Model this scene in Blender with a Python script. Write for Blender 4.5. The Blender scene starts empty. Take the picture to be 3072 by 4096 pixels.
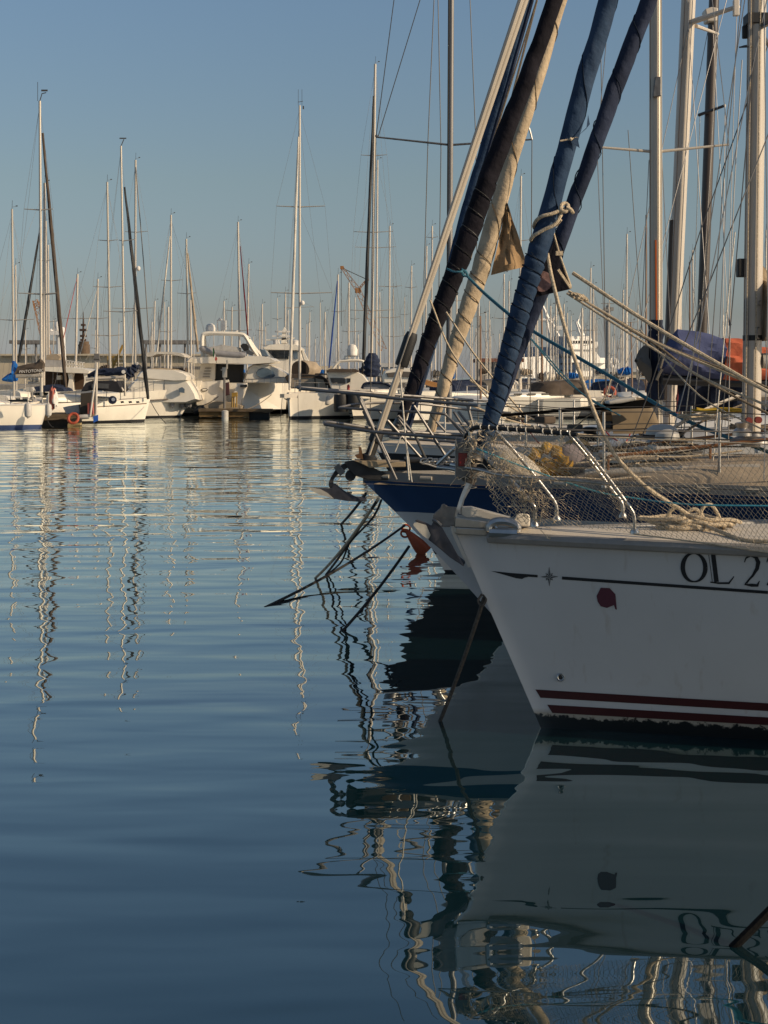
import bpy, bmesh, math, random
from mathutils import Vector, Matrix, noise
random.seed(7)
PI = math.pi
scn = bpy.context.scene
COL = scn.collection

# ------------------------------------------------------------------ camera
CAMH, FPX, VH = 2.4, 1538.0, 377.0
cam = bpy.data.cameras.new('camera'); cam_o = bpy.data.objects.new('camera', cam); COL.objects.link(cam_o)
cam_o.location = (0, 0, CAMH); cam_o.rotation_euler = (PI/2, 0, 0)
cam.sensor_fit = 'VERTICAL'; cam.sensor_height = 24.0; cam.sensor_width = 18.0
cam.lens = FPX/1024*24.0
cam.shift_y = -(512-VH)/1024
cam.clip_start = 0.1; cam.clip_end = 20000
scn.camera = cam_o

def P(u, v, Y):
    "a point of the place measured off the photograph (768x1024) at depth Y"
    return Vector(((u-384)*Y/FPX, Y, CAMH+(VH-v)*Y/FPX))
def D(x, y, Y): return P(x*.46293, y*.46293, Y)
def ZM(x0, y0, sc): return lambda x, y: ((x0+x/sc)/4, (y0+y/sc)/4)
def pz(v, Y): return CAMH+(VH-v)*Y/FPX
def px(u, Y): return (u-384)*Y/FPX

# ------------------------------------------------------------------ materials
def lin(c):
    if isinstance(c, str):
        c = c.lstrip('#'); c = [int(c[i:i+2], 16)/255 for i in (0, 2, 4)]
        return tuple((x/12.92 if x <= .04045 else ((x+.055)/1.055)**2.4) for x in c)
    return tuple(c)
MATS = {}
def mat(name, c, rough=.5, metal=0., var=.12, scale=3., bump=0., bscale=20., coat=0., spec=.5, stretch=None, c2=None, dirt=0.):
    if name in MATS: return MATS[name]
    m = bpy.data.materials.new(name); m.use_nodes = True
    nt = m.node_tree; n = nt.nodes; l = nt.links
    b = n['Principled BSDF']; c = lin(c)
    b.inputs['Roughness'].default_value = rough; b.inputs['Metallic'].default_value = metal
    b.inputs['Specular IOR Level'].default_value = spec if rough < .8 else .1
    if coat: b.inputs['Coat Weight'].default_value = coat; b.inputs['Coat Roughness'].default_value = .1
    tc = n.new('ShaderNodeTexCoord'); mp = n.new('ShaderNodeMapping'); l.new(tc.outputs['Object'], mp.inputs['Vector'])
    if stretch: mp.inputs['Scale'].default_value = stretch
    nz = n.new('ShaderNodeTexNoise'); nz.inputs['Scale'].default_value = scale; nz.inputs['Detail'].default_value = 6
    l.new(mp.outputs['Vector'], nz.inputs['Vector'])
    rp = n.new('ShaderNodeValToRGB'); rp.color_ramp.elements[0].position = .3; rp.color_ramp.elements[1].position = .7
    lo = tuple(max(0, x*(1-var)) for x in c) if c2 is None else lin(c2)
    hi = tuple(min(1, x*(1+var)) for x in c) if c2 is None else c
    rp.color_ramp.elements[0].color = (*lo, 1); rp.color_ramp.elements[1].color = (*hi, 1)
    l.new(nz.outputs['Fac'], rp.inputs['Fac'])
    out = rp.outputs['Color']
    if dirt:
        n2 = n.new('ShaderNodeTexNoise'); n2.inputs['Scale'].default_value = scale*2.3; n2.inputs['Detail'].default_value = 9; n2.inputs['Roughness'].default_value = .7
        mp2 = n.new('ShaderNodeMapping'); mp2.inputs['Scale'].default_value = (1, 1, .25); l.new(tc.outputs['Object'], mp2.inputs['Vector']); l.new(mp2.outputs['Vector'], n2.inputs['Vector'])
        r2 = n.new('ShaderNodeMapRange'); r2.inputs[1].default_value = .52; r2.inputs[2].default_value = .8; r2.inputs[3].default_value = 0; r2.inputs[4].default_value = dirt
        l.new(n2.outputs['Fac'], r2.inputs['Value'])
        mx = n.new('ShaderNodeMix'); mx.data_type = 'RGBA'; mx.inputs[7].default_value = (.12, .085, .055, 1)
        l.new(r2.outputs[0], mx.inputs[0]); l.new(out, mx.inputs[6]); out = mx.outputs[2]
    l.new(out, b.inputs['Base Color'])
    if bump:
        nb = n.new('ShaderNodeTexNoise'); nb.inputs['Scale'].default_value = bscale; nb.inputs['Detail'].default_value = 5
        l.new(mp.outputs['Vector'], nb.inputs['Vector'])
        bp = n.new('ShaderNodeBump'); bp.inputs['Strength'].default_value = bump; bp.inputs['Distance'].default_value = .03 if 'sailcloth' in name else .01
        l.new(nb.outputs['Fac'], bp.inputs['Height']); l.new(bp.outputs['Normal'], b.inputs['Normal'])
    MATS[name] = m
    return m

gel = mat('white_gelcoat', (.62, .6, .56), .3, var=.06, scale=1.2, dirt=.25)
gelw = mat('cream_gelcoat', (.76, .70, .59), .35, var=.07, scale=.8, dirt=.22)
gelg = mat('grey_white_gelcoat', (.45, .45, .44), .4, var=.08, scale=1.0, dirt=.2)
deckm = mat('cream_deck', (.6, .53, .43), .6, var=.1, scale=4, bump=.2, bscale=60, dirt=.15)
teak = mat('weathered_teak', (.36, .265, .17), .7, var=.25, scale=3, stretch=(.6, 9, 1), bump=.3, bscale=12, dirt=.2)
navy = mat('navy_gelcoat', (.017, .042, .105), .22, var=.15, scale=1.5, coat=.15)
antif = mat('dark_antifouling', (.012, .012, .013), .7, var=.3, scale=8)
chrome = mat('stainless_steel', (.5, .48, .45), .34, 1., var=.15, scale=9)
dsteel = mat('dull_steel', (.16, .155, .15), .42, .8, var=.3, scale=12)
alu = mat('mast_aluminium', (.50, .45, .375), .42, .25, var=.08, scale=1.5, stretch=(1, 1, .2), dirt=.12)
aluw = mat('white_mast_paint', (.55, .49, .41), .4, var=.08, scale=1.2, stretch=(1, 1, .2), dirt=.15)
dmast = mat('dark_brown_mast', (.06, .045, .036), .4, var=.3, scale=2, stretch=(1, 1, .2))
black = mat('black_rubber', (.012, .012, .012), .6, var=.3, scale=5)
blackp = mat('black_paint', (.012, .012, .013), .45, var=.15, scale=5)
wire = mat('rigging_wire', (.3, .28, .26), .4, .6, var=.2)
wired = mat('dark_rigging_wire', (.07, .065, .06), .5, .3, var=.2)
ropeb = mat('beige_rope', (.50, .41, .29), .85, var=.35, scale=60, bump=.6, bscale=120)
ropew = mat('white_rope', (.6, .56, .48), .85, var=.25, scale=60, bump=.5, bscale=120)
roped = mat('dark_wet_rope', (.017, .0145, .0115), .7, var=.4, scale=60, bump=.6, bscale=90)
ropeg = mat('grey_brown_rope', (.16, .13, .095), .8, var=.35, scale=60, bump=.6, bscale=90)
ropet = mat('teal_rope', (.06, .17, .22), .8, var=.3, scale=60, bump=.5, bscale=120)
ropec = mat('cyan_rope', (.07, .34, .42), .7, var=.25, scale=60)
netm = mat('netting_twine', (.46, .385, .28), .9, var=.3, scale=40)
canv_blue = mat('blue_sailcloth', (.040, .068, .118), .85, var=.45, scale=5, bump=.8, bscale=9, c2=(.018, .036, .072), dirt=.12)
canv_navy = mat('navy_sailcloth', (.026, .034, .060), .85, var=.4, scale=4, bump=.8, bscale=9)
canv_dark = mat('charcoal_sailcloth', (.013, .012, .016), .9, var=.35, scale=4, bump=.8, bscale=9)
canv_tan = mat('tan_sailcloth', (.44, .35, .24), .9, var=.2, scale=4, bump=.8, bscale=10, dirt=.35)
canv_red = mat('red_sailcloth', (.44, .115, .062), .85, var=.2, scale=3, bump=.6, bscale=8)
canv_purp = mat('violet_blue_sailcloth', (.072, .085, .165), .85, var=.2, scale=3, bump=.6, bscale=8)
canv_grey = mat('grey_canvas', (.13, .12, .105), .9, var=.2, scale=3, bump=.5, bscale=8)
canv_beige = mat('beige_canvas', (.36, .29, .21), .9, var=.2, scale=3, bump=.5, bscale=8)
canv_brown = mat('brown_canvas', (.09, .07, .055), .9, var=.25, scale=2, bump=.5, bscale=8)
canv_b2 = mat('bright_blue_canvas', (.015, .11, .36), .85, var=.25, scale=3, bump=.5, bscale=8)
canv_off = mat('offwhite_sailcloth', (.58, .53, .45), .85, var=.12, scale=3, bump=.6, bscale=8, dirt=.15)
glass = mat('dark_tinted_glass', (.012, .016, .02), .08, var=.1, spec=.8)
glassb = mat('blue_grey_glass', (.10, .14, .18), .1, var=.1, spec=.8)
redst = mat('maroon_stripe', (.052, .0115, .0105), .35, var=.1)
pink = mat('maroon_patch', (.085, .018, .032), .5, var=.1)
orange = mat('orange_plastic', (.42, .075, .02), .5, var=.15, scale=8, dirt=.2)
orangel = mat('orange_foam', (.38, .07, .03), .6, var=.15, scale=4)
yellow = mat('yellow_cloth', (.50, .28, .02), .7, scale=9, c2=(.22, .12, .015), bump=.6, bscale=14)
woodm = mat('varnished_wood', (.22, .10, .04), .4, var=.3, scale=3, stretch=(1, 1, 6))
dockm = mat('weathered_dock_wood', (.13, .095, .06), .8, var=.35, scale=2, stretch=(1, 1, 4), bump=.4)
stone = mat('pale_stone', (.50, .43, .32), .9, var=.25, scale=.3, bump=.3, bscale=2, dirt=.2)
concrete = mat('concrete', (.3, .28, .25), .9, var=.2, scale=.5, bump=.2, bscale=3, dirt=.2)
steelg = mat('grey_structural_steel', (.16, .15, .14), .6, .2, var=.2, scale=1)
rust = mat('rust_orange_steel', (.33, .15, .05), .7, .1, var=.3, scale=1)
ferryw = mat('ship_white_paint', (.78, .75, .70), .45, var=.06, scale=.1, dirt=.1)
ferryb = mat('ship_shade_and_shed_blue_grey', (.21, .26, .33), .5, var=.08, scale=.1)  # blue grey painting the shade on the white ship's left side; also a shed wall
bricky = mat('brick_red_roof', (.2, .085, .055), .8, var=.25, scale=.8)
wallm = mat('ochre_wall', (.28, .24, .2), .9, var=.15, scale=.3)
fend = mat('grey_white_vinyl', (.5, .47, .42), .5, var=.12, scale=6, dirt=.25)
fendg = mat('grey_vinyl', (.22, .21, .2), .5, var=.15, scale=6)
signb = mat('blue_sign_paint', (.02, .10, .42), .5, var=.08)
redp = mat('red_paint', (.42, .05, .035), .55, var=.15)
greenp = mat('green_cloth', (.02, .13, .045), .8)
whitec = mat('white_cloth', (.7, .66, .6), .8)
tealg = mat('lilac_gelcoat', (.40, .41, .55), .35, var=.05, scale=1)
ochre = mat('ochre_steel', (.32, .19, .03), .6, var=.2)

# ------------------------------------------------------------------ mesh building
W = {}
class MB:
    def __init__(s, M=None):
        s.v = []; s.f = []; s.mi = []; s.M = M; s.cur = 0
    def add(s, vs, fs, mi=None):
        o = len(s.v); s.v += [Vector(x) for x in vs]
        for f in fs: s.f.append([o+i for i in f]); s.mi.append(s.cur if mi is None else mi)
        return s
    def box(s, c, d, R=None):
        c = Vector(c); hx, hy, hz = d[0]/2, d[1]/2, d[2]/2
        vs = [Vector((sx*hx, sy*hy, sz*hz)) for sx in (-1, 1) for sy in (-1, 1) for sz in (-1, 1)]
        if R is not None: vs = [R @ x for x in vs]
        return s.add([c+x for x in vs], [(0, 1, 3, 2), (4, 6, 7, 5), (0, 4, 5, 1), (2, 3, 7, 6), (0, 2, 6, 4), (1, 5, 7, 3)])
    def tube(s, pts, r, n=8, cap=True, closed=False, sq=None):
        pts = [Vector(p) for p in pts]
        k = len(pts)
        rr = r if isinstance(r, (list, tuple)) else [r]*k
        t0 = (pts[1]-pts[0]).normalized()
        a = Vector((0, 0, 1)) if abs(t0.z) < .9 else Vector((1, 0, 0))
        nx = t0.cross(a).normalized()
        vs = []
        for i, p in enumerate(pts):
            if closed: t = pts[(i+1) % k]-pts[i-1]
            elif i == 0: t = pts[1]-pts[0]
            elif i == k-1: t = pts[-1]-pts[-2]
            else: t = (pts[i+1]-pts[i]).normalized()+(pts[i]-pts[i-1]).normalized()
            if t.length < 1e-9: t = t0
            t = t.normalized()
            nx = (nx-t*nx.dot(t))
            nx = nx.normalized() if nx.length > 1e-6 else t.orthogonal().normalized()
            ny = t.cross(nx)
            for j in range(n):
                an = 2*PI*j/n + (PI/n if n == 4 else 0)
                e = 1. if sq is None else sq
                vs.append(p+(nx*math.cos(an)+ny*math.sin(an)*e)*rr[i])
        fs = []
        for i in range(k if closed else k-1):
            i2 = (i+1) % k
            for j in range(n):
                fs.append((i*n+j, i*n+(j+1) % n, i2*n+(j+1) % n, i2*n+j))
        if cap and not closed:
            fs.append(tuple(range(n-1, -1, -1))); fs.append(tuple((k-1)*n+j for j in range(n)))
        return s.add(vs, fs)
    def lathe(s, prof, c=(0, 0, 0), R=None, n=16):
        c = Vector(c); vs = []; k = len(prof)
        for (r, z) in prof:
            for j in range(n):
                v = Vector((r*math.cos(2*PI*j/n), r*math.sin(2*PI*j/n), z))
                vs.append(c+(R @ v if R is not None else v))
        fs = [(i*n+j, i*n+(j+1) % n, (i+1)*n+(j+1) % n, (i+1)*n+j) for i in range(k-1) for j in range(n)]
        fs.append(tuple(range(n-1, -1, -1))); fs.append(tuple((k-1)*n+j for j in range(n)))
        return s.add(vs, fs)
    def ball(s, c, r, n=12, R=None):
        r = r if isinstance(r, (tuple, list)) else (r, r, r)
        c = Vector(c); vs = []; k = n//2+1
        for i in range(k):
            th = PI*(.02+.96*i/(k-1))
            for j in range(n):
                v = Vector((r[0]*math.sin(th)*math.cos(2*PI*j/n), r[1]*math.sin(th)*math.sin(2*PI*j/n), -r[2]*math.cos(th)))
                vs.append(c+(R @ v if R is not None else v))
        fs = [(i*n+j, i*n+(j+1) % n, (i+1)*n+(j+1) % n, (i+1)*n+j) for i in range(k-1) for j in range(n)]
        fs.append(tuple(range(n-1, -1, -1))); fs.append(tuple((k-1)*n+j for j in range(n)))
        return s.add(vs, fs)
    def loft(s, rings, closed=True, cap=True):
        n = len(rings[0]); vs = [p for r in rings for p in r]; fs = []
        for i in range(len(rings)-1):
            for j in range(n if closed else n-1):
                fs.append((i*n+j, i*n+(j+1) % n, (i+1)*n+(j+1) % n, (i+1)*n+j))
        if cap and closed:
            fs.append(tuple(range(n-1, -1, -1))); fs.append(tuple((len(rings)-1)*n+j for j in range(n)))
        return s.add(vs, fs)
    def prism(s, pts, d):
        "polygon of points extruded by the vector d"
        pts = [Vector(p) for p in pts]; d = Vector(d); k = len(pts)
        fs = [tuple(range(k-1, -1, -1)), tuple(range(k, 2*k))]+[(i, (i+1) % k, k+(i+1) % k, k+i) for i in range(k)]
        return s.add(pts+[p+d for p in pts], fs)
    def plate(s, uvs, Y, th):
        "flat plate standing at depth Y, thickness th, outline measured off the photograph"
        return s.prism([P(u, v, Y-th/2) for u, v in uvs], (0, th, 0))
    def build(s, name, m, parent=None, smooth=False, bevel=0., wn=False):
        vs = [s.M @ x for x in s.v] if s.M is not None else s.v
        Wm = W.get(parent.name) if parent else None
        if Wm is not None:
            Wi = Wm.inverted(); vs = [Wi @ x for x in vs]
        me = bpy.data.meshes.new(name); me.from_pydata([tuple(x) for x in vs], [], s.f)
        bm = bmesh.new(); bm.from_mesh(me); bmesh.ops.recalc_face_normals(bm, faces=bm.faces)
        bm.to_mesh(me); bm.free()
        ms = m if isinstance(m, (list, tuple)) else [m]
        for q in ms: me.materials.append(q)
        if len(ms) > 1:
            for p, i in zip(me.polygons, s.mi): p.material_index = i
        if smooth:
            me.polygons.foreach_set('use_smooth', [True]*len(me.polygons))
            me.set_sharp_from_angle(angle=math.radians(38))
        me.update()
        o = bpy.data.objects.new(name, me); COL.objects.link(o)
        if parent:
            o.parent = parent; W[o.name] = Wm if Wm is not None else Matrix()
        else: W[o.name] = Matrix()
        if bevel:
            bv = o.modifiers.new('bevel', 'BEVEL'); bv.width = bevel; bv.segments = 2; bv.limit_method = 'ANGLE'
        return o

def tag(o, label=None, cat=None, group=None, kind=None):
    if label: o['label'] = label
    if cat: o['category'] = cat
    if group: o['group'] = group
    if kind: o['kind'] = kind
    return o
def empty(name, loc, rz=0, label=None, cat=None, group=None):
    o = bpy.data.objects.new(name, None); COL.objects.link(o)
    o.location = loc; o.rotation_euler = (0, 0, rz); o.empty_display_size = .2
    W[o.name] = Matrix.Translation(Vector(loc)) @ Matrix.Rotation(rz, 4, 'Z')
    return tag(o, label, cat, group)
def RZ(a): return Matrix.Rotation(a, 4, 'Z')
def lerp(a, b, t): return a+(b-a)*t
def sag(a, b, k, n=12):
    a = Vector(a); b = Vector(b)
    return [a.lerp(b, i/n)-Vector((0, 0, k*4*(i/n)*(1-i/n))) for i in range(n+1)]
def smooth_path(pts, n=6):
    "Catmull-Rom through the points"
    pts = [Vector(p) for p in pts]; out = []
    q = [pts[0]*2-pts[1]]+pts+[pts[-1]*2-pts[-2]]
    for i in range(1, len(q)-2):
        for k in range(n):
            t = k/n; p0, p1, p2, p3 = q[i-1], q[i], q[i+1], q[i+2]
            out.append(.5*((2*p1)+(p2-p0)*t+(2*p0-5*p1+4*p2-p3)*t*t+(3*p1-p0-3*p2+p3)*t**3))
    out.append(pts[-1]); return out

# ------------------------------------------------------------------ hulls
class Hull:
    """local frame: stem head at x=0, boat runs to -x, y to port(+), z=0 at the water"""
    def __init__(s, L, b, fb, over, so=.3, bw=None, pd=1.7, pw=1.3, dm=.55, tw=.7, blunt=.05, depth=.4, curve=0., rz=0.):
        s.L, s.b, s.fb, s.over, s.so = L, b, fb, over, so
        s.bw = bw if bw else b*.86; s.pd, s.pw, s.dm, s.tw, s.blunt, s.depth, s.curve, s.rz = pd, pw, dm, tw, blunt, depth, curve, rz
    def sheer(s, t):
        a, m, c = s.fb
        return a+(m-a)*t*2*(1-t)*2*1.0*(.5+0)+(c-a)*t*t if False else (a*(1-t)*(1-2*t)+4*m*t*(1-t)+c*t*(2*t-1))
    def bd(s, t, b, p, z0):
        if t < s.dm: w = b*(1-(1-t/s.dm)**p)
        else: w = b*(1-(1-s.tw)*((t-s.dm)/(1-s.dm))**2)
        return max(w, z0)
    def pt(s, t, q, side=1, off=0.):
        zt = s.sheer(t)
        xd = -t*s.L; xw = -(s.over+t*(s.L-s.over-s.so))
        if q <= 1:
            x = lerp(xd, xw, q)+s.curve*math.sin(PI*q)*(1-min(1, t*6))
            yd = s.bd(t, s.b, s.pd, s.blunt); yw = s.bd(t, s.bw, s.pw, s.blunt*.4)
            y = lerp(yd, yw, q)+(.09*s.b*math.sin(PI*q)*min(1, t*2.2))
            z = zt*(1-q)
        else:
            k = (q-1)
            x = lerp(xw, -(s.over*1.25+t*(s.L-s.over*1.25-s.so)), k); y = s.bd(t, s.bw, s.pw, s.blunt*.4)*(1-.55*k); z = -s.depth*k
        return Vector((x, side*(y+off), z))
    def at(s, x, z, side=1, off=0.):
        "point on the side at local x, height z"
        a, b = 0., 1.
        for _ in range(30):
            t = (a+b)/2; q = 1-z/s.sheer(t)
            if s.pt(t, q).x > x: a = t
            else: b = t
        t = (a+b)/2
        return s.pt(t, 1-z/s.sheer(t), side, off)
    def mesh(s, M, bands, nt=36):
        "bands: list of (q_end, material index)"
        mb = MB(M); qs = [0.]; qm = []
        prev = 0.
        for qe, mi in bands:
            k = max(1, int((qe-prev)*7+.5))
            for i in range(1, k+1): qs.append(prev+(qe-prev)*i/k); qm.append(mi)
            prev = qe
        qs.append(2.); qm.append(bands[-1][1])
        ts = [(i/nt)**1.6 for i in range(nt+1)]
        for side in (1, -1):
            g = [[s.pt(t, q, side) for q in qs] for t in ts]
            for i in range(nt):
                for j in range(len(qs)-1):
                    mb.add([g[i][j], g[i+1][j], g[i+1][j+1], g[i][j+1]], [(0, 1, 2, 3)], qm[j])
        for j in range(len(qs)-1):   # stem and transom
            for t in (0., 1.):
                mb.add([s.pt(t, qs[j], 1), s.pt(t, qs[j+1], 1), s.pt(t, qs[j+1], -1), s.pt(t, qs[j], -1)], [(0, 1, 2, 3)], qm[j])
        return mb
    def deck(s, M, drop=.02, camber=.05, inset=.0, t0=0., t1=1., nt=30):
        mb = MB(M); rings = []
        for i in range(nt+1):
            t = lerp(t0, t1, (i/nt)**1.4); p = s.pt(t, 0); y = max(p.y-inset, .01)
            rings.append([Vector((p.x-(inset if t < .02 else 0), y*k, p.z-drop+camber*(1-k*k))) for k in (-1, -.75, -.5, -.25, 0, .25, .5, .75, 1)])
        return mb.loft(rings, closed=False)
    def strip(s, M, t0, t1, z0, z1, side=1, off=.004, n=30):
        mb = MB(M)
        r = []
        for i in range(n+1):
            t = lerp(t0, t1, i/n); zs = s.sheer(t)
            r.append([s.pt(t, 1-z0/zs, side, off), s.pt(t, 1-z1/zs, side, off)])
        return mb.loft(r, closed=False)
    def rail(s, M, r, t0=0., t1=1., dz=0., side=1, off=0., n=40, sq=None, pw=1.4, ns=8):
        pts = []
        for i in range(n+1):
            t = lerp(t0, t1, (i/n)**pw); p = s.pt(t, 0, side, off); p.z += dz; pts.append(p)
        return MB(M).tube(pts, r, ns, sq=sq)

def weld(o, d=1e-4):
    bm = bmesh.new(); bm.from_mesh(o.data); bmesh.ops.remove_doubles(bm, verts=bm.verts, dist=d)
    bmesh.ops.recalc_face_normals(bm, faces=bm.faces); bm.to_mesh(o.data); bm.free()
    o.data.polygons.foreach_set('use_smooth', [True]*len(o.data.polygons)); o.data.set_sharp_from_angle(angle=math.radians(35))
    return o
# ------------------------------------------------------------------ light, sky, water
SUN = Vector((.83, -.34, .40)).normalized()
sl = bpy.data.lights.new('sun', 'SUN'); sl.energy = 4.2; sl.angle = math.radians(.5); sl.color = (1., .80, .56)
so = bpy.data.objects.new('sun', sl); COL.objects.link(so); so.rotation_euler = (-SUN).to_track_quat('-Z', 'Y').to_euler(); so.location = (30, -20, 40)
w = bpy.data.worlds.new('World'); scn.world = w; w.use_nodes = True
nt = w.node_tree; bg = nt.nodes['Background']
sky = nt.nodes.new('ShaderNodeTexSky'); sky.sky_type = 'NISHITA'; sky.sun_disc = False
sky.sun_elevation = math.asin(SUN.z); sky.sun_rotation = math.atan2(SUN.x, SUN.y)
sky.air_density = 1.; sky.dust_density = .8; sky.ozone_density = 1.5; sky.altitude = 0
tcw = nt.nodes.new('ShaderNodeTexCoord'); sx = nt.nodes.new('ShaderNodeSeparateXYZ'); nt.links.new(tcw.outputs['Generated'], sx.inputs[0])
rw = nt.nodes.new('ShaderNodeValToRGB'); cr = rw.color_ramp     # harbour haze: greyer low down, fuller blue higher up
cr.elements[0].position = 0.; cr.elements[0].color = (.60, .64, .92, 1); cr.elements[1].position = 1.; cr.elements[1].color = (.82, .74, .66, 1)
for p_, c_ in ((.04, (.46, .465, .56)), (.126, (.57, .56, .54)), (.235, (.645, .67, .675)), (.40, (.66, .70, .73)), (.7, (.80, .75, .69))):
    e = cr.elements.new(p_); e.color = (*c_, 1)
nt.links.new(sx.outputs[2], rw.inputs['Fac'])
mxw = nt.nodes.new('ShaderNodeMix'); mxw.data_type = 'RGBA'; mxw.blend_type = 'MULTIPLY'; mxw.inputs[0].default_value = 1.
nt.links.new(sky.outputs[0], mxw.inputs[6]); nt.links.new(rw.outputs[0], mxw.inputs[7]); nt.links.new(mxw.outputs[2], bg.inputs['Color'])
bg.inputs['Strength'].default_value = .13
scn.view_settings.view_transform = 'Standard'; scn.view_settings.look = 'None'; scn.view_settings.exposure = 0

def water_material():
    m = bpy.data.materials.new('harbour_water'); m.use_nodes = True
    n = m.node_tree.nodes; l = m.node_tree.links; n.remove(n['Principled BSDF']); out = n['Material Output']
    df = n.new('ShaderNodeBsdfDiffuse'); df.inputs['Color'].default_value = (.0035, .019, .024, 1)
    gl = n.new('ShaderNodeBsdfGlossy'); gl.inputs['Roughness'].default_value = .01; gl.inputs['Color'].default_value = (.93, .985, .98, 1)
    fr = n.new('ShaderNodeFresnel'); fr.inputs['IOR'].default_value = 1.333
    ma = n.new('ShaderNodeMath'); ma.operation = 'MULTIPLY_ADD'; ma.inputs[1].default_value = 1.42; ma.inputs[2].default_value = .125; ma.use_clamp = True
    ms = n.new('ShaderNodeMixShader'); l.new(fr.outputs[0], ma.inputs[0]); l.new(ma.outputs[0], ms.inputs[0]); l.new(df.outputs[0], ms.inputs[1]); l.new(gl.outputs[0], ms.inputs[2]); l.new(ms.outputs[0], out.inputs['Surface'])
    tc = n.new('ShaderNodeTexCoord')
    acc = None
    for sc, amp, rot, st, det in ((.45, .022, .25, (.5, 1.), 1.), (1.5, .0165, -.2, (.5, 1.), .6), (3.6, .0034, .05, (.28, 1.), 1.)):
        mp = n.new('ShaderNodeMapping'); mp.inputs['Rotation'].default_value = (0, 0, rot); mp.inputs['Scale'].default_value = (st[0], st[1], 1)
        l.new(tc.outputs['Object'], mp.inputs['Vector'])
        nz = n.new('ShaderNodeTexNoise'); nz.inputs['Scale'].default_value = sc; nz.inputs['Detail'].default_value = det; nz.inputs['Roughness'].default_value = .4
        nz.inputs['Distortion'].default_value = .3
        l.new(mp.outputs['Vector'], nz.inputs['Vector'])
        mu = n.new('ShaderNodeMath'); mu.operation = 'MULTIPLY'; mu.inputs[1].default_value = amp; l.new(nz.outputs['Fac'], mu.inputs[0])
        if acc is None: acc = mu
        else:
            ad = n.new('ShaderNodeMath'); ad.operation = 'ADD'; l.new(acc.outputs[0], ad.inputs[0]); l.new(mu.outputs[0], ad.inputs[1]); acc = ad
    # calm lanes: large slow patches where the ripples are weaker
    pn = n.new('ShaderNodeTexNoise'); pn.inputs['Scale'].default_value = .12; pn.inputs['Detail'].default_value = 2
    pm = n.new('ShaderNodeMapping'); pm.inputs['Scale'].default_value = (.5, 1.3, 1); l.new(tc.outputs['Object'], pm.inputs['Vector']); l.new(pm.outputs['Vector'], pn.inputs['Vector'])
    pr = n.new('ShaderNodeMapRange'); pr.inputs[1].default_value = .35; pr.inputs[2].default_value = .65; pr.inputs[3].default_value = .6; pr.inputs[4].default_value = 1.15
    l.new(pn.outputs['Fac'], pr.inputs['Value'])
    mm = n.new('ShaderNodeMath'); mm.operation = 'MULTIPLY'; l.new(acc.outputs[0], mm.inputs[0]); l.new(pr.outputs[0], mm.inputs[1])
    spn = n.new('ShaderNodeSeparateXYZ'); l.new(tc.outputs['Object'], spn.inputs[0])     # more wind ripple out in the open basin than close under the hulls
    wr = n.new('ShaderNodeMapRange'); wr.inputs[1].default_value = 8.5; wr.inputs[2].default_value = 26; wr.inputs[3].default_value = 1.; wr.inputs[4].default_value = 2.3; l.new(spn.outputs['Y'], wr.inputs['Value'])
    mm2 = n.new('ShaderNodeMath'); mm2.operation = 'MULTIPLY'; l.new(mm.outputs[0], mm2.inputs[0]); l.new(wr.outputs[0], mm2.inputs[1]); mm = mm2
    bp = n.new('ShaderNodeBump'); bp.inputs['Strength'].default_value = 1.; bp.inputs['Distance'].default_value = 1.
    l.new(mm.outputs[0], bp.inputs['Height']); l.new(bp.outputs['Normal'], gl.inputs['Normal']); l.new(bp.outputs['Normal'], fr.inputs['Normal'])
    return m
wm = MB(); wm.add([(-3000, -60, 0), (3000, -60, 0), (3000, 6000, 0), (-3000, 6000, 0)], [(0, 1, 2, 3)])
tag(wm.build('water', water_material()), kind='structure')

qm = MB(); qm.box((0, -22, -.6), (160, 50, 2.8)); tag(qm.build('unseen_quay', concrete, bevel=.03), kind='structure')  # unseen quay behind the camera, added to bounce warm light onto the hulls
# ================================================================== shared sailing-boat pieces
def furl(mb, a, b, rads, turns=10, ridge=.10, n=14, k=110, seed=1, bow=0., lump=.05, tc=1., turns2=0):
    "a sail rolled round its stay: helical edge, lumps; rads = [(t, r)]"
    rnd = random.Random(seed); ph = [rnd.random()*6 for _ in range(6)]
    a = Vector(a); b = Vector(b); ax = (b-a).normalized(); nx = ax.orthogonal().normalized(); ny = ax.cross(nx)
    rings = []
    for i in range(k+1):
        t = i/k
        for (t0, r0), (t1, r1) in zip(rads, rads[1:]):
            if t0 <= t <= t1: r = lerp(r0, r1, (t-t0)/(t1-t0)); break
        c = a.lerp(b, t)-Vector((0, 0, bow*4*t*(1-t)))
        c += (nx*math.sin(t*23+ph[0])+ny*math.sin(t*31+ph[1]))*r*lump*1.4
        ring = []
        for j in range(n):
            an = 2*PI*j/n
            h = ((an/(2*PI)+min(t, tc)*turns+max(0, t-tc)*turns2) % 1.0)
            h = h/.78 if h < .78 else (1-h)/.22
            rr = r*(1+ridge*(.55+.45*math.sin(t*37+ph[4])*math.sin(t*91+ph[5]))*(h-.5)+lump*math.sin(2*an+ph[2]+t*17)+lump*.7*math.sin(3*an+ph[3]-t*29))
            ring.append(c+(nx*math.cos(an)+ny*math.sin(an))*rr)
        rings.append(ring)
    return mb.loft(rings)

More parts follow.
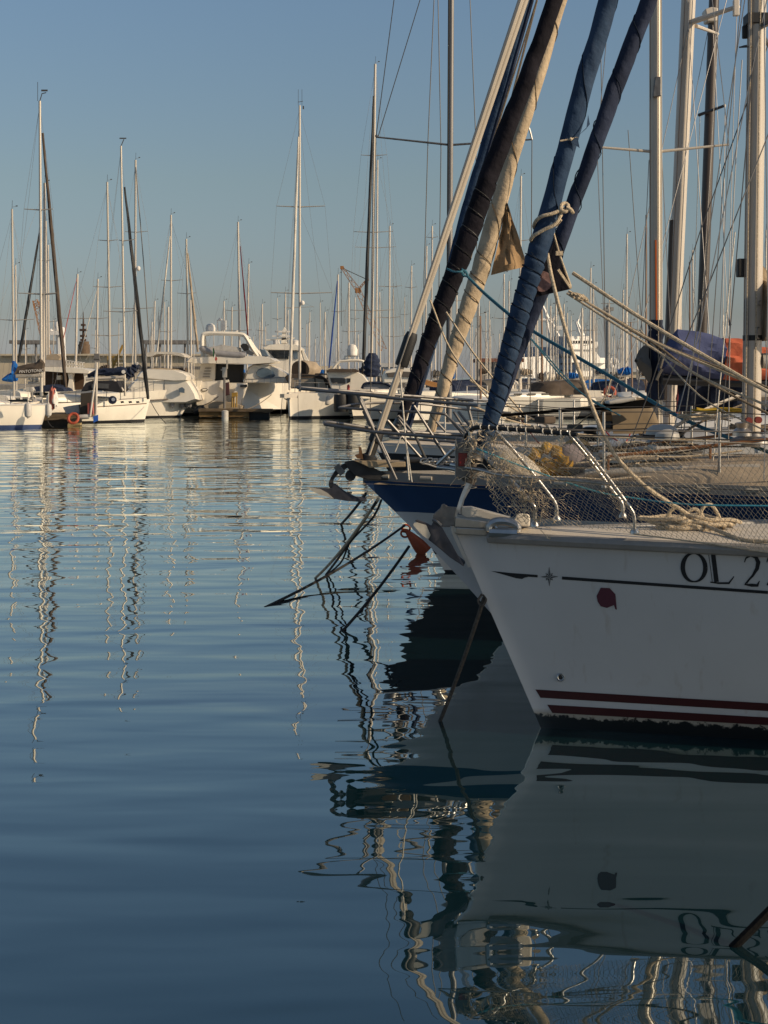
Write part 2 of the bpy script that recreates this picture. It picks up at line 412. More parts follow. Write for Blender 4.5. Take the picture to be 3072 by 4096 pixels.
def seam(mb, a, b, rads, turns, r=.004, t0=0., t1=1., seed=1, lump=.05, n=12, off=1.05):  # dark tube stands in for the shade where the rolled cloth overlaps
    "dark shade line on the overlapping edge of the cloth winding round a rolled sail"
    rnd = random.Random(seed); ph = [rnd.random()*6 for _ in range(6)]
    a = Vector(a); b = Vector(b); ax = (b-a).normalized(); nx = ax.orthogonal().normalized(); ny = ax.cross(nx); pts = []
    k = max(8, int(turns*(t1-t0)*n))
    for i in range(k+1):
        t = lerp(t0, t1, i/k)
        for (q0, r0), (q1, r1) in zip(rads, rads[1:]):
            if q0 <= t <= q1: rr = lerp(r0, r1, (t-q0)/(q1-q0)); break
        an = -2*PI*t*turns+.25*math.sin(t*61+ph[1])+.2*math.sin(t*113)
        c = a.lerp(b, t)+(nx*math.sin(t*23+ph[0])+ny*math.sin(t*31+ph[1]))*rr*lump*1.4
        pts.append(c+(nx*math.cos(an)+ny*math.sin(an))*rr*off)
    return mb.tube(pts, r, 4)

def net(mb, corner, nu, nv, r=.0024, jit=.006, seed=3, drop=0., ww=.0):
    "knotted diamond mesh between corner(a,b) for a,b in 0..1"
    rnd = random.Random(seed)
    g = {}
    for i in range(nu+1):
        for j in range(nv+1):
            p = corner(i/nu, j/nv)
            g[i, j] = p+Vector((rnd.uniform(-1, 1), rnd.uniform(-1, 1)*1.5, rnd.uniform(-1, 1)))*jit
    for s in (1, -1):
        for st in range(-nv, nu+nv+1):
            run = []
            for j in range(nv+1):
                i = st+s*j
                if (i+j) % 2 == 0 and 0 <= i <= nu: run.append(g[i, j])
                elif 0 <= i <= nu: run.append(g[i, j])
                else:
                    if len(run) > 1: mb.tube(run, r, 3, cap=False)
                    run = []
            if st % 2 == 0 and len(run) > 1: mb.tube(run, r, 3, cap=False)
    return mb

def tangle(mb, c, rad, k, r=.0024, seed=1):
    rnd = random.Random(seed); c = Vector(c)
    for _ in range(k):
        p = c+Vector((rnd.gauss(0, rad[0]), rnd.gauss(0, rad[1]), rnd.gauss(0, rad[2])))
        pts = [p]
        for _ in range(4):
            p = p+Vector((rnd.gauss(0, .03), rnd.gauss(0, .02), rnd.gauss(0, .03))); pts.append(p)
        mb.tube(smooth_path(pts, 3), r, 3, cap=False)
    return mb

def lash(mb, pts, step, r, rr, n=10):
    "turns of line round a rail"
    pts = [Vector(p) for p in pts]
    for a, b in zip(pts, pts[1:]):
        L = (b-a).length; ax = (b-a).normalized(); nx = ax.orthogonal().normalized(); ny = ax.cross(nx)
        for i in range(max(1, int(L/step))):
            c = a+ax*(step*(i+.5))
            q = [c+ax*(.035*(j/n-.5))+(nx*math.cos(2*PI*j/n)+ny*math.sin(2*PI*j/n))*r for j in range(n+1)]
            mb.tube(q, rr, 5)
    return mb

# ================================================================== the white boat in front
zf = lambda x, y: (400+x/4.508, y/4.508)
za = ZM(1550, 1980, 3.318); zb = ZM(1750, 1650, 3.318); z7 = ZM(1700, 1600, 1.2092); z5 = ZM(1950, 1100, 1.4786)
def A(z, x, y, Y): u, v = z(x, y); return P(u, v, Y)
YF = 10.52
stemF = P(456, 532, YF); stemF.z = 1.34
F = empty('sailing_boat', (stemF.x, stemF.y, 0), PI, 'nearest sailing boat, white, with OL 22 on its bow and maroon waterline stripes', 'sailing boat')
MF = W[F.name].copy()
HF = Hull(12.0, 2.0, (1.34, 1.30, 1.28), .58, .5, 1.75, 1.6, .86, .58, .75, .035, .45)

def fouled_gelcoat():
    m = bpy.data.materials.new('fouled_white_gelcoat'); m.use_nodes = True
    n = m.node_tree.nodes; l = m.node_tree.links; b = n['Principled BSDF']; b.inputs['Roughness'].default_value = .3; b.inputs['Coat Weight'].default_value = .35; b.inputs['Coat Roughness'].default_value = .12
    tc = n.new('ShaderNodeTexCoord'); sp = n.new('ShaderNodeSeparateXYZ'); l.new(tc.outputs['Object'], sp.inputs[0])
    n1 = n.new('ShaderNodeTexNoise'); n1.inputs['Scale'].default_value = 14; n1.inputs['Detail'].default_value = 8; n1.inputs['Roughness'].default_value = .75; l.new(tc.outputs['Object'], n1.inputs['Vector'])
    a = n.new('ShaderNodeMath'); a.operation = 'MULTIPLY_ADD'; a.inputs[1].default_value = .17; a.inputs[2].default_value = -.085+.088; l.new(n1.outputs['Fac'], a.inputs[0])
    d = n.new('ShaderNodeMath'); d.operation = 'SUBTRACT'; l.new(sp.outputs['Z'], d.inputs[0]); l.new(a.outputs[0], d.inputs[1])
    r = n.new('ShaderNodeMapRange'); r.inputs[1].default_value = -.004; r.inputs[2].default_value = .005; l.new(d.outputs[0], r.inputs['Value'])
    n2 = n.new('ShaderNodeTexNoise'); n2.inputs['Scale'].default_value = .9; n2.inputs['Detail'].default_value = 6; l.new(tc.outputs['Object'], n2.inputs['Vector'])
    cr = n.new('ShaderNodeValToRGB'); cr.color_ramp.elements[0].position = .3; cr.color_ramp.elements[1].position = .7
    cr.color_ramp.elements[0].color = (.47, .46, .445, 1); cr.color_ramp.elements[1].color = (.55, .54, .525, 1); l.new(n2.outputs['Fac'], cr.inputs['Fac'])
    # yellowed band just above the weed and thin vertical rust runs
    y = n.new('ShaderNodeMapRange'); y.inputs[1].default_value = .106; y.inputs[2].default_value = .14; y.inputs[3].default_value = .75; y.inputs[4].default_value = 0.; l.new(sp.outputs['Z'], y.inputs['Value'])
    m1 = n.new('ShaderNodeMix'); m1.data_type = 'RGBA'; m1.inputs[7].default_value = (.33, .27, .18, 1); l.new(y.outputs[0], m1.inputs[0]); l.new(cr.outputs[0], m1.inputs[6])
    mp = n.new('ShaderNodeMapping'); mp.inputs['Scale'].default_value = (16, 16, .6); l.new(tc.outputs['Object'], mp.inputs['Vector'])
    n3 = n.new('ShaderNodeTexNoise'); n3.inputs['Scale'].default_value = 1.; n3.inputs['Detail'].default_value = 4; l.new(mp.outputs[0], n3.inputs['Vector'])
    r3 = n.new('ShaderNodeMapRange'); r3.inputs[1].default_value = .62; r3.inputs[2].default_value = .85; r3.inputs[3].default_value = 0; r3.inputs[4].default_value = .5; l.new(n3.outputs['Fac'], r3.inputs['Value'])
    m3 = n.new('ShaderNodeMix'); m3.data_type = 'RGBA'; m3.inputs[7].default_value = (.30, .22, .14, 1); l.new(r3.outputs[0], m3.inputs[0]); l.new(m1.outputs[2], m3.inputs[6])
    m2 = n.new('ShaderNodeMix'); m2.data_type = 'RGBA'; m2.inputs[6].default_value = (.010, .011, .009, 1); l.new(r.outputs[0], m2.inputs[0]); l.new(m3.outputs[2], m2.inputs[7])
    l.new(m2.outputs[2], b.inputs['Base Color'])
    return m
hullF = weld(HF.mesh(MF, [(1.0, 0), (1.5, 0)], 60).build('hull', fouled_gelcoat(), F))
weld(HF.deck(MF, .015, .05).build('deck', deckm, F))

def onF(u, v, off=.003):
    "point of the near side of the front hull that shows at (u, v)"
    Y = 10.1
    for _ in range(25):
        p = P(u, v, Y); lx = -(p.x-stemF.x)
        q = MF @ HF.at(min(lx, -.001), max(p.z, .02), 1, off)
        Y = .5*Y+.5*q.y
    return P(u, v, Y)
def decal(mb, uvs): return mb.add([onF(u, v) for u, v in uvs], [tuple(range(len(uvs)))])
def ribbon(mb, uvw, sub=3, off=.003):
    "painted stroke along points (u, v, half width across v or normal)"
    L, R_ = [], []
    for i, (u, v, hw) in enumerate(uvw):
        a = uvw[max(i-1, 0)]; b = uvw[min(i+1, len(uvw)-1)]
        tx, ty = b[0]-a[0], b[1]-a[1]; q = math.hypot(tx, ty) or 1
        nx_, ny_ = -ty/q, tx/q
        L.append(onF(u+nx_*hw, v+ny_*hw, off)); R_.append(onF(u-nx_*hw, v-ny_*hw, off))
    k = len(L)
    return mb.add(L+R_, [(i, i+1, k+i+1, k+i) for i in range(k-1)])
def stripF(name, pts, m, hw, x_end=1100):
    mb = MB(); (u0, v0), (u1, v1) = pts
    uv = [(lerp(u0, u1, i/24), lerp(v0, v1, i/24)+(-1.1*math.sin(PI*i/24)), hw) for i in range(25)]
    return ribbon(mb, uv).build(name, m, hullF)
# stripes at constant height along the whole side
for z0, z1, xs in ((.268, .212, .54), (.166, .110, .62)):
    ts = 0.0
    mb = MB(MF); rr = []
    for i in range(60):
        x = -(xs+ (i/59)**1.3*10.6)
        rr.append([HF.at(x-.0, z0, 1, .003), HF.at(x-.035, z1, 1, .003)])
    mb.loft(rr, closed=False); mb.build('waterline_stripe', redst, hullF)
# long dark pinstripe, arrow head, compass rose
mb = MB(); ribbon(mb, [(562+i*206/16, 578+i*(592.5-578)/16-.35*math.sin(PI*i/16)*0, 1.5) for i in range(17)])
mb.build('pinstripe', blackp, hullF)
mb = MB(); decal(mb, [z7(318, 827), z7(430, 838), z7(470, 866), z7(440, 862)]); decal(mb, [z7(430, 838), z7(545, 846), z7(545, 858), z7(500, 855), z7(480, 860), z7(470, 866)])
mb.build('arrow_stripe', blackp, hullF)
cx, cy = z7(601, 855)
mb = MB(); ml = MB()
for k in range(8):
    an = k*PI/4; Lr = (8.6, 9.6)[k % 4 == 0 and 1 or 0] if k % 2 == 0 else 5.0
    tip = (cx+math.sin(an)*Lr*(1 if k % 4 else 1.), cy-math.cos(an)*Lr)
    for sgn, tgt in ((1, mb), (-1, ml)):
        b2 = an+sgn*PI/8; w2 = 2.7
        decal(tgt, [(cx, cy), (cx+math.sin(b2)*w2, cy-math.cos(b2)*w2), tip])
        if sgn < 0:
            e = (cx+math.sin(b2)*w2, cy-math.cos(b2)*w2)
            ribbon(mb, [(e[0], e[1], .22), (tip[0], tip[1], .15)], off=.0045)
mb.build('compass_rose', blackp, hullF)
# lettering OL 22, shadowed roman capitals
def ell(c, a, b, wa, wb, k=40, tilt=0.):
    out = []
    for i in range(k+1):
        t = 2*PI*i/k; ct, st = math.cos(t), math.sin(t)
        out.append((c[0]+a*ct+tilt*st, c[1]+b*st+.035*a*ct, wb+(wa-wb)*abs(ct)**1.5))
    return out
mb = MB()
oc = z7(1300, 810)
ribbon(mb, ell((oc[0]+.3, oc[1]), 11.3, 14.2, 2.3, .7)); ribbon(mb, ell((oc[0]-1.4, oc[1]+.1), 11.4, 14.6, .35, .25), off=.0042)
def stroke(pts): ribbon(mb, [(*z7(x, y), w_) for x, y, w_ in pts])
stroke([(1393, 742, 2.2), (1410, 880, 2.3)]); stroke([(1362, 745, .6), (1425, 741, .6)]); stroke([(1380, 881, .6), (1420, 886, .9), (1470, 886, 1.1), (1490, 860, .5), (1494, 852, .3)])
stroke([(1372, 748, .3), (1390, 880, .3)])
for dx in (0, 108):
    stroke([(1545+dx, 785, .5), (1552+dx, 765, .8), (1575+dx, 752, 1.1), (1600+dx, 760, 1.9), (1612+dx, 785, 2.2), (1606+dx, 815, 1.9), (1585+dx, 850, 1.2), (1548+dx, 890, .6)])
    stroke([(1545+dx, 893, .5), (1580+dx, 896, 1.6), (1608+dx, 897, 1.5), (1618+dx, 875, .4)])
    stroke([(1556+dx, 890, .25), (1600+dx, 830, .25)])
for dx in (226, 330):
    stroke([(1545+dx, 790, .5), (1575+dx, 758, 1.1), (1612+dx, 788, 2.2), (1548+dx, 892, .6), (1610+dx, 899, 1.5)])
tag(mb.build('registration_lettering', blackp, hullF), 'black shadowed roman letters OL 22')
mb = MB(); decal(mb, [z7(x, y) for x, y in ((850, 908), (893, 910), (921, 940), (925, 985), (928, 1014), (920, 1012), (914, 992), (880, 1006), (850, 998), (835, 975), (830, 948))])
mb.build('hull_patch', pink, hullF)
# skin fitting with its ring
pc = onF(*ZM(2100, 2600, 1.7068)(243, 185), .0)
mb = MB(); mb.lathe([(.026, 0), (.028, .012), (.022, .018), (.016, .014), (.015, .0)], pc+Vector((0, .004, 0)), Matrix.Rotation(PI/2, 3, 'X'), 16); f = mb.build('skin_fitting', chrome, hullF, True)
mb = MB(); mb.lathe([(.0145, 0), (.0145, .008)], pc+Vector((0, .004, 0)), Matrix.Rotation(PI/2, 3, 'X'), 12); mb.build('drain_hole', black, f)
# rub rail
HF.rail(MF, .044, .018, 1, -.022, 1, .016, sq=.9, pw=1.2).build('rub_rail', mat('rub_rail_grey', (.24, .225, .205), .45, var=.12, scale=6, dirt=.2), F, True)
HF.rail(MF, .05, .018, 1, -.03, -1, .012, sq=.9, pw=1.2).build('rub_rail', MATS['rub_rail_grey'], F, True)
# stem plate, bow roller, anchor cheek
yo = YF-.09
mb = MB()
mb.tube(smooth_path([A(za, 1090, 955, YF-.05), A(za, 985, 740, YF-.05), A(za, 885, 520, YF-.05), A(za, 872, 440, YF-.05), A(za, 905, 255, YF-.05), A(za, 945, 165, YF-.05), A(za, 1000, 0, YF-.04), A(zb, 410, 930, YF-.03)], 5), .016, 4)
mb.tube([A(za, 960, 250, YF-.02), A(za, 1000, 60, YF-.02), A(zb, 460, 930, YF-.02)], .014, 4)
mb.build('stem_plate', chrome, F)
mb = MB()
mb.prism([A(za, x, y, YF-.075) for x, y in ((600, 410), (605, 260), (640, 225), (700, 175), (720, 125), (750, 115), (800, 150), (920, 160), (900, 260), (885, 330), (890, 412))], (0, .012, 0))
mb.prism([A(za, x, y, YF+.075) for x, y in ((600, 410), (605, 260), (640, 225), (700, 175), (720, 125), (750, 115), (800, 150), (920, 160), (900, 260), (885, 330), (890, 412))], (0, .012, 0))
mb.box(A(za, 745, 400, YF), (.3*.28, .15, .012))
mb.lathe([(.028, -.07), (.018, 0), (.028, .07)], A(za, 785, 340, YF), Matrix.Rotation(PI/2, 3, 'X'), 14)
mb.build('bow_roller', dsteel, F, bevel=.004)
mb = MB()
mb.prism([A(za, x, y, YF-.10) for x, y in ((905, 430), (1330, 452), (1330, 546), (905, 522))], (0, .2, 0))
mb.prism([A(za, x, y, YF-.085) for x, y in ((900, 290), (1350, 360), (1335, 450), (890, 428))], (0, .02, 0))
mb.build('stem_head_box', mat('stem_steel', (.42, .39, .34), .3, .9, var=.2, scale=8), F, bevel=.006)
mb = MB()
arm = ((985, 165), (1120, 162), (1180, 195), (1640, 300), (1645, 375), (1400, 330), (1195, 292), (1050, 300), (985, 262))
mb.prism([A(za, x, y, YF-.06) for x, y in arm], (0, .014, 0)); mb.prism([A(za, x, y, YF+.06) for x, y in arm], (0, .014, 0))
mb.prism([A(za, x, y, YF-.05) for x, y in ((985, 165), (1120, 162), (1640, 300), (1640, 312), (1115, 180), (985, 180))], (0, .1, 0))
mb.build('anchor_launcher', mat('cast_aluminium', (.55, .5, .42), .45, .6, var=.15, scale=10), F, bevel=.004)
# bow fairlead in the rail, deck cleat and hatch cover
mb = MB(); pts = [A(zb, x, y, 10.36) for x, y in ((680, 1570), (690, 1500), (770, 1450), (900, 1445), (1000, 1475), (1060, 1520), (1060, 1580))]
mb.tube(smooth_path(pts, 5), .028, 8); mb.tube([A(zb, 760, 1500, 10.36), A(zb, 800, 1545, 10.35), A(zb, 1000, 1560, 10.33)], .012, 8)
mb.tube([A(zb, 690, 1590, 10.36), A(zb, 1060, 1605, 10.33)], .035, 8)
mb.build('bow_fairlead', chrome, F, True)
mb = MB(); pv = A(zb, 1110, 1515, 10.5)
mb.loft([[A(zb, x, y, Yq) for x, y in ((985, 1450), (1055, 1345), (1130, 1338), (1215, 1350), (1230, 1400), (1225, 1515), (1020, 1510))] for Yq in (10.42, 10.47, 10.62, 10.66)])
mb.build('windlass_cover', canv_off, F, True, bevel=.01)
mb = MB(); c = P(686, 531, 10.55); c.z = 1.325
for s in (-1, 1): mb.tube([c+Vector((s*.05, 0, 0)), c+Vector((s*.05, 0, .045))], .013, 8)
mb.tube([c+Vector((-.14, 0, .05)), c+Vector((-.05, 0, .045)), c+Vector((.05, 0, .045)), c+Vector((.14, 0, .05))], [.009, .014, .014, .009], 8)
mb.build('deck_cleat', chrome, F, True)
# coachroof
mb = MB(MF); rings = []
for i in range(16):
    t = i/15; x = -(2.05+t*5.2); wv = .95*min(1, (t*4+.02))**.45; hgt = (.06+.34*min(1, t*2.2)**.8)*min(1, (t*14+.02))**.5
    rings.append([Vector((x, wv*math.copysign(abs(math.cos(a))**.55, math.cos(a)), 1.26+hgt*abs(math.sin(a))**.6)) for a in [PI*j/14 for j in range(15)]])
mb.loft(rings, closed=False); mb.add(rings[-1], [tuple(range(15))]); mb.build('coachroof', deckm, F, True)
# hatch ring on the foredeck corner seen behind the rope
# pulpit
Yn, Yr = 10.42, 10.02
topn = smooth_path([A(zb, 350, 330, 10.50), A(zb, 420, 265, 10.47), A(zb, 470, 215, 10.44), A(zb, 560, 195, 10.42), P(505, 429, 10.3), P(540, 431.5, 10.17), P(577, 434.5, Yr)], 4)
topf = smooth_path([A(zb, 440, 250, 10.54), A(zb, 500, 205, 10.6), P(493, 427, 10.68), P(530, 428, 10.84), P(566, 430, 11.0)], 4)
mb = MB(); mb.tube(topn, .0145, 10); mb.tube(topf, .0145, 10)
pul = mb.build('pulpit_rail', black, F, True)
mb = MB(); lash(mb, [P(478, 427.5, 10.42), P(505, 429, 10.3), P(540, 431.5, 10.17), P(577, 434.5, Yr)], .066, .019, .0042)
mb.build('rail_lashing', ropew, pul, True); mb = MB()
lash(mb, [P(493, 427, 10.68), P(530, 428, 10.84), P(566, 430, 11.0)], .066, .019, .0042)
mb.build('rail_lashing', ropew, pul, True)
legs = [[A(zb, 430, 255, 10.46), A(zb, 455, 380, 10.45), A(zb, 640, 600, 10.40), A(zb, 860, 800, 10.36), A(zb, 960, 880, 10.34), A(zb, 1180, 1120, 10.30), A(zb, 1265, 1220, 10.28), A(zb, 1292, 1290, 10.28), A(zb, 1290, 1510, 10.28)],
        [P(574, 436, 10.04), P(590, 455, 10.03), P(612, 483, 10.0), P(628, 505, 9.98), P(634, 516, 9.98), P(634.5, 533, 9.98)],
        [P(493, 428, 10.66), P(515, 452, 10.75), P(546, 490, 10.83), P(556, 505, 10.85), P(557, 520, 10.85)],
        [P(566, 431, 11.0), P(590, 460, 11.05), P(612, 490, 11.07), P(622, 503, 11.07), P(623, 517, 11.07)]]
for L_ in legs:
    mb = MB(); mb.tube(smooth_path(L_, 4), .0125, 10); e = L_[-1]; mb.lathe([(.03, -.005), (.03, .01), (.018, .03)], e, None, 12); lg = mb.build('pulpit_leg', chrome, F, True)
    if L_[0].y < 10.5:
        mb = MB(); lash(mb, L_[1:-2], .055, .0165, .0032, 8); mb.build('leg_lashing', ropeb, lg, True)
mb = MB(); mb.tube(smooth_path([A(zb, 180, 690, 10.56), A(zb, 300, 715, 10.5), A(zb, 560, 760, 10.42), A(zb, 860, 830, 10.34), P(562, 479.6, 10.14), P(611, 484, 10.0)], 4), .0145, 10)
mb.tube([A(zb, 0, 690, 10.66), A(zb, 180, 520, 10.6), A(zb, 400, 330, 10.53)], .0125, 10); mb.tube([A(zb, 0, 725, 10.68), A(zb, 180, 745, 10.62), A(zb, 400, 790, 10.55)], .0145, 10)
mb.build('pulpit_mid_rail', chrome, F, True)
# navigation light on the pulpit
mb = MB(); mb.box(A(zb, 335, 620, 10.5), (.105, .07, .26)); nl = mb.build('bow_light', dsteel, F, bevel=.008)
mb = MB(); mb.box(A(zb, 335, 625, 10.462), (.06, .012, .09)); mb.build('red_lens', mat('red_lens', (.16, .01, .012), .2, var=.1), nl, bevel=.004)
# furling drum and forestay
d0 = A(zb, 390, 880, YF); d1 = A(zb, 455, 700, YF)
mb = MB(); R_ = (d1-d0).to_track_quat('Z', 'Y').to_matrix()
mb.lathe([(.02, -.08), (.055, -.06), (.06, -.05), (.03, -.04), (.03, .07), (.06, .08), (.05, .1), (.022, .12)], A(zb, 440, 760, YF), R_, 18)
mb.lathe([(.05, -.04), (.05, .06)], A(zb, 425, 855, YF), R_, 14)
mb.build('furling_drum', mat('weathered_drum', (.1, .085, .07), .5, .4, var=.3, scale=15), F, True)
fa, fb_ = P(482, 450, YF), P(608, 0, YF); top = fa+(fb_-fa)*2.15
mb = MB(); furl(mb, fa, top, [(0, .045), (.05, .056), (.14, .068), (.22, .074), (.28, .064), (.5, .064), (.8, .05), (1, .02)], 78, .20, 20, 900, 3, lump=.035, tc=.215, turns2=9)
fs = mb.build('furled_headsail', canv_blue, F, True)
mb = MB()   # stitched seams: small pale stitches along the leech, winding round the roll
mb2 = MB(); RF = [(0, .045), (.05, .056), (.14, .068), (.22, .074), (.28, .064), (.5, .064), (.8, .05), (1, .02)]; seam(mb2, fa, top, RF, 78, .0045, .0, .20, 3, .035); mb2.build('edge_shade', mat('dark_blue_edge_shade', (.008, .014, .026), .9), fs)
mb2 = MB(); seam(mb2, fa, top, RF, 9, .0045, .235, .62, 3, .035); mb2.build('edge_shade', MATS['dark_blue_edge_shade'], fs)
ax = (top-fa).normalized(); nx_ = Vector((ax.z, 0, -ax.x)).normalized(); ny_ = Vector((0, -1, 0))
for i in range(12):
    s0 = .02+i*.0165
    if .17 < s0 < .2: continue
    for j in range(9):
        an = -.55+j*.13; c = fa+(top-fa)*(s0-.0012*j)
        r_ = lerp(.058, .076, min(1, s0/.16))+.005
        c2 = c+(nx_*math.sin(an)+ny_*math.cos(an))*r_
        mb.box(c2, (.007, .002, .0025), Matrix.Rotation((-1)**j*.5, 3, 'Y'))
mb.build('seam_stitching', mat('pale_thread', (.085, .085, .07), .9, var=.2), fs)
ia, ib = P(493, 425, 10.85), P(648, 0, 10.85); itop = ia+(ib-ia)*1.75
mb = MB(); furl(mb, ia, itop, [(0, .03), (.14, .042), (.2, .052), (.3, .056), (.45, .058), (.57, .056), (1, .03)], 14, .22, 20, 420, 8, lump=.06)
ins = mb.build('furled_staysail', canv_navy, F, True)
mb = MB(); seam(mb, ia, itop, [(0, .03), (.14, .042), (.2, .052), (.3, .056), (.45, .058), (.57, .056), (1, .03)], 14, .004, .2, .62, 8, .06); mb.build('edge_shade', MATS['dark_blue_edge_shade'] if 'dark_blue_edge_shade' in MATS else black, ins)
# clew of the staysail with a round badge
def cloth(mb, outline, Y, sag_=.03, n=9, seed=1):
    "three-cornered cloth: fan of rows between edges"
    a, b, c = [Vector(q) for q in outline]; rnd = random.Random(seed)
    rows = []
    for i in range(n+1):
        l, r_ = a.lerp(b, i/n), a.lerp(c, i/n); rows.append([l.lerp(r_, j/n)+Vector((0, math.sin(j*1.9+i*.7+seed)*sag_*.35*(i/n)+rnd.uniform(-1, 1)*sag_*.25*(i/n), 0)) for j in range(n+1)])
    mb.loft(rows, closed=False); return mb
cl = [P(*zf(700, 1070), 10.78), P(*zf(582, 1345), 10.72), P(*zf(772, 1303), 10.7)]
mb = MB(); cloth(mb, cl, 0, .02, 9, 2); o = mb.build('sail_clew', canv_dark, ins, True)
mb = MB(); mb.lathe([(.072, 0), (.072, .004)], P(*zf(640, 1268), 10.66), Matrix.Rotation(PI/2, 3, 'X'), 24); mb.build('round_badge', mat('faded_badge', (.26, .16, .15), .8, var=.4, scale=40), o)
mb = MB(); mb.tube([P(*zf(688, 1035), 10.6), P(*zf(720, 1150), 10.62), P(*zf(770, 1290), 10.64)], .008, 6); mb.tube([P(*zf(712, 1215), 10.6), P(*zf(770, 1300), 10.62)], .012, 4)
mb.box(P(*zf(718, 1142), 10.6), (.05, .03, .03)); mb.build('clew_webbing', ropeb, ins)
# rope wound round the furled sail, with its knot
mb = MB(); cx0 = fa+(fb_-fa)*.48
def wrapF(vc, dv, r_, ph=0.):
    out = []
    for j in range(22):
        an = 2*PI*j/21+ph; s = (450-(vc-dv*math.sin(an)*1.0))/450
        c = fa+(fb_-fa)*s; out.append(c+(nx_*math.sin(an)+ny_*math.cos(an))*r_)
    return out
mb.tube(smooth_path([P(*zf(740, 940), 10.42), P(*zf(690, 962), 10.40), P(*zf(640, 975), 10.41), P(*zf(610, 1000), 10.46), P(*zf(610, 1030), 10.56), P(*zf(680, 1010), 10.64), P(*zf(735, 945), 10.56)], 6), .0125, 8)
mb.tube(smooth_path([P(*zf(728, 965), 10.42), P(*zf(700, 1010), 10.40), P(*zf(650, 1035), 10.41), P(*zf(600, 1065), 10.44), P(*zf(595, 1085), 10.5), P(*zf(660, 1060), 10.62), P(*zf(725, 990), 10.56)], 6), .0125, 8)
for k_ in range(7):
    a_ = k_*.9; mb.tube(smooth_path([P(*zf(742+18*math.cos(a_+q*1.3), 935+20*math.sin(a_+q*1.3)), 10.42-.02*math.sin(q+k_)) for q in range(5)], 4), .012, 7)
mb.tube(smooth_path([P(*zf(750, 935), 10.4), P(*zf(770, 945), 10.4), P(*zf(780, 960), 10.42)], 4), .013, 8)
mb.build('lashing_rope', ropeb, fs, True)
mb = MB(); mb.tube([P(*zf(722, 635), 10.43), P(*zf(770, 627), 10.43), P(*zf(800, 620), 10.46)], .006, 6); mb.ball(P(*zf(770, 627), 10.425), .012); mb.build('tie_line', ropeb, fs)
# loose flap where the roll is tied
mb = MB(); mb.add([P(*zf(848, 515), 10.5), P(*zf(856, 560), 10.46), P(*zf(800, 615), 10.44), P(*zf(810, 668), 10.46), P(*zf(770, 640), 10.43), P(*zf(840, 580), 10.43)], [(0, 1, 5), (1, 2, 4, 5), (2, 3, 4)]); mb.build('sail_flap', canv_blue, fs)
# sheets running aft from the clew
sheets = [[A(z5, 505, -12, 10.55), A(z5, 940, 275, 10.3), A(z5, 1400, 545, 10.05), A(z5, 1659, 690, 9.9), A(z5, 2300, 1010, 9.6)],
          [A(z5, 480, 95, 10.62), A(z5, 700, 228, 10.5), A(z5, 1000, 402, 10.3), A(z5, 1520, 628, 10.0), A(z5, 2200, 940, 9.7)],
          [A(z5, 470, 108, 10.62), A(z5, 800, 320, 10.4), A(z5, 1240, 590, 10.15), A(z5, 1659, 775, 9.9), A(z5, 2200, 1010, 9.7)],
          [A(z5, 500, 105, 10.62), A(z5, 840, 320, 10.5), A(z5, 1000, 415, 10.4), A(z5, 1250, 600, 10.3), A(z5, 1620, 800, 10.2), A(z5, 2200, 1080, 9.9)],
          [A(z5, 490, 100, 10.66), A(z5, 780, 275, 10.6), A(z5, 1050, 420, 10.5), A(z5, 1500, 600, 10.4), A(z5, 2200, 900, 10.2)]]
for i, s_ in enumerate(sheets):
    mb = MB(); mb.tube(smooth_path(s_, 5), .0135 if i == 0 else .0085, 8); mb.build('sheet_rope', (ropeb, ropeb, ropeb, ropeg, ropeg)[i], F, True)
mb = MB()
for k_ in range(10):
    a_ = k_*1.1; mb.tube(smooth_path([A(z5, 520+28*math.cos(a_+q)+k_*5, 120+16*math.sin(a_+q*1.4)+k_*2, 10.58-.02*math.sin(q*2+k_)) for q in range(5)], 3), .0085, 6)
mb.build('sheet_knot', ropeb, F, True)
# lifelines, stanchions on the near side, netting
def gw(x, z, off=-.06): q = MF @ HF.pt(max(0, -x/12.0), 0, 1, off); return Vector((q.x, q.y, z))
for lx in (-3.6, -5.6, -7.6, -9.6):
    for sd in (1, -1):
        q = MF @ HF.pt(-lx/12, 0, sd, -.07); mb = MB(); mb.tube([q, q+Vector((0, 0, .66))], .0125, 8); mb.lathe([(.028, 0), (.028, .02), (.016, .05)], q, None, 10); mb.build('stanchion', chrome, F, True)
for hz in (.33, .66):
    for sd in (1, -1):
        pts = [P(577, 435, Yr) if hz > .5 else P(611, 484, 10.0)] if sd == 1 else [P(566, 430, 11.0) if hz > .5 else P(612, 487, 11.07)]
        for lx in (-3.6, -5.6, -7.6, -9.6): q = MF @ HF.pt(-lx/12, 0, sd, -.07); pts.append(q+Vector((0, 0, hz-.01)))
        mb = MB(); mb.tube(pts, .0042, 6); mb.build('lifeline', wired, F)
def cornA(a, b):   # front panel of the net between the legs
    tl, tr, br, bl = P(476, 431, 10.40), P(577, 436, 10.02), P(634, 533, 9.97), P(536, 523, 10.26)
    mid_l, mid_r = P(500, 474, 10.34), P(611, 483, 9.99)
    l = tl.lerp(mid_l, b*2) if b < .5 else mid_l.lerp(bl, b*2-1); r_ = tr.lerp(mid_r, b*2) if b < .5 else mid_r.lerp(br, b*2-1)
    return l.lerp(r_, a)-Vector((0, .03*math.sin(PI*a)*math.sin(PI*b), 0))
mb = MB(); net(mb, cornA, 44, 36, .0014, .005, 5)
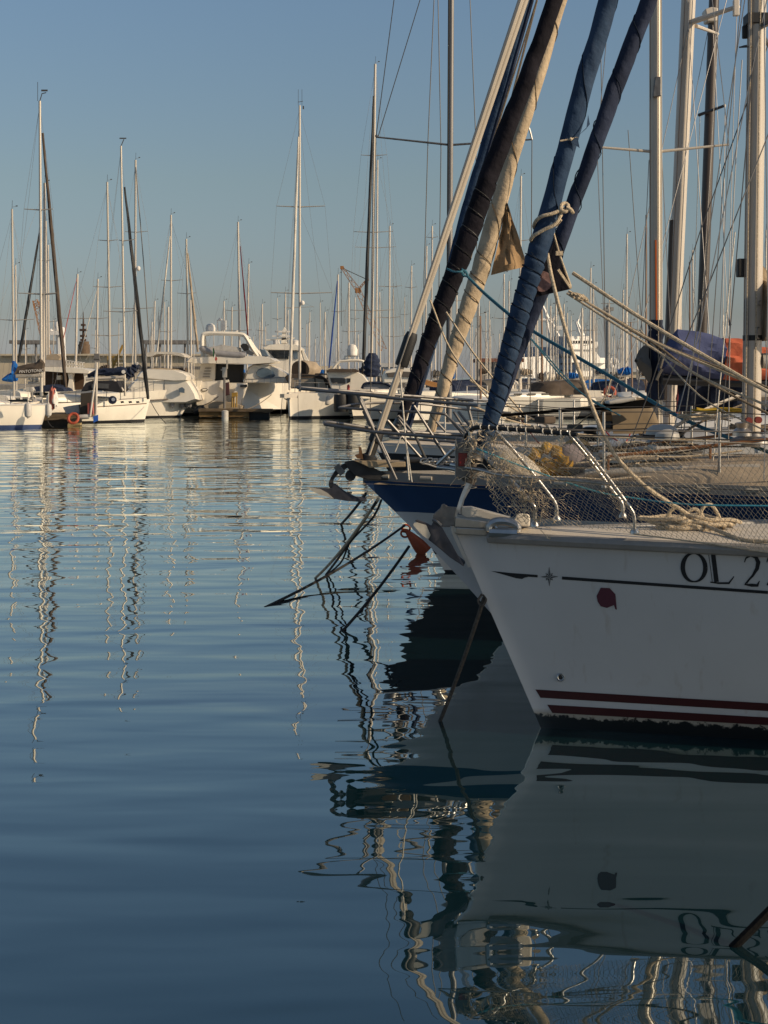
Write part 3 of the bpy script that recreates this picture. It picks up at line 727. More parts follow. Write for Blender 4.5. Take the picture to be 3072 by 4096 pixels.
def cornB(a, b):
    tl, tr, br, bl = P(577, 436, 10.02), P(900, 450, 9.35), P(900, 570, 9.35), P(634, 534, 9.95)
    l = tl.lerp(bl, b); r_ = tr.lerp(br, b)
    return l.lerp(r_, a)-Vector((.02*math.sin(7*a+3*b), .03*math.sin(9*a)*math.sin(PI*b), (.03*math.sin(5*a)+.02*math.sin(13*a))*math.sin(PI*b)))
net(mb, cornB, 104, 30, .0014, .0035, 6)
mb.tube(smooth_path([cornB(i/12, 0) for i in range(13)], 3), .004, 5); mb.tube(smooth_path([cornB(i/12, 1) for i in range(13)], 3), .005, 5)
nf = mb.build('safety_net', netm, F)
mb = MB()   # torn, bunched parts of the net about the front leg
for c_, rd, k_ in ((A(zb, 470, 330, 10.42), (.028, .02, .05), 15), (A(zb, 405, 560, 10.44), (.018, .02, .1), 22), (A(zb, 690, 480, 10.36), (.035, .02, .07), 20), (A(zb, 930, 700, 10.33), (.05, .02, .04), 22), (A(zb, 1200, 1100, 10.27), (.035, .02, .06), 18), (A(zb, 1370, 1260, 10.24), (.04, .02, .06), 30), (A(zb, 800, 830, 10.35), (.1, .02, .02), 14)):
    tangle(mb, c_, rd, k_, .0026, int(c_.x*999))
mb.build('bunched_net', netm, nf)
mb = MB()
def cornC(a, b):
    tl, tr, br, bl = A(zb, 570, 760, 10.37), A(zb, 1150, 1080, 10.28), A(zb, 1210, 1480, 10.26), A(zb, 790, 1330, 10.3)
    return tl.lerp(tr, a).lerp(bl.lerp(br, a), b)
net(mb, cornC, 14, 13, .0022, .010, 9)
mb.build('torn_net', netm, nf)
mb = MB(); mb.tube(smooth_path([A(z7, 250, 235, 10.38), A(z7, 520, 340, 10.28), A(z7, 800, 435, 10.1), A(z7, 980, 470, 9.98), A(z7, 1280, 505, 9.8), A(z7, 1659, 512, 9.6), A(z7, 2100, 520, 9.4)], 5), .0062, 6); mb.build('net_line', ropec, F, True)
# mast, boom, rigging further aft (only its shadow and reflection can reach the picture)
mx = stemF.x+4.7
mb = MB(); mb.tube([(mx, YF, 1.5), (mx, YF, 17.2)], [.1, .075], 14, sq=.75); mst = mb.build('mast', alu, F, True)
mb = MB(); mb.tube([(mx+.1, YF, 2.5), (mx+4.4, YF, 2.6)], .07, 10); mb.tube([(mx+.15, YF, 2.72), (mx+4.2, YF, 2.78)], [.2, .1], 10); mb.build('boom_with_cover', canv_navy, F, True)
for s_ in (-1, 1):
    for zq in (6.5, 11.5): mb = MB(); mb.tube([(mx, YF, zq), (mx+.1, YF+s_*.95, zq+.1)], .03, 8); mb.build('spreader', alu, mst)
    mb = MB(); mb.tube([(mx+.1, YF+s_*1.75, 1.3), (mx+.1, YF+s_*.95, 6.6), (mx+.1, YF+s_*.95, 11.6), (mx, YF, 16.6)], .005, 5); mb.build('shroud', wire, F)
mb = MB(); mb.tube([top, (mx, YF, 17.)], .006, 5); mb.build('forestay', wire, F)

# ------------------------------------------------ things lying on or hanging from it
an = empty('plough_anchor', A(za, 600, 560, YF), 0, 'grey plough anchor with a bare metal blade under the nearest boat\'s bow roller', 'anchor')
mb = MB(); flu = ((362, 340), (400, 326), (450, 345), (520, 372), (580, 405), (620, 335), (712, 405), (1020, 945), (1000, 945), (960, 915), (830, 830), (690, 710), (540, 592), (575, 530), (515, 400), (395, 365))
mb.prism([A(za, x, y, YF-.10) for x, y in flu], (0, .02, 0))
mb.loft([[A(za, x, y, YF-.08), A(za, x+30, y-60, YF+.02), A(za, x, y, YF+.12)] for x, y in ((400, 400), (560, 540), (700, 680), (860, 820), (1010, 940))], closed=False)
mb.build('fluke', mat('galvanised_dark', (.055, .055, .065), .5, .4, var=.35, scale=12, dirt=.3), an, bevel=.004)
mb = MB(); mb.prism([A(za, x, y, YF-.105) for x, y in ((342, 400), (350, 372), (392, 364), (515, 400), (572, 530), (540, 590), (470, 540), (400, 470))], (0, .015, 0))
mb.build('blade_tip', mat('bare_zinc', (.50, .46, .38), .5, .3, var=.12, scale=20), an)
mb = MB(); mb.tube([A(za, 660, 500, YF), A(za, 640, 420, YF), A(za, 660, 330, YF), A(za, 800, 300, YF)], .028, 4); mb.build('shank', dsteel, an); mb = MB(); mb.tube(smooth_path([A(za, 600, 330, YF-.1), A(za, 650, 350, YF-.11), A(za, 710, 405, YF-.11)], 4), .012, 8); mb.build('roll_guard', dsteel, an)
# coil of rope on the foredeck
rc = P(692, 532, 10.55); rc.z = 1.335
mb = MB(); rnd = random.Random(5); pts = []
for i in range(95):
    a_ = i*.52+rnd.uniform(-.15, .15); rx = .19+.07*math.sin(i*.37)+rnd.uniform(-.03, .03); cxo = .10*math.sin(i*.11+1)
    pts.append(rc+Vector((cxo+rx*math.cos(a_), .16*math.sin(a_)+rnd.uniform(-.02, .02), .014+.00075*i+.018*abs(math.sin(i*1.7))+(.05*max(0, math.sin(i*.21))**4))))
mb.tube(smooth_path(pts, 4), .0135, 7)
for q in ((-.1, .1), (.02, .09), (.12, .12)):
    mb.tube(smooth_path([rc+Vector((q[0]-.1, -.05, .05)), rc+Vector((q[0]-.06, -.06, .05+q[1])), rc+Vector((q[0], -.06, .07+q[1])), rc+Vector((q[0]+.06, -.05, .02+q[1]*.6)), rc+Vector((q[0]+.05, -.04, .03))], 6), .0135, 7)
tag(mb.build('rope_coil', ropeb, None, True), 'loose coil of beige rope heaped on the foredeck behind the net', 'rope')
mb = MB(); mb.tube(smooth_path([D(1182, 548, 10.55), D(1192, 600, 10.5), D(1215, 690, 10.45), D(1245, 785, 10.4), D(1290, 905, 10.35), D(1330, 985, 10.32), D(1400, 1055, 10.35), D(1470, 1100, 10.42), D(1510, 1128, 10.45), D(1560, 1150, 10.2), D(1612, 1167, 9.95), D(1700, 1170, 9.8)], 6), .0135, 8)
tag(mb.build('sheet_rope', ropeb, None, True), 'thick beige rope falling from the blue furled sail to the coil on the foredeck', 'rope')
# mooring line of the front boat and the black line at the lower right edge
mb = MB(); mb.tube(sag(P(484, 598, 10.42), P(440, 721, 10.73), .03), .014, 8); mb.tube(sag(P(440, 721, 10.73), P(436, 735, 10.75)+Vector((0, .05, -.12)), 0, 3), .014, 8)
mb.tube(smooth_path([P(482, 594, 10.42), P(478, 601, 10.40), P(482, 606, 10.39), P(486, 600, 10.40), P(483, 595, 10.42)], 5), .008, 6)
tag(mb.build('mooring_rope', mat('wet_grey_rope', (.075, .065, .055), .8, var=.35, scale=60, bump=.5, bscale=90), None, True), 'grey mooring rope dropping from the stem of the nearest boat into its own reflection', 'rope')
mb = MB(); mb.tube(sag(P(840, 835, 6.62), P(734, 946.5, 6.485), .01)+[P(734, 946.5, 6.485)+Vector((-.12, .1, -.2))], .02, 8)
tag(mb.build('mooring_rope', mat('black_rope', (.006, .006, .006), .8, var=.3, scale=40, bump=.5, bscale=60), None, True), 'black rope entering the water at the lower right edge of the view', 'rope')
# ================================================================== the boats lying beyond the front one
z12 = ZM(1200, 1500, 2.37); zg = ZM(2500, 1200, 2.9); z13 = ZM(1300, 1200, 2.07375)
def Q(z, x, y, Y): u, v = z(x, y); return P(u, v, Y)
def boat(name, stem, label, L, b, fb, over, bands, mats, cat='sailing boat', heading=PI, group=None, deckmat=None, curve=0., **kw):
    o = empty(name, (stem[0], stem[1], 0), heading, label, cat, group)
    H = Hull(L, b, fb, over, kw.get('so', .4), kw.get('bw', b*.86), kw.get('pd', 1.7), kw.get('pw', 1.15), .56, kw.get('tw', .7), kw.get('blunt', .04), .4, curve)
    M = W[o.name].copy()
    weld(H.mesh(M, bands, kw.get('nt', 40)).build('hull', mats, o)); weld(H.deck(M, .03, .06).build('deck', deckmat or deckm, o))
    return o, H, M
def pole(par, name, a, b, r, m, n=10, r2=None, sq=None, smooth=True):
    mb = MB(); mb.tube([a, b], [r, r2 if r2 else r], n, sq=sq); return mb.build(name, m, par, smooth)
def line(par, name, pts, r, m, n=5):
    mb = MB(); mb.tube(pts, r, n); return mb.build(name, m, par)
def trunk(M, x0, x1, w0, w1, z0, h0, h1, n=18, flat=.5, k=15):
    "rounded coachroof from x0 back to x1"
    mb = MB(M); rings = []
    for i in range(n):
        t = i/(n-1); x = lerp(x0, x1, t); e = min(1, t*5+.02)**.5; wv = lerp(w0, w1, t)*e; h = lerp(h0, h1, t)*min(1, t*7+.02)**.6
        rings.append([Vector((x, wv*math.copysign(abs(math.cos(a))**flat, math.cos(a)), z0+h*abs(math.sin(a))**.6)) for a in [PI*j/(k-1) for j in range(k)]])
    mb.loft(rings, closed=False); mb.add(rings[-1], [tuple(range(k))]); return mb

# ------------------------------------------------------------------ blue boat
YB = 14.3
B = P(363, 480, YB)
bo, HB, MBm = boat('sailing_boat', B, 'blue topped sailing boat with a hooked anchor at its bow, second from the camera', 11.5, 1.85, (1.44, 1.36, 1.3), 1.37,
                   [(.2, 0), (.95, 1), (1.3, 2)], [navy, gelg, antif], deckmat=teak, pd=1.6, pw=1.1, blunt=.06, curve=-.04)
sheerm = mat('grey_bulwark', (.20, .19, .175), .5, var=.12, scale=4, dirt=.25)
for sd in (1, -1):   # slotted toe rail
    mb = MB(MBm); r = []
    for i in range(50):
        t = (i/49)**1.3; p = HB.pt(t, 0, sd, -.015); r.append([p, p+Vector((0, 0, .085)), p+Vector((0, -sd*.02, .085)), p+Vector((0, -sd*.02, 0))])
    mb.loft(r, closed=True); o = mb.build('toe_rail', sheerm, bo)
    for i in range(12):
        t = (.012+i*.034); p = HB.pt(t, 0, sd, -.012); p2 = HB.pt(t+.009, 0, sd, -.012); mb = MB(MBm); mb.tube([p+Vector((0, sd*.004, .045)), p2+Vector((0, sd*.004, .045))], .018, 8); mb.build('rail_slot', mat('slot_cream', (.42, .38, .31), .6, var=.1), o)
trunk(MBm, -1.75, -8.6, .75, 1.15, 1.42, .16, .46).build('coachroof', mat('grey_cream_roof', (.36, .285, .20), .55, var=.12, scale=2.5, dirt=.25), bo, True)
for i in range(9):     # teak seams: dark caulking lines on the roof edge, kept as one run each
    pass
# pulpit of the blue boat
rails = [[(10, 130, 14.15), (550, 181, 13.9), (900, 221, 13.75), (1600, 282, 13.5), (1700, 292, 13.4)], [(10, 127, 14.2), (20, 120, 14.3), (560, 163, 14.8), (1100, 203, 15.1), (1640, 241, 15.4)],
         [(235, 467, 14.15), (430, 497, 14.05), (700, 538, 13.9), (1100, 572, 13.75), (1580, 612, 13.5), (1800, 640, 13.4)], [(235, 465, 14.2), (240, 448, 14.3), (340, 455, 14.45), (700, 508, 14.8), (1100, 545, 15.1), (1600, 576, 15.4)]]
for r in rails:
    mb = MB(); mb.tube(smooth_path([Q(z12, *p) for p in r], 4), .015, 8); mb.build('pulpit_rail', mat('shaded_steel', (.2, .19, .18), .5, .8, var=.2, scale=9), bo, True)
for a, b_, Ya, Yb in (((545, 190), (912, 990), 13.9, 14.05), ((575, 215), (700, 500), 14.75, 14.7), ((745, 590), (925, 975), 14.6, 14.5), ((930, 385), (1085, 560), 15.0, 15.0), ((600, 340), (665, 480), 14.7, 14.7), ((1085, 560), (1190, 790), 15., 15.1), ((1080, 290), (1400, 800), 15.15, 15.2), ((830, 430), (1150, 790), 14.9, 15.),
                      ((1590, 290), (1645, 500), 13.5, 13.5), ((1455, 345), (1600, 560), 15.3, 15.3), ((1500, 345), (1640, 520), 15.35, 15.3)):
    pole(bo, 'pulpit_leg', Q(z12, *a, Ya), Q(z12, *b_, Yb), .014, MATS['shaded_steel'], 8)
# bow fitting: cheek plate, beam, chain plate
chk = ((420, 822), (500, 808), (640, 850), (850, 955), (862, 1000), (640, 990), (520, 955), (440, 870))
cheekm = mat('dark_bow_plate', (.045, .042, .04), .5, .5, var=.3, scale=9)
mb = MB(); mb.prism([Q(z12, x, y, YB-.09) for x, y in chk], (0, .015, 0)); mb.prism([Q(z12, x, y, YB+.09) for x, y in chk], (0, .015, 0)); mb.build('bow_roller', cheekm, bo, bevel=.004)
mb = MB(); mb.lathe([(.05, -.07), (.03, 0), (.05, .07)], Q(z12, 480, 950, YB), Matrix.Rotation(PI/2, 3, 'X'), 14); mb.build('roller_wheel', black, bo, True)
mb = MB(); mb.prism([Q(z12, x, y, YB-.16) for x, y in ((510, 812), (1000, 826), (1000, 872), (660, 880), (600, 850))], (0, .32, 0)); mb.build('bow_platform', mat('tan_wood_platform', (.33, .25, .15), .6, var=.2, scale=3, stretch=(1, 8, 1)), bo, bevel=.006)
mb = MB(); mb.prism([Q(z12, x, y, YB-.05) for x, y in ((985, 795), (1185, 800), (1190, 835), (1010, 830))], (0, .4, 0)); mb.build('anchor_winch_cover', black, bo, bevel=.01)
mb = MB(); mb.prism([Q(z12, x, y, YB-.02) for x, y in ((670, 650), (735, 660), (665, 820), (625, 815))], (0, .04, 0)); mb.build('stay_plate', dsteel, bo, bevel=.004)
mb = MB(); mb.prism([Q(z12, x, y, YB-.06) for x, y in ((555, 680), (580, 690), (600, 800), (540, 790), (520, 760), (560, 750))], (0, .1, 0)); mb.build('bow_chock', mat('worn_brown_wood', (.12, .07, .04), .8, var=.3, scale=12), bo)
mb = MB()
for i in range(14):
    c = Q(z12, 1180+i*27, 818+4*math.sin(i*2.1), YB-.1); R = Matrix.Rotation(PI/2*(i % 2), 3, 'X')
    mb.tube([c+R @ Vector((.05*math.cos(a)*.7, 0, .026*math.sin(a))) for a in [2*PI*k/10 for k in range(10)]], .008, 5, closed=True)
tag(mb.build('anchor_chain', chrome, bo), kind='stuff')
# furler: white foil, black drum and sleeve
foot = P(371, 455, YB); tp = P(525, 0, YB); ttop = foot+(tp-foot)*2.25
mb = MB(); furl(mb, foot+(tp-foot)*.02, ttop, [(0, .034), (.5, .034), (1, .022)], 0, 0, 12, 60, 2, lump=.0); wf = mb.build('furler_foil', mat('weathered_foil', (.42, .37, .30), .5, var=.2, scale=2, stretch=(1, 1, .3), dirt=.2), bo, True)
mb = MB(); mb.tube([P(367.5, 460, YB-.05), P(404, 352, YB-.05), P(521, 0, YB-.05)]+[P(521, 0, YB-.05)+(P(521, 0, YB-.05)-P(404, 352, YB-.05))*.9], [.012, .012, .03, .028], 8); mb.build('halyard_tube', MATS['weathered_foil'], bo, True)
R_ = (tp-foot).to_track_quat('Z', 'Y').to_matrix()
mb = MB(); mb.lathe([(.05, -.16), (.075, -.14), (.075, -.08), (.045, -.06), (.045, .05), (.062, .07), (.06, .16), (.045, .19)], P(372.5, 448, YB), R_, 16); mb.build('furling_drum', black, bo, True)
mb = MB(); mb.lathe([(.058, -.16), (.064, -.14), (.064, .12), (.05, .17)], P(406.5, 350, YB), R_, 14); mb.build('foil_sleeve', black, bo, True)
# mast
mxB = px(751, YB)
mastB = MB(); mastB.tube([Vector((mxB, YB, 1.75)), P(757, 0, YB), P(757, 0, YB)+Vector((.04, 0, 8.5))], [.086, .086, .07], 18, sq=1.0); mB = mastB.build('mast', aluw, bo, True)
mb = MB(); mb.lathe([(.0885, -.025), (.0885, .025)], P(752.3, 338, YB), None, 20); mb.build('mast_collar', black, mB)
mb = MB(); mb.lathe([(.2, -.02), (.19, .02), (.12, .05), (.1, .09)], Vector((mxB, YB, 1.80)), None, 20); mb.build('mast_foot', dsteel, mB, True)
for (x, y) in ((1425, 1400), (1535, 1390)):
    mb = MB(); c = Q(zg, x, y, YB-.16); mb.lathe([(.032, 0), (.03, .03), (.032, .06)], c, Matrix.Rotation(PI/2, 3, 'X'), 14); mb.build('red_block', mat('dull_red', (.2, .03, .02), .6), mB, True)
for dx, m_, w_ in ((-.075, ropeb, .006), (-.06, wired, .004), (.01, ropeb, .007), (-.10, wired, .005), (-.085, wire, .005)):
    line(bo, 'halyard', [Vector((mxB+dx, YB-.098, 1.85)), P(757, 0, YB)+Vector((dx, -.098, 0)), P(757, 0, YB)+Vector((dx, -.098, 8))], w_, m_)
for (x, y0, y1) in ((1560, 10, 70), (1545, 320, 450)):
    mb = MB(); mb.tube(smooth_path([Q(zg, x+12, y0, YB-.085), Q(zg, x-10, y0+10, YB-.11), Q(zg, x-10, y1-15, YB-.11), Q(zg, x+12, y1-10, YB-.09)], 4), .006, 6); mb.build('mast_step', wire, mB)
for v0, up in ((18, 0), (-330, 0)):
    for sd in (1, -1):
        a = P(757, v0+10, YB); pole(mB, 'spreader', a, a+Vector((.35, -sd*.95, .04)), .03, dsteel, 8, .02)
    mb = MB(); mb.box(P(756, v0+2, YB), (.2, .2, .10)); mb.build('spreader_bracket', black, mB, bevel=.01)
mb = MB(); mb.tube([Q(zf, 1530, 213, YB), Q(zf, 1590, 210, YB-.1)], .008, 5); mb.tube(smooth_path([Q(zf, 1530, 213, YB), Q(zf, 1560, 205, YB+.1), Q(zf, 1600, 205, YB+.12)], 3), .006, 5); mb.build('radar_bracket', wired, mB)
mb = MB(); mb.box(Q(zf, 1543, 1208, YB), (.10, .1, .17)); mb.build('mast_fitting', black, mB, bevel=.01); mb = MB(); mb.box(Q(zf, 1555, 145, YB), (.05, .05, .12)); mb.build('mast_fitting', black, mB, bevel=.01)
pole(bo, 'boom', Vector((mxB+.1, YB, 2.55)), Vector((mxB+4.3, YB, 2.6)), .075, alu)
mb = MB(); furl(mb, Vector((mxB+.12, YB, 3.0)), Vector((mxB+4.2, YB, 2.8)), [(0, .3), (.2, .24), (1, .12)], 2, .1, 12, 24, 4); mb.build('sail_cover', canv_tan, bo, True)
mb = MB(); cloth(mb, [P(760, 262, YB+.05), P(762, 312, YB+.05), P(800, 312, YB+.1)], 0, .03, 6, 4); mb.build('cover_flap', canv_tan, bo, True)
# shrouds, lifelines, stanchions
for pts, m_ in (([(690, 463, 15.9), (708, 240, 15.3), (757, -80, 14.5)], wire), ([(703, 470, 15.9), (722, 200, 15.3), (750, -90, 14.5)], wire), ([(764, 480, 12.95), (768, 300, 13.2), (764, 0, 14.)], wire), ([(716, 492, 13.5), (745, 160, 14.), (756, 30, 14.3)], wired),
                ([(620, 470, 14.3), (648, 395, 14.3), (700, 232, 14.3), (768, 45, 14.3), (800, -45, 14.3)], wired), ([(660, 482, 14.2), (700, 330, 14.2), (748, 90, 14.2), (775, -40, 14.2)], wire)):
    line(bo, 'shroud', [P(*p) for p in pts], .0052, m_)
for (u, v, Y, v2) in ((719.6, 493, 13.55, 412), (691.7, 479.6, 15.6, 406), (604, 487, 13.4, 412), (560, 470, 15.6, 408), (757, 452, 15.5, 398), (860, 508, 13.0, 420)):
    mb = MB(); mb.tube([P(u, v, Y), P(u, v2, Y)], .0125, 8); mb.lathe([(.026, -.01), (.026, .03), (.015, .05)], P(u, v, Y), None, 10); mb.build('stanchion', chrome, bo, True)
for hh in (0, .5):
    for pts in ([(469, 404.5, 13.5), (604, 412, 13.4), (719.6, 412, 13.55), (860, 420, 13.0)], [(469, 400.3, 15.4), (560, 408, 15.6), (691.7, 406, 15.6), (757, 398, 15.5), (900, 396, 15.3)]):
        line(bo, 'lifeline', [P(u, v+(38 if Y < 14.5 else 34)*hh*2*.5, Y) for u, v, Y in pts], .0045, wired)
for (u, v) in ((640, 452), (665, 462), (590, 464)):      # deck vents and cleats
    c = P(u, v, 14.6); mb = MB(); mb.lathe([(.11, -.05), (.11, .0), (.09, .03), (.03, .05)], c, None, 16); mb.build('deck_vent', mat('vent_grey', (.42, .4, .36), .45, var=.1), bo, True)
for (u, v) in ((600, 477), (618, 478)):
    c = P(u, v, 14.0); mb = MB(); mb.lathe([(.03, -.04), (.022, 0), (.04, .05), (.03, .06)], c, None, 10); mb.build('bollard', chrome, bo, True)
mb = MB(); mb.prism([P(690, 473, 14.6), P(766, 468, 14.6), P(768, 477, 14.4), P(700, 480, 14.4)], (0, 0, .06)); mb.build('hatch', glassb, bo, bevel=.01)
mb = MB(); mb.lathe([(.16, 0), (.15, .05), (.09, .09), (.02, .1)], Q(zg, 430, 1560, 14.7), None, 18); mb.lathe([(.12, 0), (.11, .05), (.03, .09)], Q(zg, 490, 1610, 14.4), None, 16); mb.build('mushroom_vents', MATS['vent_grey'], bo, True)
# anchor
an = empty('hooked_anchor', Q(z12, 330, 950, YB), 0, 'dark hooked anchor with a pale tip hung on the bow of the blue boat', 'anchor')
mb = MB(); sh = smooth_path([Q(z12, x, y, YB) for x, y in ((450, 850), (400, 880), (345, 925), (305, 985), (295, 1030), (320, 1075))], 4)
mb.tube(sh, [.062+.014*math.sin(i*.4) for i in range(len(sh))], 4, sq=.5); mb.build('shank', cheekm, an)
fl = ((150, 1072), (300, 1074), (330, 1025), (420, 1098), (520, 1150), (622, 1196), (560, 1203), (440, 1194), (320, 1174), (260, 1120))
mb = MB(); mb.prism([Q(z12, x, y, YB-.10) for x, y in fl], (0, .02, 0)); mb.loft([[Q(z12, x, y, YB-.09), Q(z12, x+10, y-35, YB), Q(z12, x, y, YB+.1)] for x, y in ((180, 1110), (320, 1140), (450, 1175), (620, 1196))], closed=False); mb.build('fluke', MATS['galvanised_dark'], an, bevel=.004)
mb = MB(); mb.prism([Q(z12, x, y, YB-.105) for x, y in ((98, 1092), (120, 1074), (190, 1080), (260, 1118), (322, 1172), (180, 1132))], (0, .012, 0)); mb.build('blade_tip', MATS['bare_zinc'], an)
mb = MB(); mb.box(Q(z12, 375, 895, YB), (.1, .12, .06), Matrix.Rotation(.9, 3, 'Y')); mb.build('swivel', dsteel, an, bevel=.004)
# things on the blue boat's deck
canv_fe = mat('dirty_white_vinyl', (.38, .34, .28), .6, var=.2, scale=7, dirt=.3)
fe = empty('fender', P(517, 470, 14.3), 0, 'white swollen fender lying on the blue boat\'s foredeck behind the net', 'fender')
c = P(517, 468, 14.2); mb = MB(); Rf = Matrix.Rotation(.55, 3, 'Y'); mb.ball(c, (.27, .14, .14), 18, Rf); mb.build('body', canv_fe, fe, True); mb = MB(); mb.tube([c+Rf @ Vector((.25, 0, 0)), c+Rf @ Vector((.33, 0, 0))], [.04, .025], 10); mb.build('eye', fend, fe, True)
def lump(mb, c, r, seed, n=18, k=.25):
    rnd = random.Random(seed); ph = [rnd.uniform(0, 6) for _ in range(8)]; vs = []; c = Vector(c); kk = n//2+1
    for i in range(kk):
        th = PI*(.02+.96*i/(kk-1))
        for j in range(n):
            f = 2*PI*j/n; s = 1+k*(math.sin(3*f+ph[0]+th*2)*.5+math.sin(5*f+ph[1]-th*4)*.3+math.sin(7*th+ph[2]+2*f)*.4)
            vs.append(c+Vector((r[0]*math.sin(th)*math.cos(f), r[1]*math.sin(th)*math.sin(f), -r[2]*math.cos(th)))*s)
    mb.add(vs, [(i*n+j, i*n+(j+1) % n, (i+1)*n+(j+1) % n, (i+1)*n+j) for i in range(kk-1) for j in range(n)]); return mb
mb = MB(); c = P(549, 464, 14.3); mb.tube(smooth_path([c+Vector(q) for q in ((-.22, 0, -.02), (-.12, -.02, .1), (.02, -.04, .15), (.13, -.05, .03), (.2, -.05, -.03))], 5), [.04]+[.05+.02*math.sin(i*1.9) for i in range(19)]+[.03], 9); lump(mb, c+Vector((.03, .05, -.04)), (.17, .1, .07), 4, k=.45, n=26)
tag(mb.build('oilskin', yellow, None, True), 'crumpled yellow oilskin lying between the white fender and the stanchions', 'oilskin')
mb = MB(); lump(mb, P(571, 461, 14.5), (.2, .15, .16), 9, k=.12); tag(mb.build('sail_bag', mat('mauve_bag', (.26, .22, .22), .8, var=.15, scale=6), None, True), 'pale mauve stuffed bag on the blue boat\'s deck beside the yellow oilskin', 'bag')
mb = MB(); mb.ball(P(577, 448, 15.2), (.14, .12, .1), 14); tag(mb.build('buoy', mat('amber_buoy', (.45, .24, .05), .5, var=.15), None, True), 'small amber buoy on deck above the yellow oilskin', 'buoy')
rnd = random.Random(3)
def heap(name, c, rx, ry, k, r, m, label, seed):
    rnd = random.Random(seed); mb = MB(); pts = []
    for i in range(k): a = i*.6+rnd.uniform(-.2, .2); pts.append(Vector(c)+Vector((rx*math.cos(a)*rnd.uniform(.7, 1.1), ry*math.sin(a), .003*i*.5+.02*abs(math.sin(i*1.3)))))
    mb.tube(smooth_path(pts, 3), r, 5); return tag(mb.build(name, m, None, True), label, 'rope')
heap('rope_coil', P(722, 414, 15.2), .34, .2, 26, .009, mat('dull_yellow_rope', (.4, .27, .04), .8), 'tangle of yellow rope by the foot of the thick white mast', 1)
heap('rope_coil', P(705, 421, 15.2), .25, .2, 30, .009, ropeb, 'tangle of beige rope left of the yellow one by the thick white mast', 2)

# ------------------------------------------------------------------ white boat with the charcoal headsail
YC = 18.9
C0 = P(372, 441, YC)
co, HC, MC = boat('sailing_boat', C0, 'black hulled boat with a charcoal rolled headsail and a blue and red mainsail cover', 12.5, 1.75, (1.6, 1.45, 1.4), .9, [(.08, 0), (.86, 2), (.98, 0), (1.4, 1)], [gel, antif, blackp], pd=1.6)
trunk(MC, -2.6, -9.5, .8, 1.2, 1.5, .2, .5).build('coachroof', gelg, co, True)
fo = P(400, 420, YC); tc_ = P(555, 0, YC); tt = fo+(tc_-fo)*1.9
mb = MB(); furl(mb, fo, tt, [(0, .05), (.06, .09), (.15, .118), (.25, .12), (.4, .11), (.55, .10), (1, .04)], 44, .20, 20, 620, 5, lump=.05, tc=.3, turns2=14); ch = mb.build('furled_headsail', canv_dark, co, True)
mb = MB(); seam(mb, fo, tt, [(0, .05), (.06, .09), (.15, .118), (.25, .12), (.4, .11), (.55, .10), (1, .04)], 44, .007, .01, .3, 5, .05); mb.build('edge_shade', black, ch)
mb = MB(); furl(mb, P(394, 432, YC), fo, [(0, .05), (1, .06)], 4, .1, 10, 12, 6); mb.lathe([(.09, -.06), (.09, .06)], P(391, 432, YC), None, 14); mb.build('furling_drum', dsteel, co, True)
m_top = P(655.5, 0, YC); m_bot = P(656, 438, YC)
mb = MB(); mb.tube([m_bot, m_top, m_top+Vector((0, 0, 6.5))], [.083, .077, .06], 14); mC = mb.build('mast', alu, co, True)
mb = MB(); furl(mb, P(655, 400, YC), P(656, 320, YC), [(0, .10), (1, .092)], 3, .08, 12, 16, 3); mb.build('mast_boot', canv_navy, mC, True)
for s_, ut, vt in ((-1, 597, 147), (1, 729, 144.5)): pole(mC, 'spreader', P(655.5+s_*4, 151.5, YC), P(ut, vt, YC+.1*s_), .019, alu, 8, .014)
for s_, ut, vt in ((-1, 605, -170), (1, 715, -172)): pole(mC, 'spreader', P(655.5+s_*4, -165, YC), P(ut, vt, YC), .018, alu, 8, .014)
mb = MB(); mb.prism([Q(zf, x, y, YC-.14) for x, y in ((1150, 345), (1178, 345), (1178, 432), (1140, 438), (1140, 420))], (0, .05, 0)); mb.build('deck_light', dsteel, mC, bevel=.01)
for ut, vt in ((597, 147), (729, 144.5)):
    line(co, 'shroud', [P(ut*.8+655*.2, 436, YC), P(ut, vt, YC), P((ut+655)/2-.5, -180, YC)], .0055, wire)
line(co, 'shroud', [P(636, 438, YC), P(649, 160, YC)], .005, wire); line(co, 'shroud', [P(676, 438, YC), P(662, 160, YC)], .005, wire)
for du, m_, w_ in ((3, ropeb, .006), (-5, wired, .007), (5.5, wired, .006)): line(co, 'halyard', [P(655.5+du, 425, YC-.1), P(655.5+du, 0, YC-.1), P(655.5+du, 0, YC-.1)+Vector((0, 0, 5))], w_, m_)
# mainsail cover: violet blue forward, red aft
def cover(mb, prof, Yc, th, n=16, fold=.02, seed=1):
    rnd = random.Random(seed); rings = []
    for i, (u, vt, vb) in enumerate(prof):
        ring = []
        for j in range(n):
            a = 2*PI*j/n; zz = (1+math.cos(a))/2
            v_ = lerp(vb, vt, zz**.8); y = Yc+th*math.sin(a)*(1-.45*zz)+fold*math.sin(i*2.3+j*1.7)+fold*.7*math.sin(i*1.1-j*2.9+seed)
            q_ = P(u, v_, Yc); f_ = noise.noise(Vector((q_.x*2.2+zz*1.3+seed*3, zz*2.4, math.sin(a)*.8)))+.6*noise.noise(Vector((q_.x*5+zz*4, zz*5+seed, math.sin(a)*2)))
            ring.append(q_+Vector((fold*f_*1.5, Yc+(th+fold*f_*4.5)*math.sin(a)*(1-.45*zz)-Yc, fold*f_*1.2)))
        rings.append(ring)
    return mb.loft(rings)
def prof(pts, k=6):
    out = []
    for a, b in zip(pts, pts[1:]):
        for i in range(k): t = i/k; out.append(tuple(lerp(p, q, t) for p, q in zip(a, b)))
    return out+[pts[-1]]
g = lambda x, y0, y1: (zg(x, 0)[0], zg(0, y0)[1], zg(0, y1)[1])
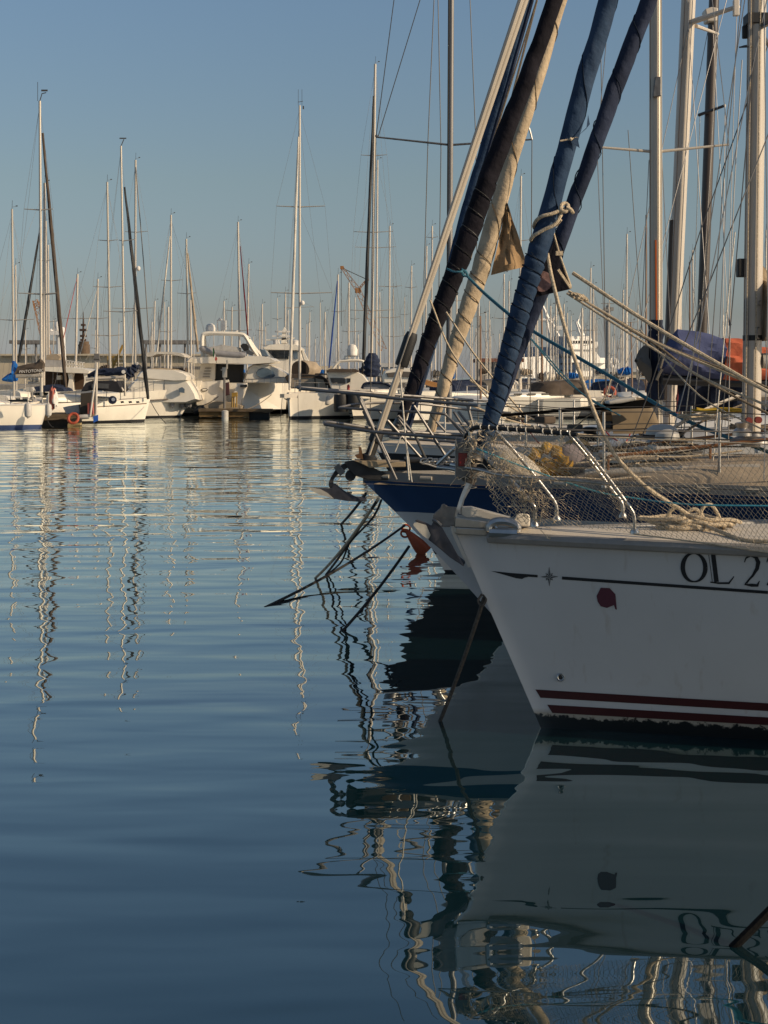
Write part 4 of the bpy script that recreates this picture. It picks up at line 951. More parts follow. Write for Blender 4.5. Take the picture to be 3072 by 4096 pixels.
mb = MB(); cover(mb, prof([g(395, 770, 815), g(440, 640, 835), g(480, 520, 850), g(540, 420, 865), g(600, 340, 880), (g(680, 362, 888)), g(820, 378, 905), g(1000, 412, 930), g(1080, 426, 936), g(1130, 438, 941)], 9), YC-.3, .22, fold=.022, n=30); cvb = mb.build('mainsail_cover', canv_purp, co, True)
mb = MB(); cover(mb, prof([g(1130, 438, 941), g(1180, 448, 945), g(1270, 456, 948), g(1360, 466, 950), g(1480, 520, 950), g(1659, 552, 935), g(1900, 620, 930)], 6), YC-.3, .218, fold=.024, seed=3, n=30); mb.build('cover_red_part', canv_red, cvb, True)
pole(co, 'boom', P(662, 380, YC-.3), P(840, 386, YC-.3), .06, blackp)
line(co, 'halyard', [P(656.5, 320, YC-.1), P(655.6, 240, YC-.1)], .012, mat('orange_line', (.4, .1, .03), .8))
mb = MB(); mb.prism([Q(zg, x, y, YC-.35) for x, y in ((500, 870), (740, 905), (745, 955), (500, 950))], (0, .2, 0)); mb.build('boom_vang_cover', black, co)
mb = MB(); mb.tube(smooth_path([Q(zg, 430, 800, YC-.5), Q(zg, 400, 850, YC-.5), Q(zg, 365, 930, YC-.5)], 4), .02, 5); mb.tube([Q(zg, 470, 590, YC-.5), Q(zg, 430, 700, YC-.52), Q(zg, 405, 790, YC-.5)], .022, 5); mb.build('cover_tie', canv_grey, co)
rows = []
for i in range(13):
    t = i/12; rows.append([Q(zg, lerp(600, 1420, j/16)+18*math.sin(j*2+i*.3), lerp(950, 1300-10*math.sin(j), t), YC+.45+.10*math.sin(j*1.1+i*.25)+.35*t) for j in range(17)])
mb = MB(); mb.loft(rows, closed=False); mb.build('spray_hood', canv_navy, co, True)
mb = MB(); cover(mb, prof([g(148, 640, 720), g(175, 575, 790), g(215, 530, 850), g(260, 500, 930), g(292, 520, 985)], 5), YC-.05, .2, fold=.03, seed=7); mb.build('grey_sail_bundle', canv_grey, co, True)
# pulpit and guard rails
for r in ([(370, 312, 18.6), (560, 322, 18.5), (900, 340, 18.4), (1330, 366, 18.2), (1400, 395, 18.2), (1560, 552, 18.1)], [(370, 308, 18.9), (600, 270, 19.3), (1100, 270, 19.5), (1600, 330, 19.8), (2000, 360, 19.8)], [(850, 590, 18.4), (1280, 622, 18.2), (1600, 640, 18.1)]):
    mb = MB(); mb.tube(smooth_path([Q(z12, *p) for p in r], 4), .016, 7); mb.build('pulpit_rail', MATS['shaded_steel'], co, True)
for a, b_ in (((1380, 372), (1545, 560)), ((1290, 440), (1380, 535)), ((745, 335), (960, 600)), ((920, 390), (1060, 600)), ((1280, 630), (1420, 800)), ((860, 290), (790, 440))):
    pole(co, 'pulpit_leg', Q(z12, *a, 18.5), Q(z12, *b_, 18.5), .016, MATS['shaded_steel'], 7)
for i in range(8):
    u = 490+i*36; pole(co, 'stanchion', P(u, 446, 17.4), P(u, 412, 17.4), .014, chrome, 6); pole(co, 'stanchion', P(u+12, 432, 20.4), P(u+12, 400, 20.4), .014, chrome, 6)
for v, Y in ((413, 17.4), (429, 17.4), (400.5, 20.4), (415, 20.4)): line(co, 'lifeline', [P(470, v, Y), P(640, v+1.5, Y), P(800, v-1, Y)], .0055, wired)
mb = MB()
rings = []
for i in range(15):
    t = i/14; hx = math.sin(PI*min(1, t*1.15)/2) if t < .87 else math.sqrt(max(0, 1-((t-.87)/.13)**2))
    u = lerp(606, 654, t); rings.append([P(u, 432, 17.6)+Vector((0, .55*math.cos(PI*j/10), (.40*((.9+.1*math.sin(t*3.)) if t < .72 else math.sqrt(max(0.004, 1-((t-.72)/.28)**2))))*math.sin(PI*j/10))) for j in range(11)])
mb.loft(rings, closed=False); mb.build('tan_dodger', mat('brown_tan_canvas', (.24, .185, .12), .9, var=.2, scale=2, bump=.5, bscale=8), co, True)
# rope round the charcoal sail leading aft
mb = MB(); mb.tube([P(410, 425, YC+.5), P(532, 0, YC+.5)], .03, 6); mb.build('spare_halyard', canv_navy, co); mb = MB(); mb.tube([P(404, 425, YC+.4), P(470, 215, YC+.4), P(537, 0, YC+.4)], .012, 5); mb.build('spare_halyard', ropeg, co)
mb = MB(); mb.tube(smooth_path([Q(zf, 212, 1212, YC-.2), Q(zf, 245, 1225, YC-.3), Q(zf, 285, 1222, YC-.28), Q(zf, 270, 1205, YC+.1)], 5), .014, 6)
for k_ in range(5): mb.tube(smooth_path([Q(zf, 292+13*math.cos(k_+q), 1232+14*math.sin(k_+q*1.4), YC-.3) for q in range(4)], 4), .014, 6)
for d in (0, 4): mb.tube(smooth_path([Q(zf, 300, 1240+d, YC-.3), D(1056, 640+d, 18.4), D(1140, 706+d, 17.8), D(1300, 800+d, 16.8), D(1480, 905+d, 15.5), D(1659, 974+d, 14.2), D(1800, 1030+d, 13.6)], 5), .0115, 6)
tag(mb.build('sheet_rope', ropet, None, True), 'doubled teal rope tied round the charcoal sail and led far to the right', 'rope')
mb = MB()
for d, e in ((0, 0), (18, 30)): mb.tube(smooth_path([Q(z5, 232, 350, 16.5), Q(z5, 300+d, 430+d*.6, 16.4), Q(z5, 420+d*2, 580+d, 16.2), Q(z5, 560+d*2, 700+e, 16), Q(z5, 730+d*3, 800+e, 15.8)], 5), .008, 5)
tag(mb.build('sheet_rope', ropet, None, True), 'pair of thin slack teal lines falling right from the blue sails', 'rope')

# ------------------------------------------------------------------ black hulled boat with the tan headsail
YD = 21.6
D0 = P(407, 447, YD)
do_, HD, MD = boat('sailing_boat', D0, 'boat with a tan rolled headsail and a pale raked mast', 12, 1.8, (1.5, 1.4, 1.4), 1.1, [(.2, 0), (.9, 2), (1.4, 1)], [gelg, antif, blackp], deckmat=teak)
fo = P(426, 446, YD); td = P(561, 0, YD); tt = fo+(td-fo)*1.8
mb = MB(); furl(mb, fo, tt, [(0, .06), (.06, .09), (.2, .122), (.29, .115), (.36, .10), (.55, .085), (1, .05)], 40, .18, 20, 560, 11, lump=.07, tc=.25, turns2=12); ts_ = mb.build('furled_headsail', canv_tan, do_, True)
mb = MB(); seam(mb, fo, tt, [(0, .06), (.06, .09), (.2, .122), (.29, .115), (.36, .10), (.55, .085), (1, .05)], 40, .007, .01, .25, 11, .07); mb.build('edge_shade', mat('tan_edge_shadow', (.12, .085, .05), .9), ts_)
mb = MB(); seam(mb, fo, tt, [(0, .06), (.06, .09), (.2, .122), (.29, .115), (.36, .10), (.55, .085), (1, .05)], 12, .007, .26, .6, 11, .07); mb.build('edge_shade', MATS['tan_edge_shadow'], ts_)
rows = []
for i in range(12):
    t = i/11; a = P(*[lerp(p, q, t) for p, q in zip(zf(482, 915), zf(410, 1240))], YD-.05); b_ = P(*[lerp(p, q, t) for p, q in zip(zf(486, 918), zf(575, 1200))], YD-.1)
    rows.append([a.lerp(b_, j/11)+Vector((0, .10*noise.noise(Vector((i*.35, j*.25, 2)))+.05*noise.noise(Vector((i*.9, j*.7, 5))), 0)) for j in range(12)])
mb = MB(); mb.loft(rows, closed=False); mb.build('sail_clew', mat('brown_tan_sailcloth', (.33, .22, .12), .9, var=.25, scale=3, bump=.8, bscale=9), ts_, True)
mb = MB(); mb.tube([P(668, 430, YD), P(672, 360, YD), P(688.5, 0, YD), P(688.5, 0, YD)+(P(688.5, 0, YD)-P(672, 360, YD))*1.3], [.10, .10, .10, .07], 14); mD = mb.build('mast', aluw, do_, True)
mb = MB(); mb.tube([P(663, 400, YD-.03), P(668, 350, YD-.03), P(671.5, 220, YD-.03)], [.06, .055, .03], 8); mb.build('sail_track', dmast, mD, True)
for du in (-3.4, 1, 4.2): line(do_, 'halyard', [P(669+du, 415, YD-.12), P(688.5+du, 0, YD-.12)], .007, (dmast, ropeb, wire)[int(du+4) % 3])
pole(mD, 'spreader', P(689, 23, YD-.05), P(739, 6, YD-.5), .045, aluw, 8, .03); pole(mD, 'spreader', P(696, 26, YD), P(718, 34, YD+.6), .03, aluw, 8, .02)
mb = MB(); mb.box(P(736, 8, YD-.5), (.08, .08, .22)); mb.build('spreader_tip', aluw, mD, bevel=.01)
for pts in ([(737, 5, 21.1), (733, 130, 21), (725, 430, 20.5)], [(718, 34, 22), (706, 240, 22), (694, 430, 22.5)], [(690, 20, 21.5), (640, 250, 21.5), (600, 432, 21.4)], [(689, 30, 21.5), (700, 200, 20.8), (716, 432, 20)], [(737, -40, 21), (640, 330, 20), (594, 440, 19.5)]):
    line(do_, 'shroud', [P(*p) for p in pts], .0055, wire)
pole(do_, 'boom', P(676, 398, YD), P(860, 392, YD), .08, alu)
mb = MB()
for k_, (x0, x1, m_) in enumerate(((1130, 1118, redp), (1146, 1128, yellow), (1148, 1145, redp))):
    line(do_, 'halyard_tail', [Q(z5, x0, 650, YD-.8), Q(z5, x1, 830, YD-.8)], .016, m_, 6)
for i, u in enumerate((445, 470, 495, 520)): pole(do_, 'stanchion', P(u, 440, 20.2), P(u, 404, 20.2), .014, chrome, 6)
mb = MB(); rw_ = []
for (x, y, hgt) in ((0, 832, 14), (380, 800, 16), (600, 778, 26), (800, 752, 40), (960, 735, 52), (1000, 740, 40)):
    rw_.append([Q(z5, x, y-3, 16.7), Q(z5, x, y-3, 17.0), Q(z5, x, y+hgt, 16.98), Q(z5, x, y+hgt, 16.72)])
mb.loft(rw_); tag(mb.build('gangplank', mat('matt_black', (.006, .006, .006), .9, var=.2), None, bevel=.01), 'long black tapering gangplank laid across above the tan canvas dodger', 'gangplank')
mb = MB(); mb.prism([Q(z5, x, y-4, 16.6) for x, y in ((713, 752), (760, 740), (880, 726), (884, 745), (800, 762), (715, 770))], (0, .3, 0)); tag(mb.build('grey_board', fend, None, bevel=.02), 'pale grey board lying on the black gangplank', 'board')

# ------------------------------------------------------------------ boat with the brown mast
YE = 27.
E0 = P(418, 431, YE)
eo, HE, ME = boat('sailing_boat', E0, 'boat with a dark brown mast and a slim dark blue rolled headsail', 12, 1.8, (1.45, 1.35, 1.35), 1.0, [(.9, 0), (1.4, 1)], [gelg, antif])
trunk(ME, -2.6, -9., .8, 1.2, 1.4, .2, .5).build('coachroof', gel, eo, True)
fo = P(416, 405, YE); te = P(527, 0, YE); tt = fo+(te-fo)*2.
mb = MB(); furl(mb, P(408, 430, YE), tt, [(0, .05), (.1, .09), (.3, .12), (.5, .1), (1, .04)], 24, .12, 12, 160, 15); mb.build('furled_headsail', canv_blue, eo, True)
line(eo, 'luff_cord', [P(470, 260, YE-.3), P(537, 0, YE-.3)], .02, ropeg)
mb = MB(); mb.tube([P(698, 430, YE), P(702, 330, YE), P(714, 0, YE), P(714, 0, YE)+(P(714, 0, YE)-P(702, 330, YE))*1.2], [.095, .095, .09, .06], 12); mE = mb.build('mast', dmast, eo, True)
pole(mE, 'spreader', P(699, 115, YE), P(725, 105.5, YE-.6), .03, dmast, 8, .025)
mb = MB(); mb.prism([Q(zf, x, y, YE-.2) for x, y in ((1375, 40), (1405, 30), (1435, 35), (1430, 95), (1385, 95))], (0, .3, 0)); mb.build('radar_reflector', aluw, mE, bevel=.02)
for pts in ([(725, 105, 26.4), (722, 430, 25)], [(700, 115, 27.5), (690, 425, 29)], [(712, 10, 27), (733, 420, 25)], [(712, 10, 27), (655, 300, 27), (630, 428, 27)]): line(eo, 'shroud', [P(*p) for p in pts], .006, wire)
mb = MB(); cloth(mb, [Q(zg, 1195, 180, YE), Q(zg, 1200, 300, YE), Q(zg, 1240, 290, YE)], 0, .06, 5, 3); tag(mb.build('pennant', mat('purple_grey_cloth', (.1, .08, .12), .9, var=.3, scale=8), None, True), 'small tattered dark pennant on a stay right of the brown mast', 'pennant')
# ------------------------------------------------------------------ tall slim mast in front of the charcoal sail
YT = 30.
T0 = Vector((px(470, YT), YT, 1.4))
to_, HT, MT = boat('sailing_boat', (px(430, YT), YT, 1.4), 'boat under the tall slim dark mast with long crosstrees, behind the slanting rolled sails', 11, 1.7, (1.5, 1.4, 1.35), 1.0, [(.9, 0), (1.4, 1)], [gel, antif])
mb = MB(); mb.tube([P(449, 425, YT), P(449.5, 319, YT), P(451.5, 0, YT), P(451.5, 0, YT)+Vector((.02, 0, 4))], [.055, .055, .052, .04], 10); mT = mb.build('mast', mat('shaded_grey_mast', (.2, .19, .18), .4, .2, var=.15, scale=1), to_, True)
mb = MB(); mb.tube([P(446.8, 425, YT-.02), P(449, 0, YT-.02), P(449, 0, YT-.02)+Vector((.02, 0, 3.6))], .022, 6); mb.build('sail_track', black, mT)
for s_, ut, vt in ((-1, 376, 137), (1, 532, 139.5)): pole(mT, 'spreader', P(450.5, 145, YT), P(ut, vt, YT+.1*s_), .022, dsteel, 8, .016)
mb = MB(); mb.tube([P(532, 139.5, YT), P(530.5, 133, YT), P(529, 128, YT)], .018, 6); mb.tube([P(376, 137, YT), P(377, 135, YT)], .03, 6); mb.build('spreader_tip', dsteel, mT)
for pts in ([(376, 137), (394, 0), (400, -60)], [(376, 137), (370, 420)], [(378, 137), (420, 0), (435, -50)], [(532, 139), (530, 420)], [(470, 0), (476, 145), (478, 420)], [(434, 0), (428, 140), (420, 420)], [(438, 0), (441, 150), (437, 420)]): line(to_, 'shroud', [P(u, v, YT) for u, v in pts], .009, wired)

# ------------------------------------------------------------------ mooring buoy and lines ahead of the blue boat
zo = za
by = empty('mooring_buoy', P(417, 553, 21.), 0, 'orange conical mooring buoy floating left of the blue boat\'s stem', 'buoy')
zo = za; YO = 20.9
mb = MB(); k1 = P(*za(258, 480), YO); k2 = P(*za(440, 690), YO); k2.z = max(k2.z, .05); mb.tube([k1, k1.lerp(k2, .35), k1.lerp(k2, .7), k2, k2+(k2-k1)*.35], [.03, .06, .085, .10, .10], 18); mb.build('body', orange, by, True)
mb = MB()
for x, y in ((245, 443), (232, 510)): c = P(*za(x, y), YO); mb.tube([c+Vector((.055*math.cos(a), 0, .05*math.sin(a))) for a in [2*PI*k/14 for k in range(14)]], .014, 8, closed=True)
mb.tube([P(*za(190, 465), YO), P(*za(265, 480), YO)], .03, 8); mb.build('ring', orange, by, True)
for (pts, sg, r, m_, lab) in (
    ([D(817, 1078, 14.25), D(683, 1247, 18.3)], .05, .016, ropeb, 'beige mooring rope from the blue boat\'s bow, uppermost of the slanting lines'),
    ([D(812, 1085, 14.3), D(706, 1239, 18.6)], .02, .014, roped, 'dark doubled mooring rope just right of the beige one under the blue bow'),
    ([P(*za(228, 405), 20.5), D(596, 1301, 16.35)], .05, .016, roped, 'long dark rope from the orange buoy reaching farthest left into the water'),
    ([D(884, 1180, 15.2), D(741, 1362, 14.55)], .03, .015, roped, 'dark rope sloping into the water nearest the hull of the blue boat'),
    ([D(790, 1067, 20.), D(736, 1133, 25.2)], .02, .02, roped, 'short dark rope behind the hooked anchor\'s point')):
    mb = MB(); L_ = sag(pts[0], pts[1], sg); dv = (L_[-1]-L_[-2]).normalized(); mb.tube(L_+[L_[-1]+dv*.3], r, 7)
    if 'doubled' in lab: mb.tube([p+Vector((.05+.03*math.sin(i*.8), 0, .02)) for i, p in enumerate(L_)]+[L_[-1]+dv*.3], r*.8, 7)
    tag(mb.build('mooring_rope', m_, None, True), lab, 'rope')

# more of the running rigging and deck gear that crosses between the near boats
XT = [([(470, 405, 13.5), (520, 423, 14), (600, 436, 14.5), (760, 441, 15)], ropeb, .007), ([(430, 300, 18.5), (452, 352, 18.6), (492, 403, 18.7)], ropeb, .012), ([(446, 312, 18.5), (480, 362, 18.6), (525, 416, 18.7)], ropeb, .012),
      ([(470, 380, 19), (512, 408, 19.2), (548, 426, 19.4)], ropeb, .012), ([(560, 440, 17), (600, 404, 17), (612, 376, 17)], ropeb, .008), ([(480, 424, 15), (560, 431, 15.2), (690, 427, 15.4)], wired, .006),
      ([(472, 440, 14.6), (560, 450, 14.8), (700, 455, 15.)], wired, .006), ([(400, 372, 14.0), (404, 420, 14.0), (409, 480, 14.05)], ropew, .008), ([(395, 452, 14.0), (404, 436, 14.0), (412, 482, 14.0)], ropew, .006),
      ([(520, 418, 19.5), (536, 440, 19.3), (548, 452, 19.0)], mat('thin_red_line', (.3, .03, .03), .8), .008), ([(590, 405, 19), (610, 436, 18.8), (640, 448, 18.5)], MATS['thin_red_line'], .008), ([(645, 404, 18.6), (632, 430, 18.5), (625, 444, 18.4)], MATS['thin_red_line'], .008),
      ([(660, 436, 15), (700, 412, 15.5), (742, 394, 16)], alu, .018), ([(672, 440, 15), (705, 420, 15.4), (744, 404, 16)], ropeg, .012), ([(700, 300, 14.6), (690, 380, 15), (680, 462, 15.5)], ropew, .006), ([(735, 232, 14.2), (724, 340, 14.1), (712, 470, 14)], ropew, .006),
      ([(640, 330, 15), (700, 396, 14.2), (768, 432, 13.4)], ropeb, .008), ([(770, 130, 14), (690, 330, 14.6), (640, 440, 15.2)], wire, .006), ([(742, 60, 14.1), (732, 240, 14), (728, 465, 13.9)], wire, .005), ([(628, 130, 20), (640, 300, 20), (650, 430, 20)], wired, .005),
      ([(600, 0, 21), (604, 250, 21), (606, 425, 21)], wired, .006), ([(532, 140, 21), (531, 300, 21), (530, 420, 21)], wired, .006), ([(420, 462, 14.2), (470, 476, 14.0), (545, 486, 13.8)], ropew, .008)]
for pts, m_, r_ in XT:
    mb = MB(); mb.tube(smooth_path([P(*q) for q in pts], 5), r_, 5); o = mb.build('running_line', m_, bo if pts[0][2] < 17 else co)
for i, (u, v, Y, rx, k) in enumerate(((505, 418, 18.6, .16, 24), (520, 421, 18.5, .12, 18), (655, 440, 15.6, .2, 26), (640, 446, 16.5, .18, 22), (748, 430, 14.8, .22, 26), (560, 436, 17.2, .16, 20))):
    heap('rope_coil', P(u, v, Y), rx, .14, k, .010, (ropeb, ropeg, roped)[i % 3], ('beige rope hank hung on the guard rail behind the pulpit', 'grey rope hank just right of the beige one on the guard rail', 'dark heap of line before the covered thick mast', 'beige heap of line left of the dark one near the tan dodger', 'grey brown heap of line at the base of the thickest white mast', 'dark heap of line left of the tan dodger')[i], 30+i)
for i, (u, v, Y, s_) in enumerate(((664, 434, 16, .13), (655, 438, 15.8, .1), (678, 436, 15.4, .1), (742, 428, 14.0, .09), (590, 433, 18, .12))):
    c = P(u, v, Y); mb = MB(); mb.lathe([(s_, -s_*.8), (s_, -s_*.4), (s_*.6, 0), (s_*.75, s_*.5), (s_*.4, s_*.6)], c, None, 14); mb.build('winch', (black, chrome)[i % 2], bo if Y < 17 else co, True)
for i, (u, v, Y) in enumerate(((486, 436, 16.5), (545, 420, 18.2), (575, 428, 18.2), (612, 425, 17.9))):
    mb = MB(); mb.box(P(u, v, Y), (.2, .18, .09), RZ(i*.7)); mb.build('deck_box', (blackp, canv_brown, canv_grey, black)[i], co, bevel=.02)

# deck gear on the blue boat: handrails, pole, hatches, loose lines
for sd in (1, -1):
    pts = [MBm @ Vector((-2.2-i*.45, sd*(.55+.03*i), 1.62+.05*i)) for i in range(9)]
    mb = MB(); mb.tube([p+Vector((0, 0, .07)) for p in pts], .016, 6)
    for p in pts[::2]: mb.tube([p-Vector((0, 0, .05)), p+Vector((0, 0, .07))], .013, 5)
    mb.build('handrail', woodm, bo)
mb = MB(); mb.tube([P(585, 473, 13.9), P(760, 468, 13.6)], .04, 10); mb.build('spinnaker_pole', alu, bo, True)
for u, v, w_ in ((628, 455, .5), (675, 449, .45)):
    c = P(u, v, 14.3); mb = MB(); mb.box(c, (w_, w_*.9, .07)); h_ = mb.build('deck_hatch', alu, bo, bevel=.02); mb = MB(); mb.box(c+Vector((0, 0, .04)), (w_*.84, w_*.74, .02)); mb.build('hatch_glass', glass, h_)
for i, (u0, v0, u1, v1, m_) in enumerate(((560, 468, 735, 461, ropeg), (575, 462, 742, 452, ropeb), (590, 486, 770, 484, ropew), (600, 458, 745, 446, roped), (545, 478, 700, 478, ropeb))):
    mb = MB(); mb.tube(smooth_path([P(lerp(u0, u1, k/5), lerp(v0, v1, k/5)+1.5*math.sin(k*2.+i), 14.1-.1*i) for k in range(6)], 4), .009, 5); mb.build('deck_line', m_, bo)
heap('rope_coil', P(656, 470, 14.0), .24, .16, 30, .011, ropeb, 'beige rope coil on the blue boat\'s deck behind the net', 51)
heap('rope_coil', P(600, 452, 14.8), .22, .16, 26, .011, ropeg, 'grey brown rope coil on the blue boat right of the mauve bag', 52)
# ================================================================== far side of the harbour
zl = ZM(0, 1200, 2.07375); zm = ZM(700, 1200, 2.07375); zr = ZM(2000, 1200, 2.765); zL = ZM(0, 300, 1.475); zM = ZM(900, 300, 2.011)
def slab(mb, uvs, Y, depth, inset=.12, dy=.25, shift=0.):
    "solid with the outline uvs, rounded towards its edges, running back from depth Y"
    cu = sum(p[0] for p in uvs)/len(uvs); cv = sum(p[1] for p in uvs)/len(uvs)
    def ring(k, y, s): return [P(lerp(u, cu, k)+0, lerp(v, cv, k), Y)+Vector((s, y, 0)) for u, v in uvs]
    r = [ring(inset, 0, 0), ring(inset*.3, dy*.35, 0), ring(0, dy, 0), ring(0, depth-dy, shift), ring(inset, depth, shift)]
    return mb.loft(r)
def px2(z, pts): return [z(x, y) for x, y in pts]
def far_boat(label, u, Y, L, b, fb, hd, hullm=gelw, mast=None, mastm=alu, w_=2.2, spr=(), head=None, cov=None, stays=True, cabin=True, group=None, lib=None, bow_t=.38, tm=None):
    """hd: heading in degrees; mast=(ub,vb,ut,vt); head=(u0,v0,u1,v1,r,mat); cov=(u0,v0,u1,v1,r,mat)"""
    h = math.radians(hd); fx = Vector((math.cos(h), math.sin(h), 0))
    mbx = px(u, Y); st = Vector((mbx, Y, 0))+fx*(L*bow_t)
    o = empty('sailing_boat', (st.x, st.y, 0), h, label, 'sailing boat', group); M = W[o.name].copy()
    H = Hull(L, b, (fb*1.18, fb, fb*.95), L*.07, .3, b*.85, 1.7, 1.2, .56, .7, .04, .3)
    weld(H.mesh(M, [(.88, 0), (1.3, 1)], 20).build('hull', [hullm, tm or antif], o)); H.deck(M, .02, .05, nt=14).build('deck', deckm, o)
    if cabin:
        trunk(M, -L*.22, -L*.66, b*.45, b*.62, fb, .2, .42, 10, .5, 9).build('coachroof', hullm, o, True)
        for s_ in (1, -1):
            for k_ in range(3): x = -L*(.33+.1*k_); mb = MB(M); mb.box((x, s_*(b*.53+.02*k_), fb+.2), (L*.055, .05, .11)); mb.build('cabin_window', glass, o)
    if mast:
        ub, vb, ut, vt = mast; a = P(ub, vb, Y); c = P(ut, vt, Y); r = w_/2*Y/FPX
        a0 = a.copy(); a0.z = fb
        ms = pole(o, 'mast', a0, c, r, mastm, 8, r*.8)
        mb = MB(); mb.tube([c, c+Vector((.02, 0, .45))], .012, 4); mb.tube([c+Vector((0, 0, .1)), c+Vector((.2, .1, .14))], .012, 4); mb.box(c+Vector((.22, .1, .17)), (.1, .02, .05)); mb.build('masthead_instruments', wired, ms)
        for (v, ul, ur) in spr:
            um = lerp(ub, ut, (v-vb)/(vt-vb)); R0 = P(um, v+.8, Y)
            mb = MB(); mb.tube([P(ul, v, Y+.2), R0, P(ur, v-.3, Y-.2)], [.018, .03, .018], 5); mb.build('crosstrees', alu, ms)
        if stays:
            tip = c-Vector((0, 0, .3)); bw = st+Vector((0, 0, fb*1.15)); sn = st-fx*L*.98+Vector((0, 0, fb))
            q = .0045+.000032*Y
            mb = MB(); mb.tube([tip, bw], q, 3); mb.tube([tip, sn], q, 3)
            ws = b*.9; sdv = Vector((-fx.y, fx.x, 0))
            for s_ in (1, -1):
                if spr:
                    pts = [tip]+[P(ul if s_ < 0 else ur, v, Y) for v, ul, ur in sorted(spr)]; last = pts[-1]; pts.append(Vector((last.x, last.y, fb)))
                else: pts = [tip, Vector((a.x, a.y, fb))+sdv*s_*ws]
                mb.tube(pts, q, 3)
            mb.build('rigging', wire, o)
    if head:
        u0, v0, u1, v1, r, hm = head; mb = MB(); furl(mb, P(u0, v0, Y-.3), P(u1, v1, Y-.2), [(0, r*.7), (.12, r), (.5, r*.95), (1, r*.55)], 18, .1, 8, 50, int(u0*7)); mb.build('furled_headsail', hm, o, True)
    if cov:
        u0, v0, u1, v1, r, cm = cov; a = P(u0, v0, Y-.1); c = P(u1, v1, Y-.1)
        mb = MB(); furl(mb, a, c, [(0, r*.6), (.1, r), (.6, r*.85), (1, r*.5)], 2, .12, 10, 24, int(u0*3), lump=.1); mb.build('sail_cover', cm, o, True); pole(o, 'boom', a-Vector((0, 0, r*1.15)), c-Vector((0, 0, r*1.1)), .07, alu, 8)
    return o
def fender(u, v, Y, r, l, m_, label, line_=True, group=None, tilt=0.):
    c = P(u, v, Y); o = empty('fender', c, 0, label, 'fender', group)
    R = Matrix.Rotation(tilt, 3, 'Y')
    mb = MB(); mb.lathe([(r*.25, -l*.56), (r*.3, -l*.5), (r*.85, -l*.42), (r, -l*.3), (r, l*.3), (r*.85, l*.42), (r*.3, l*.5), (r*.25, l*.56)], c, R, 12); mb.build('body', m_, o, True)
    if line_: mb = MB(); mb.tube([c+R @ Vector((0, 0, l*.5)), c+Vector((0, .05, l*.5+.5))], .02, 5); mb.build('lanyard', ropew, o)
    return o
def ring_(name, u, v, Y, R, r, m_, label, par=None):
    mb = MB(); c = P(u, v, Y); mb.tube([c+Vector((R*math.cos(a), .1*math.sin(a), R*math.sin(a))) for a in [2*PI*k/20 for k in range(20)]], r, 8, closed=True)
    return tag(mb.build(name, m_, par, True), label, 'lifebuoy')

# ------------------------------------------------------------------ left: white sailing boat with blue boot stripe
YL = 72.
S = P(47.6, 405.5, YL)
o, H, M = boat('sailing_boat', S, 'white sailing boat at the left edge with a blue stripe at its waterline', 12.5, 1.9, (1.08, 1.1, 1.1), .3, [(.84, 0), (1.3, 1)], [gelw, mat('blue_boot_stripe', (.03, .055, .14), .5, var=.15)], heading=math.radians(8), pd=2.1, pw=1.7, tw=.8)
leftb = o
trunk(M, -1.4, -7.5, 1.0, 1.4, 1.1, .2, .42).build('coachroof', gelw, o, True)
mb = MB(); mb.plate(px2(zl, ((55, 828), (215, 822), (270, 845), (90, 846))), YL-1.75, .1); mb.build('cabin_window', glass, o)
H.rail(M, .03, 0, 1, .03, -1, 0).build('rub_rail', gelg, o, True)
ms = pole(o, 'mast', P(41.5, 396, YL+1), P(39.8, 101, YL+1), .075, alu, 10, .06)
for v, ul, ur in ((209, 24, 53), (293, 17.5, 56)):
    mb = MB(); mb.tube([P(ul, v, YL+1.2), P(40.5, v+1, YL+1), P(ur, v, YL+.8)], [.02, .035, .02], 5); mb.build('crosstrees', alu, ms)
mb = MB(); c = P(39.8, 101, YL+1); mb.tube([c, c+Vector((.1, 0, .35)), c+Vector((.3, 0, .4))], .025, 5); mb.box(c+Vector((.22, 0, .5)), (.3, .04, .08)); mb.tube([c+Vector((-.1, 0, 0)), c+Vector((-.1, 0, .9))], .014, 4); mb.build('masthead_instruments', wired, ms)
mb = MB()
for a, b_ in (((39.8, 105), (24, 209)), ((24, 209), (17.5, 293)), ((17.5, 293), (12, 404)), ((39.8, 105), (53, 209)), ((53, 209), (56, 293)), ((56, 293), (52, 404)), ((39.8, 103), (5, 404)), ((40, 215), (30, 404))): mb.tube([P(*a, YL+1), P(*b_, YL+1)], .007, 4)
mb.build('rigging', wire, o)
mb = MB(); cover(mb, prof([(15, 373, 375), (18, 366, 373.5), (26, 364.5, 373.5), (36, 362.5, 373.5), (40.5, 358, 373), (43.5, 361, 372.5)], 4), YL+.6, .28, fold=.03, seed=2); sc = mb.build('sail_cover', canv_brown, o, True)
pole(o, 'boom', P(16, 376, YL+.6), P(42, 375.5, YL+.6), .1, alu)
def text3d(s, c, size, m_, parent, ry=0., shear=0.):
    cu = bpy.data.curves.new('lettering', 'FONT'); cu.body = s; cu.size = size; cu.align_x = 'CENTER'; cu.align_y = 'CENTER'; cu.shear = shear; cu.extrude = .002
    t = bpy.data.objects.new('lettering_tmp', cu); COL.objects.link(t); bpy.context.view_layer.update()
    me = bpy.data.meshes.new_from_object(t.evaluated_get(bpy.context.evaluated_depsgraph_get())); bpy.data.objects.remove(t)
    mb = MB(); R = Matrix.Rotation(ry, 3, 'Y') @ Matrix.Rotation(PI/2, 3, 'X')
    mb.add([Vector(c)+R @ v.co for v in me.vertices], [tuple(p.vertices) for p in me.polygons]); bpy.data.meshes.remove(me)
    return mb.build('lettering', m_, parent)
text3d('PINTOTONIC', P(31.2, 371.2, YL+.28), .19, whitec, sc, -.07, .2)
